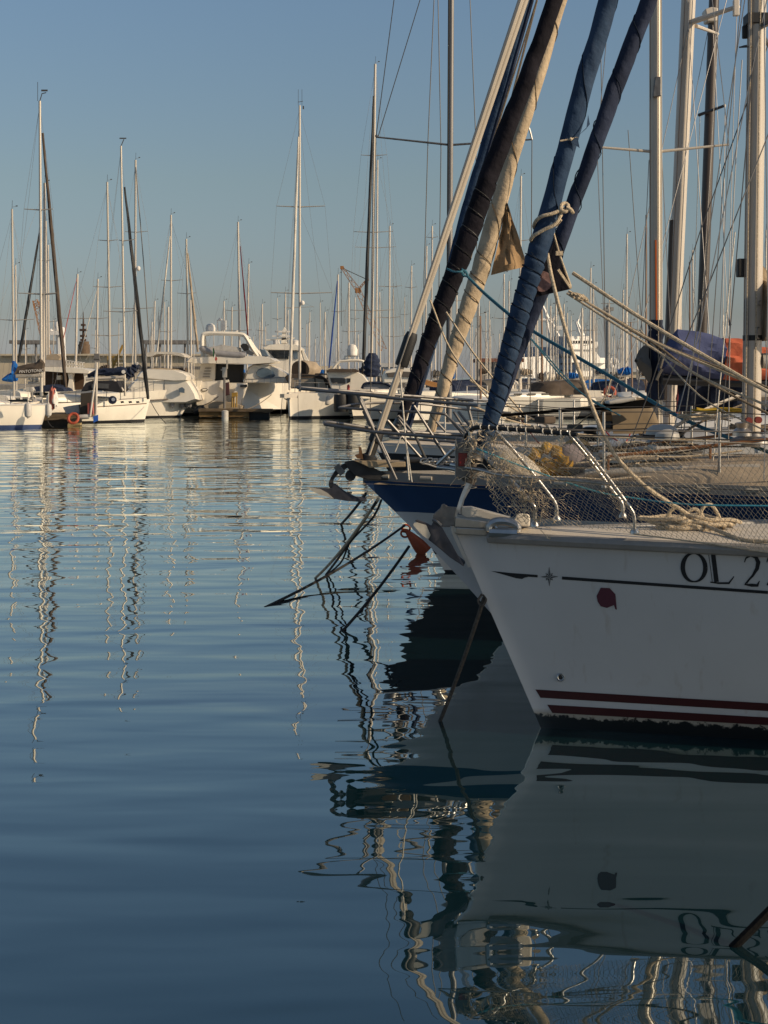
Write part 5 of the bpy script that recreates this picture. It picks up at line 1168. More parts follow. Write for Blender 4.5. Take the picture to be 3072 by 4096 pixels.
mb = MB()
for x in (-2, -4, -6): pass
for i in range(7):
    q = M @ H.pt(.02+i*.11, 0, -1, -.06); pole(o, 'stanchion', q, q+Vector((0, 0, .62)), .02, chrome, 5)
for hz in (.32, .62):
    mb = MB(); mb.tube([(M @ H.pt(.02+i*.055, 0, -1, -.06))+Vector((0, 0, hz)) for i in range(13)], .008, 4); mb.build('lifeline', wire, o)
fender(28, 410.2, YL-2.0, .17, .42*1.15*1.4, fend, 'white fender with torn cover midway along the left-edge boat\'s side')
fender(48.4, 410, YL-1.2, .15, .6, fend, 'white fender hanging at the bow of the left-edge boat')
mb = MB(); cover(mb, prof([(14.5, 361, 364), (12.5, 361, 381), (15, 361.5, 381.5), (17.3, 365, 381)], 4), YL+6, .3, fold=.04, seed=5)
fb1 = far_boat('sailing boat behind the left-edge boat, its mast wrapped low down in bright blue cloth', 13.3, YL+8, 10, 1.6, 1.1, 80, mast=(14, 395, 12, 209), w_=2.6, spr=((319.5, 0, 34),))
mb.build('sail_cover', canv_b2, fb1, True)
lump_ = MB(); cover(lump_, prof([(3, 378, 381), (8, 374, 382), (13, 372, 382)], 4), YL+6, .3); lump_.build('sail_cover', canv_b2, fb1, True)
# outboard motor on the rail
ob = empty('outboard_motor', P(30, 391, YL+1.5), 0, 'white outboard motor clamped on the rail of the left-edge boat', 'outboard')
mb = MB(); slab(mb, px2(zl, ((205, 740), (215, 722), (270, 722), (278, 745), (270, 760), (215, 762))), YL+1.5, .4); mb.build('cowl', fend, ob, True); mb = MB(); mb.tube([Q(zl, 262, 760, YL+1.7), Q(zl, 275, 840, YL+1.7)], .06, 6); mb.build('shaft', dsteel, ob)

# ------------------------------------------------------------------ floating dock with its fittings
YD1 = 75.5
dk = empty('floating_dock', P(60, 424.5, YD1), 0, 'dark weathered wooden dock between the left-edge boat and the next sailing boat', 'dock')
mb = MB(); mb.plate(px2(zl, ((340, 945), (660, 948), (660, 985), (340, 1000))), YD1+2, 4); mb.build('deck_boards', dockm, dk)
mb = MB(); mb.plate(px2(zl, ((345, 1000), (562, 985), (562, 1046), (345, 1046))), YD1+2.2, 3.6); mb.build('dock_side', mat('wet_dark_wood', (.035, .028, .02), .7, var=.3, scale=3), dk)
mb = MB(); mb.plate(px2(zl, ((560, 1024), (665, 1020), (665, 1040), (560, 1046))), YD1+.1, .4); mb.build('dock_float', mat('yellowed_float', (.3, .22, .1), .7, var=.2), dk)
ring_('lifebuoy', *zl(608, 982), YD1-.4, .235, .07, orangel, 'orange lifebuoy hung on the dark dock at the left')
sg = empty('dock_sign', P(95.7, 418.5, YD1-.5), 0, 'small blue board at the foot of the white post', 'sign'); mb = MB(); mb.plate(px2(zl, ((772, 965), (812, 952), (814, 1000), (776, 1018))), YD1-.6, .05); mb.build('board', signb, sg)
ps = empty('lamp_post', P(96.3, 415, YD1), 0, 'white dock post with a slanting prop, rising from the dock beside the box', 'post')
pole(ps, 'post', Q(zl, 797, 950, YD1), Q(zl, 803, 430, YD1), .06, aluw, 8); pole(ps, 'prop', Q(zl, 748, 965, YD1-.3), Q(zl, 803, 560, YD1), .05, aluw, 8)
mb = MB(); mb.box(Q(zl, 803, 470, YD1), (.25, .15, .3)); mb.box(Q(zl, 800, 500, YD1), (.35, .15, .12)); mb.build('lamp_head', steelg, ps)
cab = empty('locker', P(86.5, 414, YD1+.5), 0, 'tall dark brown locker standing on the dock', 'locker'); mb = MB(); slab(mb, px2(zl, ((668, 775), (765, 765), (768, 945), (668, 945))), YD1+.6, 1.2, .02, .03); mb.build('body', mat('dark_brown_locker', (.045, .035, .025), .7, var=.2, scale=2, stretch=(8, 1, 1)), cab)
rb = empty('gas_cabinet', P(89.5, 414, YD1), 0, 'small red cabinet in front of the dark locker', 'cabinet'); mb = MB(); slab(mb, px2(zl, ((726, 855), (766, 850), (768, 950), (726, 950))), YD1+.1, .4, .03, .03); mb.build('body', mat('faded_red', (.34, .09, .07), .6, var=.15), rb)
fender(84, 416.8, YD1-.2, .12, .6, fend, 'white fender lying flat on the dock beside the lifebuoy', False, tilt=1.5)
dg = empty('dinghy', P(72, 410, YD1+1.5), 0, 'grey white dinghy standing on the dock left of the locker', 'dinghy'); mb = MB(); slab(mb, px2(zl, ((515, 890), (560, 880), (660, 865), (668, 945), (545, 948))), YD1+1.2, 1.4, .1, .3); mb.build('hull', gelg, dg, True)
pp = empty('life_jacket', P(52, 398, YL+3), 0, 'red and white gear bundle hung on the rail near the dock', 'bundle'); mb = MB(); lump(mb, P(52.5, 398.5, YL+3), (.2, .2, .5), 3); mb.build('red_part', mat('coral_red', (.45, .12, .08), .7), pp, True); mb = MB(); lump(mb, P(55, 399, YL+3), (.15, .2, .42), 6); mb.build('white_part', whitec, pp, True)

# ------------------------------------------------------------------ sailing boat with the navy cover, bow right
Y2 = 80.
S = P(150.5, 401, Y2+3)
o, H, M = boat('sailing_boat', S, 'white sailing boat right of the dock locker with navy mainsail cover and dark spray hood', 8.6, 1.5, (1.3, 1.08, 1.0), .35, [(.9, 0), (1.3, 1)], [gelw, antif], heading=math.radians(28), pd=1.9, pw=1.5, tw=.85)
trunk(M, -1.6, -5.4, .7, 1.1, 1.1, .2, .45).build('coachroof', gelw, o, True)
mb = MB()
for u_ in (122, 130, 137.5): mb = MB(); mb.plate([(u_-1.7, 401.3), (u_+1.2, 401), (u_+1.9, 402.8), (u_-1, 403.2)], Y2-.45, .12); mb.build('cabin_window', glass, o)
mb = MB(); r = []
for i in range(20): t = .02+i*.03; r.append([H.pt(t, .22, -1, .01), H.pt(t, .26, -1, .01)])
mb.M = M; mb.loft(r, closed=False); mb.build('cove_line', mat('gold_brown_line', (.14, .09, .05), .5), o)
mb = MB(); slab(mb, px2(zl, ((660, 760), (700, 690), (740, 672), (880, 668), (985, 672), (1020, 745), (990, 770), (760, 745))), Y2-.6, 2.4, .1, .5); mb.build('spray_hood', mat('dark_grey_canvas', (.03, .03, .034), .85, var=.3, scale=2), o, True)
mb = MB(); mb.plate(px2(zl, ((760, 700), (800, 690), (905, 695), (900, 735), (760, 730))), Y2-.65, .06); mb.build('hood_window', mat('smoky_vinyl', (.07, .07, .07), .15, var=.2), o)
ms = pole(o, 'mast', P(125, 396, Y2), P(121, 146, Y2), .062, alu, 10, .05)
for v, ul, ur in ((240.5, 119, 134.5), (311.5, 103.5, 137)):
    mb = MB(); mb.tube([P(ul, v-.5, Y2+.3), P(123, v+.5, Y2), P(ur, v-1, Y2-.3)], [.02, .03, .02], 5); mb.build('crosstrees', alu, ms)
mb = MB(); c = P(121, 146, Y2); mb.tube([c, c+Vector((.15, 0, .35))], .025, 5); mb.box(c+Vector((.1, 0, .4)), (.35, .04, .06)); mb.build('masthead_instruments', wired, ms)
mb = MB(); furl(mb, P(148, 399, Y2+2.4), P(124.6, 187, Y2), [(0, .07), (.1, .11), (.6, .10), (1, .05)], 20, .1, 8, 60, 3); mb.build('furled_headsail', black, o, True)
mb = MB(); cover(mb, prof([(88, 374, 377), (95, 370, 376.5), (104, 368, 376), (113, 368, 375.5), (121, 366, 375.5), (126.5, 368, 374)], 4), Y2-.3, .22, fold=.05, seed=8); mb.build('sail_cover', canv_navy, o, True)
mb = MB(); c = P(123.5, 371.8, Y2-.6); mb.lathe([(.1, 0), (.1, .02)], c, Matrix.Rotation(PI/2, 3, 'X'), 12); mb.build('cover_badge', whitec, o)
pole(o, 'boom', P(86, 379, Y2-.3), P(124, 377, Y2-.3), .09, aluw)
pole(o, 'vang', P(114, 380, Y2-.4), P(123.5, 391, Y2-.4), .07, aluw)
mb = MB()
for a, b_ in (((121, 150), (137, 311)), ((137, 311), (140, 400)), ((121, 150), (103.5, 311)), ((103.5, 311), (104, 400)), ((121, 150), (90, 402)), ((122, 240), (133, 400))): mb.tube([P(*a, Y2), P(*b_, Y2)], .007, 4)
mb.build('rigging', wire, o)
for i in range(6):
    q = M @ H.pt(.03+i*.1, 0, -1, -.05); pole(o, 'stanchion', q, q+Vector((0, 0, .62)), .02, chrome, 5)
mb = MB(); mb.tube([(M @ H.pt(.03+i*.05, 0, -1, -.05))+Vector((0, 0, .6)) for i in range(13)], .009, 4); mb.build('lifeline', wire, o)
fd = empty('round_fender', P(112.3, 400, Y2-2), 0, 'round navy fender with a pale emblem on the navy-covered sailing boat', 'fender'); mb = MB(); mb.lathe([(.1, -.1), (.2, -.1), (.21, -.06), (.21, .06), (.2, .1), (.1, .1)], P(112.5, 400, Y2-2), Matrix.Rotation(PI/2, 3, 'X'), 16); mb.build('body', canv_navy, fd, True); mb = MB(); mb.lathe([(.09, 0), (.09, .01)], P(113.2, 399.5, Y2-2.13), Matrix.Rotation(PI/2, 3, 'X'), 12); mb.build('emblem', mat('pale_emblem', (.3, .33, .38), .6), fd)
b2 = far_boat('sailing boat behind the navy-covered one, its own navy cover raised at the end', 135.3, 96, 9, 1.5, 1.1, 100, mast=(135, 361, 135.6, 160), w_=2.6, spr=((231.5, 125, 148), (308, 112, 153.5)), cov=(126, 377, 139, 364, .32, canv_navy))
mb = MB(); mb.lathe([(.1, 0), (.1, .02)], P(137, 363.5, 95.4), Matrix.Rotation(PI/2, 3, 'X'), 12); mb.build('cover_badge', whitec, b2)
mb = MB(); mb.tube([P(135.6, 165, 96), P(141, 230, 95), P(145, 280, 94), P(151, 368, 92)], .03, 5); mb.build('backstay', wired, b2)
mb = MB(); mb.ball(P(138.3, 268.5, 95.8), (.14, .14, .16), 10); mb.build('radome', whitec, b2, True)

# ------------------------------------------------------------------ cream flybridge cruiser, bow right
Yc = 92.
cr_ = empty('motor_cruiser', P(165, 416.5, Yc), 0, 'cream flybridge cruiser with a pale bimini and four grey fenders on its bow', 'motor cruiser')
hx = Hull(11.5, 1.95, (1.75, 1.45, 1.2), 1.1, .2, 1.5, 1.8, 1.4, .6, .9, .06, .3); hm = Matrix.Translation(P(198.3, 403, Yc)*1)
hm = Matrix.Translation(Vector((px(198.3, Yc), Yc, 0))) @ RZ(math.radians(18))
weld(hx.mesh(hm, [(.93, 0), (1.3, 1)], 30).build('hull', [gelw, antif], cr_)); hx.deck(hm, .02, .1).build('deck', gelw, cr_)
hx.rail(hm, .04, 0, 1, -.55, -1, .02).build('rub_rail', mat('brown_rub_rail', (.09, .07, .06), .6), cr_, True)
mb = MB(); slab(mb, px2(zl, ((1050, 735), (1070, 700), (1120, 655), (1150, 600), (1250, 595), (1400, 600), (1500, 640), (1560, 665), (1600, 720), (1640, 790), (1650, 830), (1560, 860), (1250, 860), (1100, 800))), Yc-1.5, 3.2, .1, .5); mb.build('deckhouse', gelw, cr_, True)
mb = MB(); slab(mb, px2(zl, ((1120, 640), (1150, 600), (1215, 570), (1440, 580), (1540, 610), (1568, 635), (1560, 668), (1450, 672), (1200, 650))), Yc-1.7, 3.4, .1, .5); mb.build('flybridge', gelw, cr_, True)
mb = MB(); mb.plate(px2(zl, ((1480, 735), (1510, 722), (1530, 740), (1528, 772), (1485, 765))), Yc-1.72, .2); mb.build('side_window', glassb, cr_)
mb = MB(); slab(mb, px2(zl, ((1207, 455), (1215, 435), (1290, 428), (1420, 430), (1500, 440), (1538, 465), (1535, 475), (1430, 450), (1300, 447), (1250, 470), (1212, 470))), Yc-1.5, 2.8, .04, .3); mb.build('bimini', canv_off, cr_, True)
for x in (1212, 1260, 1420, 1535): pole(cr_, 'bimini_pole', Q(zl, x, 465, Yc-.8), Q(zl, x-8, 580, Yc-.8), .025, chrome, 6)
mb = MB()
pts = [hm @ (hx.pt(.01+i*.06, 0, -1, -.08)+Vector((0, 0, .6))) for i in range(9)]; mb.tube(pts, .022, 5)
for i in range(9): q = hm @ hx.pt(.01+i*.06, 0, -1, -.08); mb.tube([q, q+Vector((0, 0, .6))], .018, 5)
mb.build('guard_rail', chrome, cr_)
mb = MB(); slab(mb, px2(zl, ((1210, 570), (1300, 562), (1440, 572), (1480, 600), (1200, 592))), Yc-1.2, 2.4, .1, .3); mb.build('cockpit_cover', canv_beige, cr_, True)
for i, (x, y) in enumerate(((1422, 848), (1507, 855), (1546, 848), (1580, 850))):
    u_, v_ = zl(x, y); pq = hm @ hx.at(max(-9, -(198.3-u_)*Yc/FPX*1.05), pz(v_, Yc), -1, .16)
    fender(384+(pq.x)*FPX/pq.y, VH-(pq.z-CAMH)*FPX/pq.y, pq.y, .14, .62, fendg, ('leftmost grey fender on the cream cruiser\'s bow', 'second grey fender from the left on the cream cruiser\'s bow', 'third grey fender from the left on the cream cruiser\'s bow', 'rightmost grey fender on the cream cruiser\'s bow')[i], group='grey fenders on the cream cruiser')
fender(199, 410, Yc-.9, .28, .75, black, 'fat black fender between the cream cruiser\'s bow and the big motor yacht', False, tilt=1.45)
mb = MB(); mb.tube(sag(P(151.5, 403, Y2+2.5), P(166, 423.5, 77.5), .1), .02, 5); tag(mb.build('mooring_rope', roped), 'dark mooring line from the navy-covered boat\'s bow into the water', 'rope')
mb = MB(); mb.tube(sag(P(47, 419, YL), P(53.5, 427, 71), .1), .02, 5); tag(mb.build('mooring_rope', roped), 'mooring line drooping from the left-edge boat\'s bow', 'rope')

# ------------------------------------------------------------------ big motor yacht, stern towards the camera
Ym = 96.
my = empty('motor_yacht', P(235, 416, Ym), 0, 'large cream motor yacht with a hardtop arch and a dinghy on its upper deck', 'motor yacht')
zM2 = zm
def mslab(name, pts, Y, d, m_, ins=.06, dy=.3, par=my, sm=True, sh=0.):
    mb = MB(); slab(mb, px2(zm, pts), Y, d, ins, dy, sh); return mb.build(name, m_, par, sm)
# hull: transom on the left, side running away to the right
mb = MB()
st = [Q(zm, x, y, Ym-2) for x, y in ((195, 895), (130, 690), (510, 690), (560, 895))]
mb.loft([[Q(zm, 130, 685, Ym-2), Q(zm, 505, 690, Ym-2.2), Q(zm, 560, 905, Ym-2.4), Q(zm, 195, 905, Ym-2.2)], [Q(zm, 150, 690, Ym+3), Q(zm, 905, 668, Ym+3), Q(zm, 880, 905, Ym+3), Q(zm, 230, 905, Ym+3)], [Q(zm, 700, 690, Ym+11), Q(zm, 990, 660, Ym+11), Q(zm, 960, 905, Ym+11), Q(zm, 740, 905, Ym+11)]])
mb.build('hull', gelw, my)
mslab('transom', ((205, 680), (385, 665), (440, 870), (420, 895), (195, 890), (150, 850)), Ym-3.0, 1.2, gelw, .05)
mslab('transom_wing', ((135, 700), (152, 668), (218, 668), (180, 860), (150, 800), (168, 760)), Ym-3.3, .7, gelw, .05)
mslab('transom_wing', ((488, 770), (510, 690), (592, 688), (596, 705), (540, 880), (520, 895), (480, 850)), Ym-3.5, 1.0, gelw, .05)
mslab('transom_wing', ((365, 720), (378, 668), (440, 660), (445, 690), (430, 740), (400, 745)), Ym-3.3, .7, gelw, .05)
mslab('swim_platform', ((190, 885), (330, 840), (480, 850), (560, 880), (555, 902), (195, 900)), Ym-4.2, 1.5, mat('pale_teak', (.36, .29, .2), .7, var=.15, scale=3), .03, .1)
mb = MB(); mb.plate(px2(zm, ((215, 742), (235, 732), (262, 733), (272, 745), (255, 758), (225, 758))), Ym-3.05, .06); eb = mb.build('emblem', black, my); mb = MB(); mb.plate(px2(zm, ((224, 744), (240, 737), (260, 738), (265, 745), (250, 752), (228, 752))), Ym-3.1, .04); mb.build('emblem_script', gelw, eb)
mslab('side_panel', ((540, 712), (598, 700), (600, 722), (545, 724)), Ym-3.6, .2, gelg, .02)
mb = MB(); mb.plate(px2(zm, ((540, 704), (598, 700), (598, 720), (540, 722))), Ym-3.65, .06); mb.build('engine_grille', glass, my)
mslab('cockpit_shade', ((330, 530), (570, 535), (562, 690), (330, 680)), Ym-1.2, .3, black, .0, .02, sm=False)  # black panel standing in for the shade inside the open cockpit
mslab('cockpit_side', ((215, 530), (335, 525), (332, 655), (190, 650)), Ym-1.6, .6, gelw, .03)
for k_ in range(4): mslab('stair_tread', ((248-k_*6, 562+k_*24), (300-k_*4, 562+k_*24), (300-k_*4, 568+k_*24), (248-k_*6, 568+k_*24)), Ym-1.7, .12, mat('tread_brown', (.16, .12, .08), .7), .0, .02, sm=False)
mslab('salon_side', ((560, 690), (600, 560), (640, 536), (760, 535), (840, 560), (930, 610), (990, 640), (960, 690)), Ym-2.0, 3.5, gelw, .08, .4)
mslab('teardrop_window', ((672, 600), (690, 575), (720, 562), (770, 565), (810, 590), (830, 625), (815, 642), (760, 650), (700, 645), (676, 625)), Ym-2.1, .3, glassb, .06, .05)
mslab('flybridge', ((85, 512), (110, 482), (150, 470), (500, 465), (720, 465), (800, 480), (842, 505), (830, 520), (650, 532), (480, 528), (150, 525)), Ym-2.6, 4.6, gelw, .04, .4)
mb = MB()
mb.tube(smooth_path([Q(zm, x, y, Ym-1.6) for x, y in ((232, 465), (225, 370), (228, 300), (250, 280), (330, 276), (480, 280), (550, 285), (585, 305), (640, 400), (690, 470))], 4), [.14]*37, 6); mb.build('hardtop_arch', gelw, my, True)
mb = MB(); mb.tube(smooth_path([Q(zm, x, y, Ym+1.2) for x, y in ((260, 465), (245, 380), (240, 300), (262, 284), (330, 278), (480, 282), (560, 290), (605, 320), (660, 400), (720, 470))], 4), .14, 6); mb.build('hardtop_arch', gelw, my, True)
mslab('hardtop', ((225, 284), (240, 272), (400, 268), (540, 276), (590, 296), (600, 308), (545, 288), (400, 280), (245, 284)), Ym-1.6, 2.9, gelw, .02, .2)
mslab('windscreen', ((700, 405), (745, 415), (775, 465), (720, 468)), Ym-1.5, 2.2, glassb, .05, .2)
mb = MB(); mb.lathe([(.2, -.25), (.3, -.22), (.32, .0), (.26, .2), (.1, .3)], Q(zm, 295, 235, Ym), None, 14); mb.build('radome', whitec, my, True)
mb = MB(); mb.tube([Q(zm, 355, 268, Ym), Q(zm, 352, 170, Ym), Q(zm, 385, 165, Ym), Q(zm, 388, 275, Ym)], .06, 6); mb.box(Q(zm, 404, 210, Ym), (.3, .3, .6)); mb.ball(Q(zm, 372, 160, Ym), .1, 10); mb.build('aerial_frame', whitec, my); mb = MB(); mb.tube([Q(zm, 500, 270, Ym), Q(zm, 520, 252, Ym)], .08, 6); mb.build('horn', whitec, my)
mb = MB(); mb.tube(smooth_path([Q(zm, x, y, Ym-2.4) for x, y in ((580, 658), (700, 655), (905, 640))], 6), .03, 5)
for k_ in range(7): mb.tube([Q(zm, 590+k_*50, 657-k_*2.5, Ym-2.4), Q(zm, 590+k_*50, 690, Ym-2.4)], .025, 4)
mb.build('guard_rail', chrome, my)
td_ = empty('tender_dinghy', Q(zm, 400, 460, Ym-2.2), 0, 'grey inflatable dinghy carried on the motor yacht\'s upper deck', 'dinghy')
mb = MB(); mb.tube(smooth_path([Q(zm, x, y, Ym-2.5) for x, y in ((222, 385), (240, 410), (330, 440), (480, 455), (585, 458))], 4), [.1]+[.2]*15+[.16], 10); mb.tube(smooth_path([Q(zm, x, y, Ym-1.0) for x, y in ((222, 385), (240, 405), (330, 432), (480, 445), (585, 450))], 4), [.1]+[.2]*15+[.16], 10); mb.build('inflated_tube', mat('grey_hypalon', (.27, .26, .26), .6, var=.1), td_, True)
mb = MB(); slab(mb, px2(zm, ((240, 395), (350, 380), (380, 368), (540, 395), (545, 440), (400, 440))), Ym-2.2, 1.1, .1, .2); mb.build('dinghy_cover', fend, td_, True)
mb = MB(); slab(mb, px2(zm, ((540, 380), (560, 360), (590, 362), (612, 385), (610, 412), (570, 425))), Ym-2.3, .5, .15, .1); mb.build('outboard_cowl', black, td_, True); mb = MB(); slab(mb, px2(zm, ((575, 420), (612, 412), (660, 440), (640, 462), (600, 450))), Ym-2.2, .3, .1, .1); mb.build('outboard_leg', dsteel, td_)
fl_ = empty('flag', Q(zm, 320, 400, Ym-3), 0, 'drooping green white and red flag at the motor yacht\'s stern', 'flag')
for nm, m_, pts in (('green_band', greenp, ((314, 400), (324, 402), (330, 440), (322, 480), (318, 470))), ('white_band', whitec, ((324, 402), (330, 440), (336, 470), (330, 490), (322, 480))), ('red_band', redp, ((336, 468), (350, 480), (348, 500), (336, 506), (330, 490)))):
    mb = MB(); mb.plate(px2(zm, pts), Ym-3, .04); mb.build(nm, m_, fl_)
pole(fl_, 'flagstaff', Q(zm, 316, 395, Ym-2.9), Q(zm, 345, 520, Ym-2.8), .02, woodm, 5)
# dock along its stern
d2 = empty('wooden_jetty', P(235, 416, Ym-5), 0, 'low brown wooden jetty across the motor yacht\'s stern', 'jetty')
mb = MB(); mb.plate(px2(zm, ((195, 902), (800, 905), (800, 928), (195, 925))), Ym-5.5, 1.2); mb.build('deck_edge', dockm, d2)
mb = MB(); mb.plate(px2(zm, ((200, 928), (612, 930), (612, 970), (200, 968))), Ym-5.4, 1.); mb.build('side_boards', mat('orange_brown_wood', (.2, .125, .055), .8, var=.35, scale=1, stretch=(2, 1, 1)), d2)
mb = MB(); mb.plate(px2(zm, ((615, 932), (780, 934), (780, 985), (615, 984))), Ym-5.2, .8); mb.build('gap_shade', black, d2)  # black plate in place of the shade in the jetty's gap
mb = MB(); mb.lathe([(.2, -.6), (.2, .2), (.1, .26)], Q(zm, 415, 950, Ym-6.3), None, 12); tag(mb.build('mooring_pile', fend, None, True), 'stubby pale pile standing in front of the brown jetty', 'pile')
pd = empty('power_pedestal', Q(zm, 412, 905, Ym-5), 0, 'grey metal service post with a small box, on the jetty behind the yacht', 'post')
pole(pd, 'post', Q(zm, 410, 905, Ym-5.2), Q(zm, 410, 570, Ym-5.2), .07, steelg, 8); mb = MB(); mb.box(Q(zm, 412, 600, Ym-5.2), (.26, .2, .6)); mb.box(Q(zm, 432, 535, Ym-5.2), (.08, .08, .5)); mb.tube([Q(zm, 380, 580, Ym-5.2), Q(zm, 412, 575, Ym-5.2)], .05, 5); mb.build('socket_box', alu, pd)
mb = MB(); slab(mb, px2(zm, ((404, 690), (446, 680), (450, 790), (404, 795))), Ym-4.6, .4, .1, .1); tag(mb.build('fire_hose_box', mat('dark_maroon', (.06, .02, .02), .6)), 'dark maroon box against the service post', 'box')
yb = empty('yellow_frame', Q(zm, 495, 890, Ym-4.6), 0, 'yellow metal rack standing on the jetty right of the service post', 'rack')
mb = MB(); slab(mb, px2(zm, ((470, 770), (515, 765), (515, 800), (470, 805))), Ym-4.8, .4, .05, .05); mb.build('tray', ochre, yb)
for x in (474, 490, 510): pole(yb, 'leg', Q(zm, x, 800, Ym-4.7), Q(zm, x, 890, Ym-4.7), .05, ochre, 6)
for a, b_, lab in (((800, 785), (600, 905), 'pale line from the central sailing boat\'s bow to the jetty'), ((360, 800), (200, 880), 'dark line crossing the motor yacht\'s swim platform'), ((405, 900), (340, 945), 'short pale line looped from the jetty post')):
    mb = MB(); mb.tube(sag(Q(zm, *a, Ym-5.6), Q(zm, *b_, Ym-5.6), .1), .025, 5); tag(mb.build('mooring_rope', ropeb if 'pale' in lab else roped), lab, 'rope')
# ------------------------------------------------------------------ second motor yacht behind
Yn = 108.
ny = empty('motor_yacht', Q(zm, 900, 650, Yn), 0, 'white motor yacht with wraparound dark windows behind the big one', 'motor yacht')
def nslab(name, pts, Y, d, m_, ins=.06, dy=.3): mb = MB(); slab(mb, px2(zm, pts), Y, d, ins, dy); return mb.build(name, m_, ny, True)
hh = Hull(15, 2.3, (2.2, 1.9, 1.7), 1.2, .2, 1.9, 1.8, 1.4, .6, .9, .06, .3); weld(hh.mesh(Matrix.Translation(Vector((px(318, Yn), Yn+1, 0))) @ RZ(math.radians(50)), [(.93, 0), (1.3, 1)], 20).build('hull', [gelw, antif], ny))
nslab('deckhouse', ((700, 480), (760, 400), (1040, 405), (1060, 480), (1110, 590), (1060, 620), (880, 610), (800, 560)), Yn-1, 3.6, gelw)
nslab('window_band', ((765, 420), (945, 418), (942, 490), (830, 488)), Yn-1.1, .3, glass, .02, .05); nslab('side_window', ((972, 422), (1020, 425), (1020, 490), (985, 488)), Yn-1.1, .3, glassb, .02, .05)
nslab('roof', ((720, 395), (780, 370), (900, 362), (1010, 370), (1052, 400), (1050, 418), (740, 412)), Yn-1.4, 4.2, gelw, .06, .4)
nslab('radar_mast', ((880, 360), (890, 250), (905, 225), (918, 240), (925, 360)), Yn, 1, gelw, .05, .1); nslab('radar_arm', ((750, 330), (860, 318), (990, 312), (985, 320), (860, 335), (760, 336)), Yn, .6, gelw, .02, .05)
mb = MB(); mb.lathe([(.2, -.3), (.28, -.2), (.26, .15), (.1, .25)], Q(zm, 1000, 360, Yn), None, 12); mb.lathe([(.2, -.25), (.24, -.1), (.2, .15)], Q(zm, 840, 350, Yn), None, 12); mb.build('radomes', whitec, ny, True)
mb = MB(); mb.box(Q(zm, 900, 262, Yn), (1.2, .2, .12)); mb.box(Q(zm, 890, 300, Yn), (1.4, .3, .1)); mb.build('radar_bar', whitec, ny)
nslab('arch_leg', ((1045, 400), (1060, 410), (1110, 510), (1085, 515)), Yn-.8, 1, gelw, .05, .1)
mb = MB(); mb.lathe([(.55, 0), (.6, .2), (.5, 1.0), (.2, 1.3)], Q(zm, 1040, 580, 94), Matrix.Rotation(PI/2, 3, 'Y') @ Matrix.Rotation(-.5, 3, 'X'), 18); cg = tag(mb.build('round_cover', canv_beige, None, True), 'beige drum shaped cover with a dark round mouth beside the central sailing boat\'s mast', 'cover')
mb = MB(); mb.lathe([(.56, 0), (.56, .03)], Q(zm, 1036, 578, 93.2), Matrix.Rotation(PI/2, 3, 'X') @ Matrix.Rotation(.3, 3, 'Y'), 18); mb.build('dark_mouth', mat('dark_brown_mouth', (.03, .024, .02), .8), cg)

# ------------------------------------------------------------------ central sailing boat, bow towards the camera
Y3 = 88.
cs = Vector((px(288, Y3), Y3, 0))
o, H, M = boat('sailing_boat', cs, 'white sailing boat amid the far row, bow towards the camera, with dark hull windows', 13, 2.05, (1.5, 1.4, 1.3), .15, [(.9, 0), (.96, 1), (1.3, 1)], [gelw, antif], heading=math.radians(180+52), pd=2.3, pw=1.5, tw=.95, blunt=.1)
trunk(M, -2.5, -8.5, .9, 1.4, 1.4, .15, .4).build('coachroof', gelw, o, True)
for t in (.24, .42, .6):
    mb = MB(M); mb.add([H.pt(t, .32, 1, .015), H.pt(t+.07, .32, 1, .015), H.pt(t+.07, .5, 1, .015), H.pt(t, .5, 1, .015)], [(0, 1, 2, 3)]); mb.build('hull_window', glass, o)
    mb = MB(M); mb.add([H.pt(t, .32, -1, .015), H.pt(t+.07, .32, -1, .015), H.pt(t+.07, .5, -1, .015), H.pt(t, .5, -1, .015)], [(0, 1, 2, 3)]); mb.build('hull_window', glass, o)
mb = MB(); slab(mb, px2(zm, ((905, 640), (925, 622), (960, 615), (1040, 612), (1200, 620), (1260, 660), (1285, 735), (960, 735))), Y3+4, 2.6, .08, .5); sh_ = mb.build('spray_hood', canv_brown, o, True)
mb = MB(); mb.plate(px2(zm, ((955, 660), (975, 648), (1160, 648), (1230, 660), (1255, 728), (1060, 722), (958, 728))), Y3+3.97, .08); mb.build('hood_window', mat('beige_vinyl', (.3, .25, .19), .3, var=.12), sh_)
mb = MB(); mb.tube(smooth_path([Q(zm, x, y, Y3+3.8) for x, y in ((1040, 630), (1150, 628), (1240, 650), (1290, 735))], 5), .05, 6); mb.tube([Q(zm, 1160, 640, Y3+3.8), Q(zm, 1165, 725, Y3+3.8)], .04, 6); mb.build('hood_frame', black, sh_, True); mb = MB(); mb.tube(smooth_path([Q(zm, x, y, Y3+6) for x, y in ((1080, 612), (1300, 618), (1400, 640), (1420, 720))], 5), .05, 6); mb.build('hood_frame', black, sh_, True)
ms = pole(o, 'mast', Q(zm, 1035, 760, Y3+3), P(299.7, 105.5, Y3+3), .08, aluw, 10, .065)
for v, ul, ur in ((206, 276.5, 325), (292.5, 271, 332)):
    mb = MB(); mb.tube([P(ul, v, Y3+3.2), P(299.8, v+1, Y3+3), P(ur, v, Y3+2.8)], [.025, .04, .025], 5); mb.build('crosstrees', alu, ms)
mb = MB(); c = P(299.6, 105.5, Y3+3)
for dx in (-.08, .14): mb.tube([c+Vector((dx, 0, 0)), c+Vector((dx, 0, .95))], .014, 4)
mb.tube([c+Vector((-.1, 0, .2)), c+Vector((.2, 0, .25))], .02, 4); mb.box(c+Vector((.22, 0, -.12)), (.08, .08, .18)); mb.build('masthead_instruments', wired, ms)
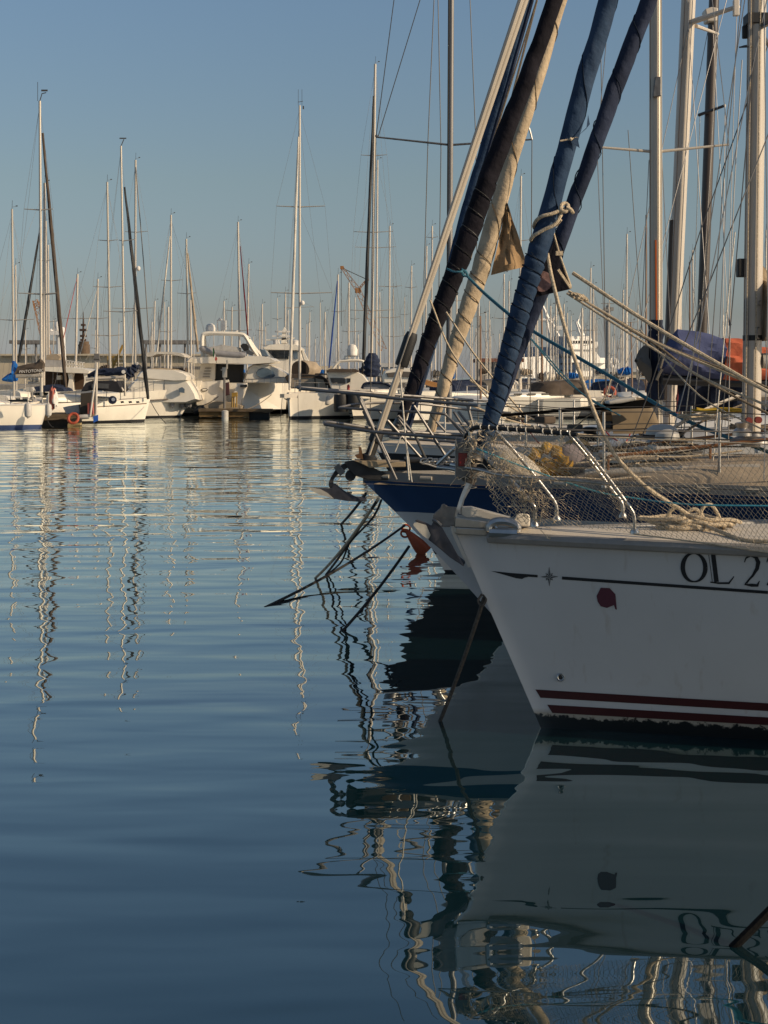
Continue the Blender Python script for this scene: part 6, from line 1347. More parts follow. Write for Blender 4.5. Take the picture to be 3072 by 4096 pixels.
mb = MB(); mb.ball(P(302.5, 303, Y3+2.8), (.13, .13, .15), 10); mb.build('radome', whitec, ms, True)
fs_ = MB(); furl(fs_, Q(zm, 950, 745, Y3+.5), P(298.5, 137, Y3+2.8), [(0, .06), (.1, .085), (.6, .08), (1, .05)], 12, .06, 10, 60, 4); fs_.build('furled_headsail', canv_off, o, True)
mb = MB()
for a, b_ in (((299, 112), (276.5, 206)), ((276.5, 206), (271, 292)), ((271, 292), (271, 395)), ((300, 112), (325, 206)), ((325, 206), (332, 292)), ((332, 292), (335, 392)), ((300, 125), (331, 390)), ((299, 125), (290, 260)), ((290, 260), (282, 395)), ((300, 212), (331, 290)), ((299, 130), (286, 340))): mb.tube([P(*a, Y3+3), P(*b_, Y3+3)], .008, 4)
mb.build('rigging', wire, o)
for i in range(7):
    q = M @ H.pt(.03+i*.1, 0, 1, -.06); pole(o, 'stanchion', q, q+Vector((0, 0, .62)), .02, chrome, 5)
mb = MB(); mb.tube([(M @ H.pt(.03+i*.05, 0, 1, -.06))+Vector((0, 0, .6)) for i in range(13)], .009, 4); mb.tube([(M @ H.pt(.03+i*.05, 0, -1, -.06))+Vector((0, 0, .6)) for i in range(8)], .009, 4); mb.build('lifeline', wire, o)
mb = MB(); mb.box(Q(zm, 945, 795, Y3-.5), (.9, .5, .22), RZ(.6)); mb.build('anchor_roller', alu, o); mb = MB(); mb.prism([Q(zm, x, y, Y3-.8) for x, y in ((900, 815), (950, 822), (948, 838), (920, 830))], (0, .3, 0)); mb.build('anchor', dsteel, o)
for i, (x, y) in enumerate(((1262, 825), (1345, 828))): fender(*zm(x, y), Y3+1.2 if i == 0 else Y3+2.6, .2, .65, fend, ('left', 'right')[i]+' one of two white fenders on the central sailing boat\'s side')
mb = MB(); mb.tube([Q(zm, 1020, 780, Y3-.4), Q(zm, 1022, 940, Y3-1), Q(zm, 1022, 985, Y3-1.6)], .018, 4); mb.tube([Q(zm, 890, 800, Y3-.4), Q(zm, 875, 990, Y3-1.6)], .018, 4); tag(mb.build('mooring_rope', roped), 'pair of thin dark lines hanging down the central sailing boat\'s bow', 'rope')
# ------------------------------------------------------------------ white motor boat right of it
Yk = 90.
kb = empty('motor_boat', P(365, 419, Yk), 0, 'white motor boat with a flybridge and black tyre fenders, right of the central sailing boat', 'motor boat')
hk = Hull(12, 2.0, (1.5, 1.35, 1.2), .5, .2, 1.7, 1.8, 1.4, .6, .9, .06, .3); km = Matrix.Translation(Vector((px(343, Yk), Yk, 0))) @ RZ(math.radians(205))
weld(hk.mesh(km, [(.7, 0), (.74, 1), (.8, 0), (.84, 1), (.95, 0), (1.3, 1)], 24).build('hull', [gelw, antif], kb)); hk.deck(km).build('deck', gelw, kb)
def kslab(name, pts, Y, d, m_, ins=.06, dy=.3): mb = MB(); slab(mb, px2(zm, pts), Y, d, ins, dy); return mb.build(name, m_, kb, True)
kslab('deckhouse', ((1255, 600), (1290, 590), (1500, 592), (1560, 620), (1620, 700), (1640, 760), (1300, 760)), Yk-.5, 3, gelw)
kslab('window_band', ((1285, 645), (1410, 648), (1412, 695), (1300, 690)), Yk-.6, .2, glass, .02, .04); kslab('side_window', ((1425, 648), (1455, 650), (1455, 680), (1430, 690)), Yk-.6, .2, glass, .02, .04)
kslab('roof_cover', ((1250, 585), (1290, 570), (1500, 572), (1530, 590), (1500, 600), (1260, 598)), Yk-.8, 3.4, canv_brown, .05, .3)
mb = MB(); mb.tube(smooth_path([Q(zm, x, y, Yk) for x, y in ((1310, 570), (1350, 520), (1400, 505), (1560, 510), (1580, 600))], 5), .1, 6); mb.build('radar_arch', gelw, kb, True)
mb = MB(); mb.lathe([(.2, -.32), (.3, -.25), (.32, .1), (.2, .36), (.05, .42)], Q(zm, 1470, 425, Yk), None, 14); mb.build('satellite_dome', whitec, kb, True)
mb = MB(); mb.tube([Q(zm, x, y, Yk) for x, y in ((1400, 490), (1410, 465), (1530, 465), (1540, 490), (1400, 490))], .03, 5)
for x in (1420, 1450, 1490, 1520): mb.tube([Q(zm, x, 462, Yk), Q(zm, x, 510, Yk)], .03, 5)
mb.build('dome_rail', chrome, kb)
for i, (u_, v_) in enumerate(((341, 403), (353, 399))):
    mb = MB(); c = P(u_, v_, Yk-2.6); mb.lathe([(.12, -.5), (.38, -.5), (.42, -.3), (.42, .3), (.38, .5), (.12, .5)], c, None, 14); tag(mb.build('tyre_fender', black, None, True), ('black cylindrical fender at the white motor boat\'s stem', 'black cylindrical fender further right on the white motor boat')[i], 'fender')
fn = Q(zm, 1438, 732, Yk-1); mb = MB(); mb.lathe([(.07, -.18), (.08, -.1), (.08, .15), (.03, .22)], fn, None, 10); tag(mb.build('fire_extinguisher', redp, None, True), 'small red extinguisher on the white motor boat\'s rail', 'extinguisher')
# ================================================================== the forest of masts behind
FAR = [
 # label, ub, vb, ut, vt, w, Y, heading, crosstrees, headsail, cover, hull
 ('boat showing a slim mast close right of the blue-wrapped mast', 16.5, 392, 15.5, 265, 1.5, 100, 95, (), None, None, 0),
 ('boat whose mast carries a thick brown rolled sail slanting to the right', 43.5, 378, 44.6, 183, 2.6, 88, 60, ((294, 30, 57),), (66, 388, 42.6, 133, .12, canv_brown), None, 0),
 ('boat with a near black sail rolled on a stay leaning left, beside the brown one', 46.5, 366, 45.8, 221, 2.2, 96, 110, ((260, 38, 52),), (18.5, 362, 39.5, 233, .10, black), None, 1),
 ('boat with a white mast just inside the brown slanting sail', 49, 352, 48, 245, 1.8, 118, 100, ((321, 40, 60),), None, None, 0),
 ('boat with a short white mast alone between the brown sail and the harbour beacon', 75, 360, 77.5, 274, 2.2, 112, 80, ((318, 62, 96),), (62, 345, 77, 278, .03, redp), None, 0),
 ('boat with a white mast directly over the slanting dock prop', 96.3, 360, 97.8, 279, 2., 108, 90, ((318, 80, 108),), (80, 355, 97, 290, .03, canv_off), None, 0),
 ('boat with a grey mast and three crosstrees left of the navy-covered boat\'s mast', 110.5, 370, 107.2, 182, 2.2, 92, 70, ((240, 98, 118), (286.5, 93, 122), (335, 91, 123)), None, None, 1),
 ('boat with a pale leaning mast between the two dark-sailed masts', 131.5, 356, 134, 305, 1.4, 120, 95, (), None, None, 0),
 ('boat with a thin mast over the cruiser\'s bimini, small flag at its stay', 152, 352, 155, 301, 1.4, 130, 75, (), None, None, 0),
 ('boat with a stubby mast left of the bimini\'s tall mast', 151.5, 350, 152, 322, 1.2, 140, 85, (), None, None, 0),
 ('boat with a thick short mast just left of the bimini\'s tall mast', 167.5, 355, 168.2, 307, 2.2, 125, 100, ((331, 157, 176),), None, None, 0),
 ('boat with a tall mast over the cream bimini and a white rolled headsail', 171, 366, 171, 215, 1.9, 105, 60, ((280, 161, 183),), (155.5, 366, 170, 236, .07, canv_off), None, 0),
 ('boat with a grey mast left of the hardtop arch and a sail rolled rightward', 188.6, 358, 186.3, 239, 2., 104, 115, ((293, 177.5, 196),), (198, 352, 187.5, 253, .09, canv_beige), None, 1),
 ('boat with a pale mast hugging the grey mast left of the hardtop', 191.5, 352, 190.5, 300, 1.8, 130, 90, (), None, None, 0),
 ('boat with a dark slim mast through the hardtop arch\'s left half', 231, 352, 232, 307, 1.5, 128, 90, ((310, 225, 250.5),), None, None, 1),
 ('boat with a white mast through the middle of the hardtop arch', 223.7, 352, 224, 301, 1.4, 135, 80, (), None, None, 0),
 ('boat with a tall white mast and dark red stay above the hardtop arch', 240, 340, 238, 222, 2., 112, 65, ((330, 225, 252),), (248, 336, 240.2, 246, .05, mat('dark_red_sailcloth', (.12, .01, .015), .85)), None, 0),
 ('boat with a white mast right of the red stay', 246.5, 345, 248.7, 264, 1.7, 118, 100, (), None, None, 0),
 ('boat with a mast over the gap between the two motor yachts', 261, 352, 262.3, 304, 1.4, 140, 90, ((330, 256, 267),), None, None, 0),
 ('boat with a faint short mast right of that over the yachts\' gap', 259, 350, 259.7, 322, 1.1, 150, 85, (), None, None, 0),
 ('boat with a mast rising behind the second yacht\'s radar', 285.2, 340, 285.4, 292, 1.5, 128, 90, ((307, 284, 314),), None, None, 0),
 ('boat with a short mast on the radar yacht\'s right', 287.5, 345, 288, 310, 1.1, 150, 95, (), None, None, 0),
 ('boat with a thin mast just right of the central tall mast', 308.3, 362, 309, 323, 1.2, 140, 90, (), None, None, 0),
 ('boat with a slim brown topped mast midway between the central mast and the blue stay', 325.5, 365, 325, 312, 1.4, 122, 80, (), (322, 365, 325, 330, .04, aluw), None, 0),
 ('boat with a bare mast and a blue rolled stay falling to its left', 338.2, 378, 338, 274.5, 1.8, 108, 70, ((311, 331, 346),), (329, 368, 337.4, 281, .06, mat('royal_blue_sailcloth', (.03, .07, .25), .85)), None, 0),
 ('boat with a radome halfway up its mast below the orange crane\'s tip', 348.5, 380, 348.8, 282.6, 1.8, 112, 100, ((331, 342, 366),), None, None, 0),
 ('boat whose tall pale mast stands beside a black rolled headsail', 371, 389, 375.2, 64, 2.6, 92, 252, ((155, 361, 387), (231.6, 353.5, 393), (310, 350, 394)), (362.5, 387, 373.8, 96, .11, black), None, 0),
 ('boat with a slim mast just right of the one with the black headsail', 376, 380, 377.6, 160, 1.7, 105, 85, ((247, 355, 396),), None, None, 0),
 ('boat with a thin mast third from the black headsail', 380.5, 380, 379.5, 292, 1.3, 125, 95, (), None, None, 0),
 ('boat with a mast whose top reaches midway up the crane, left of the white furler', 388.8, 385, 389.8, 226, 1.7, 108, 75, ((286, 378, 402), (317, 372, 400)), None, None, 0),
 ('boat with a thin mast touching the white furler low down', 393.8, 380, 393.2, 289, 1.4, 118, 90, ((336, 385, 404),), None, None, 0),
 ('boat with a white topped mast seen left of the white furler tube at mid height', 410.8, 375, 411.5, 266, 1.6, 120, 100, ((287, 405, 417),), None, None, 0),
 ('boat with a mast between the white furler and the charcoal sail', 424.5, 330, 426.7, 246, 1.6, 116, 85, (), None, None, 0),
 ('boat with a slim mast just left of the tall dark mast', 431, 380, 432.2, 226, 1.7, 110, 90, ((237, 426, 438),), None, None, 0),
 ('boat with a cream mast behind the lower end of the charcoal sail', 441, 385, 441.5, 300, 1.6, 105, 80, (), None, None, 0),
 ('boat with a mast just left of the tan rolled sail\'s foot', 456, 390, 457, 250, 1.6, 112, 95, ((300, 448, 466),), None, None, 0),
 ('boat with a white mast right under the tan sail', 478.6, 372, 479, 268, 1.5, 120, 85, (), None, None, 0),
 ('boat with a brown wooden mast right of the tan sail, red cloth round its foot', 480.6, 396, 480.3, 316, 2., 70, 100, (), None, None, 2),
 ('boat with a mast beneath the tan sail\'s loose corner', 503.5, 390, 504, 274, 1.6, 104, 90, ((318, 494, 512),), None, None, 0),
 ('boat with a slim mast close right of the loose corner\'s mast', 508.5, 388, 509, 281, 1.3, 116, 85, (), None, None, 0),
 ('boat with a tall white topped mast between the tan and blue sails', 519.5, 386, 521, 176, 2., 98, 75, ((240, 511, 530),), None, None, 0),
 ('boat with a mast tucked behind the foot of the blue sails', 528.4, 388, 528.6, 262, 1.8, 108, 95, (), None, None, 0),
 ('boat with a mast left of the ship\'s lattice mast', 537, 390, 537.4, 250, 1.7, 102, 80, ((319, 528, 541),), None, None, 0),
 ('boat with a weathered mast against the ship\'s blue side, farthest left', 542.3, 392, 541.5, 285, 1.9, 96, 100, (), None, None, 2),
 ('boat with a pale mast in front of the ship\'s lattice mast', 550.2, 392, 550.6, 306, 1.7, 94, 90, (), None, None, 0),
 ('boat with a mast just right of the lattice mast', 553.2, 388, 553, 318, 1.4, 120, 85, (), None, None, 0),
 ('boat with a thin mast left of the ship\'s wheelhouse', 563.8, 388, 564, 304, 1.4, 112, 95, (), None, None, 1),
 ('boat with a dark topped mast at the ship\'s wheelhouse corner', 567, 386, 567.3, 313, 1.5, 116, 80, (), None, None, 1),
 ('boat with a thick pale mast across the wheelhouse windows', 581.4, 390, 582, 308, 1.9, 98, 90, (), None, None, 0),
 ('boat with a mast rising out of the wheelhouse roof', 589.5, 388, 590.8, 268, 1.6, 106, 75, ((330, 580, 598),), None, None, 0),
 ('boat with a mast at the right end of the wheelhouse', 593.8, 384, 593.2, 285, 1.7, 110, 100, (), None, None, 0),
 ('boat with a tall thin mast left of the covered thick mast', 625.8, 388, 627, 234, 1.8, 100, 85, ((322, 617, 638),), None, None, 0),
 ('boat with a mast close left of the tall thin one', 622.3, 386, 623.2, 290, 1.6, 112, 95, (), None, None, 0),
 ('boat with a red brown mast leaning beside the grey sail bundle', 632.3, 380, 630.8, 322, 1.4, 90, 80, (), None, None, 2),
 ('boat with a short pale mast near the grey sail bundle', 637.2, 378, 636.8, 340, 1.3, 104, 90, (), None, None, 0),
 ('boat with a tan mast against the covered thick mast', 646, 380, 646.2, 215, 1.7, 95, 85, (), None, None, 2),
 ('boat with a thin mast just left of the brown mast', 690, 335, 689.6, 262, 1.6, 110, 90, (), None, None, 2),
 ('boat with a white mast left of the brown mast, nearer to it', 693.8, 333, 692.5, 250, 1.7, 115, 80, (), None, None, 0),
 ('boat with a mast seen between the raked pale mast and the red cover', 681, 332, 681, 240, 1.5, 112, 90, (), None, None, 0),
 ('boat with a fine mast right of the brown mast above the red cover', 723.2, 338, 723.4, 315, 1.5, 108, 85, (), None, None, 1),
 ('boat with a thin pale mast far right behind the thick white mast', 766, 380, 766, 230, 1.6, 112, 90, (), None, None, 1),
]
hulls = [gelw, gelg, gelw]; mms = [aluw, alu, mat('brown_spar', (.2, .11, .06), .5, var=.25, scale=1)]
covs = [canv_navy, canv_off, canv_brown, canv_b2, canv_beige, canv_grey]
rnd = random.Random(21)
for i, (lab, ub, vb, ut, vt, wp, Y, hd, spr, head, cov, k) in enumerate(FAR):
    if cov is None and rnd.random() < .75:
        bl = px(ub, Y); s_ = rnd.choice((-1, 1)); ln = rnd.uniform(9, 15)*100/Y; vc = VH-(rnd.uniform(2.4, 2.9)-CAMH)*FPX/Y
        cov = (ub+s_*1.5, vc, ub+s_*ln, vc+.6, rnd.uniform(.2, .28), covs[(i*5+2) % 6])
    if i % 2 and i != 1: hd += 180
    if i == 26: hd = 252
    far_boat('white '+lab if k == 0 and not lab.startswith('boat whose') and len(lab.split()) < 15 else lab, ub, Y, rnd.uniform(9, 11.5), rnd.uniform(1.45, 1.7), rnd.uniform(1.05, 1.3), hd, hulls[k], (ub, vb, ut, vt), mms[k], wp*1.2, spr, head, cov, stays=True)

# lilac hulled boat and its neighbours in front of the ship
YV = 108.
lv = empty('sailing_boat', Q(zr, 300, 1180, YV), 0, 'lilac grey sailing boat with navy fenders seen below the blue sails\' foot', 'sailing boat')
hv = Hull(9, 1.5, (1.3, 1.2, 1.1), .1, .3, 1.6, 2.2, 1.6, .6, .9, .1, .3); vm = Matrix.Translation(Vector((px(500+140/11.06, YV), YV, 0))) @ RZ(math.radians(240))
weld(hv.mesh(vm, [(.93, 0), (1.3, 1)], 24).build('hull', [tealg, antif], lv)); hv.deck(vm).build('deck', deckm, lv)
hv.strip(vm, .02, .95, 1.0, .93, 1, .01).build('cove_line', whitec, lv)
for t in (.3, .5, .7):
    mb = MB(vm); mb.add([hv.pt(t, .42, 1, .015), hv.pt(t+.035, .42, 1, .015), hv.pt(t+.035, .5, 1, .015), hv.pt(t, .5, 1, .015)], [(0, 1, 2, 3)]); mb.build('hull_window', glass, lv)
trunk(vm, -2, -6.5, .7, 1.0, 1.2, .15, .4).build('coachroof', gelg, lv, True)
mb = MB(); slab(mb, px2(zr, ((190, 965), (220, 920), (300, 905), (390, 915), (430, 985), (420, 1005), (210, 1000))), YV+1.5, 2, .1, .4); mb.build('spray_hood', mat('grey_hood', (.1, .1, .11), .8, var=.2), lv, True)
mb = MB(); mb.tube(smooth_path([Q(zr, x, y, YV+1.2) for x, y in ((50, 940), (150, 895), (290, 880), (420, 890), (520, 930))], 5), .06, 6); mb.build('bimini_edge', canv_navy, lv, True)
pole(lv, 'mast', Q(zr, 225, 1000, YV+1), Q(zr, 215, 505, YV+1), .13, aluw, 10); pole(lv, 'spinnaker_pole', Q(zr, 196, 1015, YV), Q(zr, 128, 745, YV), .045, whitec, 8)
for i, (x, y) in enumerate(((472, 1080), (520, 1085), (548, 1080))): fender(*zr(x, y), YV-2.6+.5*i, .16, .8, canv_navy, ('leftmost', 'middle', 'rightmost')[i]+' of the three navy fenders on the lilac boat', group='navy fenders on the lilac boat')
mb = MB(); cover(mb, prof([(*zr(440, 925)[:1], zr(0, 905)[1], zr(0, 940)[1]), (zr(540, 0)[0], zr(0, 925)[1], zr(0, 965)[1]), (zr(665, 0)[0], zr(0, 965)[1], zr(0, 990)[1])], 5), YV+6, .3, fold=.04); bb = empty('sailing_boat', P(550, 395, YV+6), 0, 'sailing boat with a bright blue boom cover right of the lilac boat', 'sailing boat')
mb.build('sail_cover', canv_b2, bb, True); hb = Hull(10, 1.6, (1.3, 1.15, 1.1), .6, .3, 1.4); hbm = Matrix.Translation(Vector((px(545, YV+6), YV+6, 0))) @ RZ(math.radians(190)); weld(hb.mesh(hbm, [(.92, 0), (1.3, 1)], 20).build('hull', [gelw, antif], bb)); hb.deck(hbm).build('deck', deckm, bb)
pole(bb, 'mast', P(555.5, 392, YV+6), P(556, 300, YV+6), .07, alu, 8)
wb = empty('wooden_boat', Q(zr, 810, 1100, 104), 0, 'small boat with a varnished wooden cabin between the blue cover and the white sailing boat', 'boat')
mb = MB(); slab(mb, px2(zr, ((725, 965), (890, 962), (895, 1030), (900, 1070), (735, 1075), (720, 1020))), 104, 2.6, .05, .2); mb.build('cabin', woodm, wb); mb = MB(); mb.plate(px2(zr, ((745, 985), (800, 985), (800, 1030), (745, 1030))), 103.97, .1); mb.plate(px2(zr, ((820, 985), (880, 985), (880, 1030), (820, 1030))), 103.97, .1); mb.build('cabin_windows', glass, wb)
hw = Hull(6, 1.2, (.95, .8, .8), .3, .1, 1.1); hwm = Matrix.Translation(Vector((px(560, 104), 104, 0))) @ RZ(math.radians(185)); weld(hw.mesh(hwm, [(.9, 0), (1.3, 1)], 16).build('hull', [gelw, antif], wb)); hw.deck(hwm).build('deck', woodm, wb)
wn_ = empty('sailing_boat', Q(zr, 960, 1130, 102), 0, 'white sailing boat with a cream spray hood and a lifebuoy, below the ship', 'sailing boat')
hs_ = Hull(9, 1.5, (1.35, 1.2, 1.1), .2, .3, 1.4, 2.2, 1.6, .6, .9, .08, .3); hsm = Matrix.Translation(Vector((px(580, 102), 102, 0))) @ RZ(math.radians(225)); weld(hs_.mesh(hsm, [(.92, 0), (1.3, 1)], 20).build('hull', [gelw, antif], wn_)); hs_.deck(hsm).build('deck', deckm, wn_)
mb = MB(); slab(mb, px2(zr, ((1010, 1010), (1030, 960), (1100, 950), (1180, 975), (1195, 1010))), 103, 2.4, .1, .4); mb.build('spray_hood', canv_off, wn_, True)
mb = MB(); slab(mb, px2(zr, ((1150, 950), (1180, 920), (1230, 925), (1240, 970), (1200, 985))), 104, 1.6, .15, .3); mb.build('blue_tarpaulin', canv_b2, wn_, True)
ring_('lifebuoy', *zr(1215, 1020), 99, .33, .10, orangel, 'orange lifebuoy on the white boat with the cream spray hood')
od = far_boat('grey boat with a wooden dinghy slung across it below the white furler', 437, 92, 10, 1.7, 1.2, 185, gelg, None)
dg2 = empty('wooden_dinghy', Q(z13, 870, 690, 90), 0, 'varnished orange brown dinghy lashed on deck right of the charcoal sail', 'dinghy'); mb = MB(); slab(mb, px2(z13, ((805, 655), (830, 660), (950, 690), (945, 725), (890, 722), (820, 700))), 90, 1.6, .1, .3); mb.build('hull', mat('orange_varnish', (.36, .17, .05), .4, var=.2, scale=2), dg2, True)
cw = empty('motor_boat', Q(z13, 680, 720, 80), 0, 'rounded white motor boat between the white furler and the tan sail', 'motor boat')
hc_ = Hull(9.5, 2, (1.7, 1.5, 1.3), .8, .2, 1.7); hcm = Matrix.Translation(Vector((px(398, 80), 80, 0))) @ RZ(math.radians(238)); weld(hc_.mesh(hcm, [(.92, 0), (1.3, 1)], 20).build('hull', [gelw, antif], cw)); hc_.deck(hcm).build('deck', gelw, cw)
mb = MB(); slab(mb, px2(z13, ((470, 640), (490, 590), (560, 565), (700, 560), (790, 575), (825, 630), (815, 690), (480, 690))), 79, 3, .1, .5); mb.build('deckhouse', gelw, cw, True)
mb = MB(); slab(mb, px2(z13, ((510, 605), (640, 592), (780, 600), (800, 640), (520, 640))), 78.9, .3, .04, .05); mb.build('window_band', mat('bronze_glass', (.1, .085, .07), .2), cw)
nb = empty('motor_boat', Q(z13, 430, 710, 84), 0, 'small white boat with a navy canopy hoop left of the white furler\'s black sleeve', 'motor boat')
hn = Hull(8, 1.4, (1.2, 1.1, 1.), .4, .2, 1.3); hnm = Matrix.Translation(Vector((px(362, 84), 84, 0))) @ RZ(math.radians(225)); weld(hn.mesh(hnm, [(.92, 0), (1.3, 1)], 16).build('hull', [gelw, antif], nb)); hn.deck(hnm).build('deck', gelw, nb)
mb = MB(); slab(mb, px2(z13, ((310, 720), (330, 695), (400, 686), (490, 690), (550, 715), (545, 740), (310, 740))), 83, 2, .1, .4); mb.build('canopy', mat('pale_vinyl', (.3, .3, .32), .4), nb, True); mb = MB(); mb.tube(smooth_path([Q(z13, x, y, 82.9) for x, y in ((305, 735), (330, 695), (400, 686), (490, 690), (550, 720))], 5), .08, 6); mb.build('canopy_hoop', canv_navy, nb, True)
sb = MB(); furl(sb, Q(z13, 385, 640, 88), Q(z13, 395, 440, 88), [(0, .3), (.2, .5), (.7, .45), (1, .2)], 2, .1, 12, 24, 9); tag(sb.build('sail_bundle', canv_navy, None, True), 'dark navy sail bundle hanging on a mast left of the slanting white furler', 'sail')

# ------------------------------------------------------------------ ship, signal tower, cranes, shore buildings
YS = 340.
sh = empty('ferry_ship', Q(zr, 900, 850, YS), 0, 'large white ship with wheelhouse and lattice masts, moored beyond the masts at right', 'ship')
def sslab(name, pts, Y, d, m_, ins=.0, dy=.1, sh_=0., par=sh):
    "ship blocks: white ones turn to the right, the side with shade put into its blue grey turns left"
    k = (-.10 if m_ is ferryb or name == 'cabin_window' else .14); uv = px2(zr, pts); mb = MB()
    f = [P(u, v, Y+k*(u-566)) for u, v in uv]; mb.prism(f, (0, d, 0)); return mb.build(name, m_, par)
sslab('hull', ((150, 860), (150, 640), (840, 600), (900, 640), (1230, 640), (1320, 700), (1320, 860)), YS+4, 16, ferryw)
sslab('shaded_side', ((580, 845), (580, 590), (838, 600), (838, 845)), YS+2.2, 2, ferryb)  # white ship's left side, its shade put into the blue grey
sslab('shaded_side', ((150, 800), (150, 520), (590, 520), (590, 800)), YS+3.1, 2, ferryb)
sslab('superstructure', ((790, 690), (780, 545), (1040, 545), (1110, 640), (1200, 660), (1190, 700)), YS, 12, ferryw)
sslab('forward_house', ((570, 600), (600, 405), (780, 400), (790, 600)), YS+1.5, 10, ferryb)  # white house, shade on its left face painted as blue grey
sslab('wheelhouse', ((760, 545), (770, 470), (1080, 460), (1085, 510), (1040, 550)), YS-1, 10, ferryw)
sslab('wheelhouse_windows', ((785, 452), (1020, 452), (1020, 478), (785, 478)), YS-1.2, .3, glass)
sslab('bridge_roof', ((762, 450), (778, 402), (1000, 400), (1020, 450)), YS-.8, 9, ferryw)
for k_ in range(9): x = 800+k_*28; sslab('window_post', ((x, 452), (x+6, 452), (x+6, 478), (x, 478)), YS-1.5, .25, ferryw)
for r_ in range(3):
    for k_ in range(6): x = 590+k_*40; y = 620+r_*75; sslab('cabin_window', ((x, y), (x+16, y), (x+16, y+20), (x, y+20)), YS+1.9, .25, glass)
mb = MB()
for a, b_ in (((470, 60), (545, 230)), ((545, 200), (650, 400)), ((500, 130), (550, 390)), ((520, 220), (620, 215)), ((580, 330), (665, 325)), ((430, 220), (520, 218))): mb.tube([Q(zr, *a, YS), Q(zr, *b_, YS)], .36, 6)
mb.build('signal_mast', ferryw, sh)
mb = MB()
for a, b_ in (((850, 235), (925, 395)), ((840, 240), (890, 395)), ((865, 210), (855, 250)), ((890, 140), (840, 370))): mb.tube([Q(zr, *a, YS), Q(zr, *b_, YS)], .3 if a[0] != 890 else .08, 5)
mb.build('radar_mast', ferryw, sh)
mb = MB(); mb.box(Q(zr, 612, 200, YS), (.8, .8, .9)); mb.box(Q(zr, 655, 308, YS), (1.2, 1, .9)); mb.build('radar_boxes', ferryw, sh)
for x_, y_, r_ in ((1275, 680, .8), (1230, 735, .7)): mb = MB(); mb.ball(Q(zr, x_, y_, YS), r_, 12); mb.build('radar_dome', ferryw, sh, True)
mb = MB(); mb.box(Q(zr, 1295, 790, YS), (1.2, 1, 3.6)); mb.build('vent', ferryw, sh)
st_ = empty('signal_tower', P(607.8, 372, 300), 0, 'grey harbour signal tower with a cross-armed platform right of the ship', 'tower')
pole(st_, 'shaft', Q(zr, 1190, 850, 300), Q(zr, 1192, 60, 300), .42, mat('hazy_grey_steel', (.25, .24, .22), .7), 8, .32)
mb = MB(); mb.tube([Q(zr, 1118, 38, 300), Q(zr, 1262, 40, 300)], .08, 5); mb.tube([Q(zr, 1192, 30, 300), Q(zr, 1192, 70, 300)], .1, 5); mb.box(Q(zr, 1195, 112, 300), (2.0, 1.2, .3)); mb.box(Q(zr, 1160, 100, 300), (.5, .5, .6)); mb.box(Q(zr, 1238, 100, 300), (.6, .5, .7)); mb.tube([Q(zr, 1165, 600, 300), Q(zr, 1165, 112, 300)], .07, 5); mb.tube([Q(zr, 1218, 850, 300), Q(zr, 1215, 70, 300)], .14, 5); mb.build('platform', MATS['hazy_grey_steel'], st_)
def lattice(name, segs, Y, wd, m_, label, cat):
    o = empty(name, P(*segs[0][0], Y), 0, label, cat)
    for nm, (a, b_, w0, w1) in [(s[4], s[:4]) for s in segs]:
        A_ = P(*a, Y); B_ = P(*b_, Y); ax = (B_-A_).normalized(); n1 = Vector((ax.z, 0, -ax.x)); n2 = Vector((0, 1, 0)); mb = MB(); K = max(4, int((B_-A_).length/(w0*1.3)))
        cs_ = [[A_.lerp(B_, i/K)+(n1*sx+n2*sy)*lerp(w0, w1, i/K)/2 for sx, sy in ((-1, -1), (1, -1), (1, 1), (-1, 1))] for i in range(K+1)]
        for j in range(4): mb.tube([c[j] for c in cs_], wd, 4)
        for i in range(K):
            for j in range(4): mb.tube([cs_[i][j], cs_[i+1][(j+1) % 4]], wd*.7, 3, cap=False)
        mb.build(nm, m_, o)
    return o
YK = 420.
ck = lattice('harbour_crane', [((384, 350), (358, 290), 1.5, 1.4, 'tower'), ((358, 290), (342, 267.5), 1.3, .7, 'jib'), ((358, 290), (367, 279.5), .5, .4, 'counter_jib')], YK, .10, rust, 'orange lattice harbour crane left of the slanting rolled sails', 'crane')
mb = MB(); mb.tube([P(342, 268, YK), P(367, 279.5, YK)], .14, 4); mb.tube([P(341.2, 268, YK), P(341.4, 326, YK)], .10, 4); mb.build('cables', wired, ck)
for u_, v_, s_ in ((342, 267.5, .8), (358, 290.5, 1.3), (367.3, 279.6, .7)): mb = MB(); mb.box(P(u_, v_, YK), (s_*1.2, s_, s_)); mb.build('sheave', rust, ck)
lattice('harbour_crane', [((50, 365), (36, 302), 1.6, 1.4, 'tower'), ((38, 310), (35, 300), 1.6, 1.2, 'jib')], YK, .10, rust, 'hazy orange lattice crane behind the left-edge boat\'s tall mast', 'crane')
# breakwater and shore
bw = empty('breakwater', P(50, 372, 215), 0, 'long pale stone breakwater behind the boats on the left', 'wall')
mb = MB(); mb.box((px(20, 215), 218, 2.5), (60, 6, 5.8)); mb.box((px(20, 215)+1, 217.6, 5.5), (60, 6.9, .25)); mb.build('wall', stone, bw)
qy = MB(); qy.box((0, 186, .4), (420, 30, 2.2)); tag(qy.build('far_quay', concrete), kind='structure')
def canopy(label, u0, u1, v, Y, posts, v2):
    o = empty('steel_canopy', P(u0, v2, Y), 0, label, 'canopy')
    mb = MB(); mb.box(((px(u0, Y)+px(u1, Y))/2, Y+2, pz(v, Y)), (px(u1, Y)-px(u0, Y), 5, .45)); mb.build('roof', steelg, o)
    for u in posts: pole(o, 'post', P(u, v2, Y), P(u, v, Y), .16, steelg, 6)
canopy('dark flat steel canopy on posts behind the left-edge boat', 10, 50, 342, 196, (14.5, 26, 36, 46), 366)
canopy('dark flat steel canopy on posts above the cream cruiser', 142.5, 197, 342, 196, (146, 160, 167.5, 185), 372)
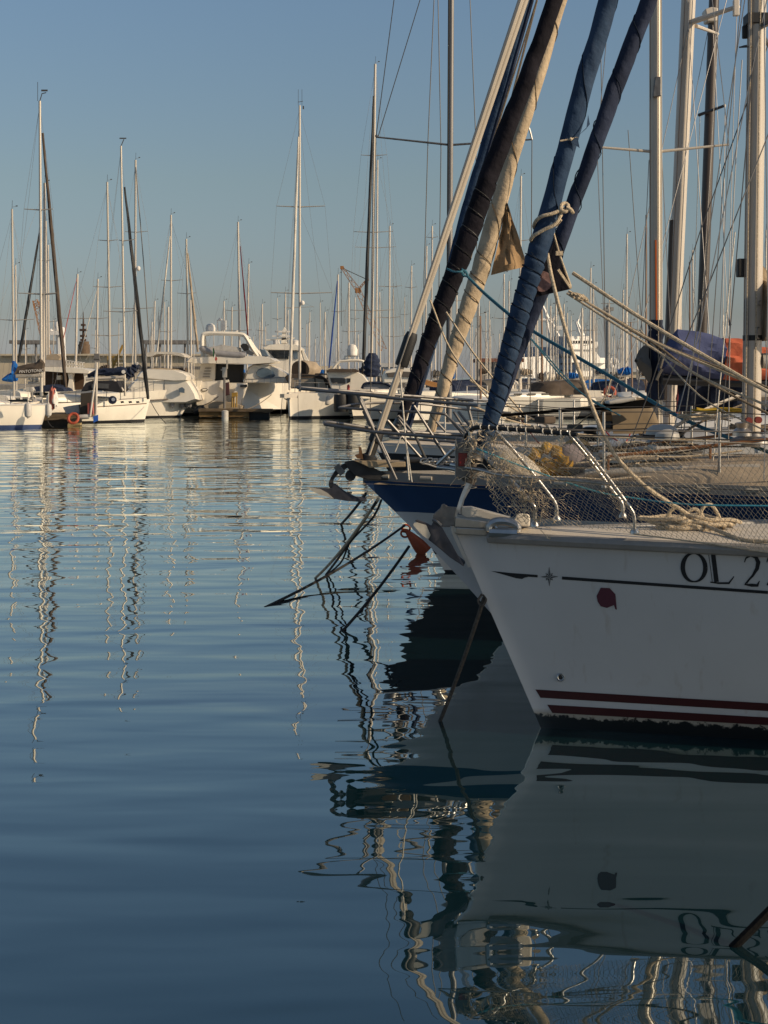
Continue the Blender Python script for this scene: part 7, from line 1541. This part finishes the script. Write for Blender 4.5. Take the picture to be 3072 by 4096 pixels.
bk = empty('steel_gantry', P(125, 368, 200), 0, 'low rusty steel gantry and railings between the beacon and the navy-covered boat', 'gantry')
mb = MB(); mb.box(P(130, 370, 200), (14, 2, .5)); mb.box(P(165, 368, 200), (10, 2, .4)); mb.build('beam', steelg, bk)
mb = MB()
for v in (357, 361, 365): mb.tube([P(108, v, 200), P(124, v, 200)], .12, 4)
mb.tube([P(113, 367, 200), P(123, 345, 200)], .2, 4)
for u in (108, 113, 118, 124): mb.tube([P(u, 370, 200), P(u, 356, 200)], .14, 4)
mb.build('railing', ochre, bk)
be = empty('harbour_beacon', P(84, 360, 260), 0, 'dark brown harbour beacon with a spiked lattice top above the breakwater', 'beacon')
mb = MB(); mb.lathe([(1.1, -3), (1.0, 2.2), (.85, 2.4), (.85, 2.8)], P(84, 358, 260), None, 12); mb.build('drum', mat('brown_stone', (.13, .09, .06), .9, var=.2), be, True)
mb = MB(); mb.tube([P(83.5, 345, 260), P(83.2, 312, 260)], [.3, .06], 6)
for v, w_ in ((325, .3), (330, .55), (336, .45), (340, .4)): mb.box(P(83.3, v, 260), (w_*2, 1.2, .35))
mb.build('lattice_top', mat('dark_rust', (.07, .045, .035), .8), be)
rt = empty('radar_tower', P(58, 362, 150), 0, 'white rounded radar tower beside the brown slanting sail', 'tower')
mb = MB(); mb.loft([[P(u, v, 150)+Vector((0, 0, 0)) for u, v in ((56, 362), (62.5, 362), (61, 326), (55.5, 327))], [P(u, v, 150)+Vector((0, 2, 0)) for u, v in ((56, 362), (62.5, 362), (61, 326), (55.5, 327))]]); mb.build('shaft', ferryw, rt, bevel=.2)
mb = MB(); mb.ball(P(57.2, 326.5, 150), (.3, .3, .5), 10); mb.ball(P(51.1, 331, 150), .25, 10); mb.box(P(57, 333, 150), (1.2, 1, .4)); mb.build('radomes', ferryw, rt, True)
wy = empty('motor_yacht', P(72, 400, 90), 0, 'white wooden-pillared motor yacht with a shaded cockpit behind the dark dock', 'motor yacht')
def wslab(name, pts, Y, d, m_, ins=.03, dy=.2): mb = MB(); slab(mb, px2(zl, pts), Y, d, ins, dy); return mb.build(name, m_, wy, name != 'cockpit_shade')
wslab('hull', ((360, 760), (720, 740), (760, 860), (400, 870)), 90, 5, gelw)
wslab('upper_deck', ((360, 575), (370, 555), (520, 556), (700, 570), (745, 590), (740, 610), (540, 602), (362, 590)), 89.5, 5, gelw)
wslab('cockpit_shade', ((365, 590), (690, 605), (700, 760), (370, 755)), 91, .4, mat('cabin_shadow_brown', (.07, .045, .03), .8, var=.3, scale=1), .0, .05)  # dark brown panel painting the shade within the cockpit
wslab('pillar', ((560, 600), (610, 603), (600, 640), (612, 760), (555, 760), (572, 660)), 89.8, .5, gelw); wslab('pillar', ((690, 605), (740, 605), (760, 640), (740, 720), (690, 735), (700, 660)), 89.8, .5, gelw); wslab('deck_locker', ((470, 625), (505, 625), (505, 662), (470, 662)), 90.5, .4, gelw)
wslab('rail_cloth', ((375, 495), (520, 500), (520, 556), (372, 552)), 89.6, .2, mat('pale_rail_cloth', (.4, .38, .36), .8)); wslab('rail_box', ((385, 455), (470, 447), (500, 470), (490, 498), (380, 496)), 90, 1.2, canv_beige)
mb = MB()
for x in range(530, 700, 22): mb.tube([Q(zl, x, 498+(x-530)*.12, 89.6), Q(zl, x, 562+(x-530)*.1, 89.6)], .03, 4)
for dy in (0, 30): mb.tube([Q(zl, 520, 497+dy, 89.6), Q(zl, 700, 520+dy, 89.6)], .03, 4)
mb.build('deck_rail', whitec, wy)
wslab('blue_awning', ((275, 720), (420, 700), (520, 735), (540, 760), (300, 762)), 86, 2.5, canv_navy)
# shore buildings at the back of the right half
def building(label, u0, u1, v0, Y, d, m_, roofm=None, rows=2, win=True, par=14):
    o = empty('harbour_building', (px((u0+u1)/2, Y), Y, 0), 0, label, 'building'); xa, xb = px(u0, Y), px(u1, Y); z1 = pz(v0, Y)
    mb = MB(); mb.box(((xa+xb)/2, Y+d/2, z1/2), (xb-xa, d, z1)); mb.build('wall', m_, o)
    mb = MB(); mb.box(((xa+xb)/2, Y+d/2, z1+.3), (xb-xa+.8, d+.8, .6)); mb.build('roof', roofm or m_, o)
    n = max(2, int((xb-xa)/4))
    for r in range(rows):
        for k_ in range(n):
            mb = MB(); mb.box((lerp(xa, xb, (k_+.5)/n), Y-.06, z1*(.45+.38*r/max(1, rows-.999))), (1.3, .16, 1.6)); mb.build('window', glass, o)
building('long brick-roofed harbour building between the tan and blue sails', 480, 522, 362, 250, 12, wallm, bricky)
building('grey shed with a blue-white side behind the white furler', 372, 412, 367, 240, 14, ferryb, gelg, 1)
building('ochre low building left of the black headsail', 308, 336, 370, 230, 10, wallm, stone, 1)
building('pale low warehouse beneath the ship', 545, 606, 381, 200, 6, concrete, stone, 1)
building('hazy pale building far right below the rope sheets', 612, 640, 372, 260, 12, stone, gelg, 1)

# boats half hidden behind the near pulpits and guard rails
MID = [(470, 106, 10, 230, gelw, canv_off, 'white boat with an off-white hood between the tan sail and the brown mast'), (492, 116, 9.5, 235, gelg, canv_navy, 'grey boat with a navy hood just left of the blue sails\' foot'),
       (600, 108, 10, 225, gelw, canv_brown, 'white boat with a brown hood right of the lifebuoy, below the signal tower'), (632, 112, 11, 230, gelw, canv_beige, 'cream hooded boat left of the grey sail bundle'),
       (455, 104, 9, 220, gelw, canv_grey, 'white boat with a grey hood behind the foot of the tan sail'), (415, 98, 10, 210, gelw, canv_navy, 'white boat with a navy hood behind the charcoal sail'),
       (618, 118, 10, 215, gelg, canv_off, 'pale boat with an off-white hood under the tall thin mast'), (575, 100, 11, 205, gelw, canv_navy, 'white boat with a navy hood directly under the wheelhouse'),
       (516, 90, 10, 212, gelw, canv_brown, 'white boat with a brown hood behind the lilac boat'), (650, 104, 10, 208, gelw, canv_off, 'white boat with an off-white hood behind the covered thick mast')]
MID += [(482, 122, 9, 250, gelw, canv_beige, 'white boat with a beige hood under the tan sail\'s loose corner'), (505, 126, 9, 75, gelw, canv_b2, 'white boat with a bright blue hood left of the blue sails'),
        (528, 118, 9, 242, gelg, canv_off, 'grey boat with an off-white hood right behind the blue sails\' foot'), (541, 124, 9, 80, gelw, canv_navy, 'white boat with a navy hood against the ship\'s blue side'),
        (562, 120, 9, 236, gelw, canv_beige, 'white boat with a beige hood under the ship\'s wheelhouse'), (588, 125, 9, 95, gelw, canv_b2, 'white boat with a bright blue hood under the ship\'s bow end'),
        (609, 120, 9, 240, gelw, canv_navy, 'white boat with a navy hood at the signal tower\'s foot'), (626, 124, 9, 100, gelg, canv_brown, 'grey boat with a brown hood right of the signal tower'),
        (643, 118, 9, 238, gelw, canv_b2, 'white boat with a bright blue hood by the grey sail bundle'), (430, 120, 9, 246, gelw, canv_brown, 'white boat with a brown hood between the charcoal and tan sails'),
        (446, 126, 9, 85, gelw, canv_off, 'white boat with an off-white hood left of the tan sail\'s foot'), (398, 122, 9, 240, gelw, canv_beige, 'white boat with a beige hood behind the white furler tube')]
for i, (u, Y, L, hd, hm_, cm, lab) in enumerate(MID):
    o = far_boat(lab, u, Y, L, 1.6, 1.2, hd, hm_, None, stays=False); M = W[o.name].copy()
    mb = trunk(M, -L*.5, -L*.8, 1.0, 1.25, 1.35, .75, .9, 9, .5, 9); mb.build('spray_hood', cm, o, True)
    mb = MB(M); mb.tube([Vector((-L*.03, 0, 1.9)), Vector((-L*.1, 1.0, 1.9))], .03, 5); mb.tube([Vector((-L*.03, 0, 1.9)), Vector((-L*.1, -1.0, 1.9))], .03, 5)
    for y in (1.0, -1.0): mb.tube([Vector((-L*.1, y, 1.9)), Vector((-L*.1, y, 1.2))], .025, 5)
    mb.build('pulpit', chrome, o)

rnd = random.Random(77)
for i in range(84):
    u = rnd.choice((rnd.uniform(0, 360), rnd.uniform(300, 660), rnd.uniform(430, 650), rnd.uniform(470, 640))); Y = rnd.uniform(125, 172); vt = rnd.uniform(296, 346)
    far_boat('faint slim mast among the crowd of distant masts on the skyline', u, Y, 9, 1.4, 1.1, rnd.uniform(0, 360), hulls[i % 3], (u+rnd.uniform(-.6, .6), 372, u, vt), mms[(i % 5 == 0)*1], rnd.uniform(.9, 1.3), ((vt+rnd.uniform(14, 26), u-5, u+5),) if i % 2 else (), cabin=False, stays=i % 3 == 0, group='faint distant masts')
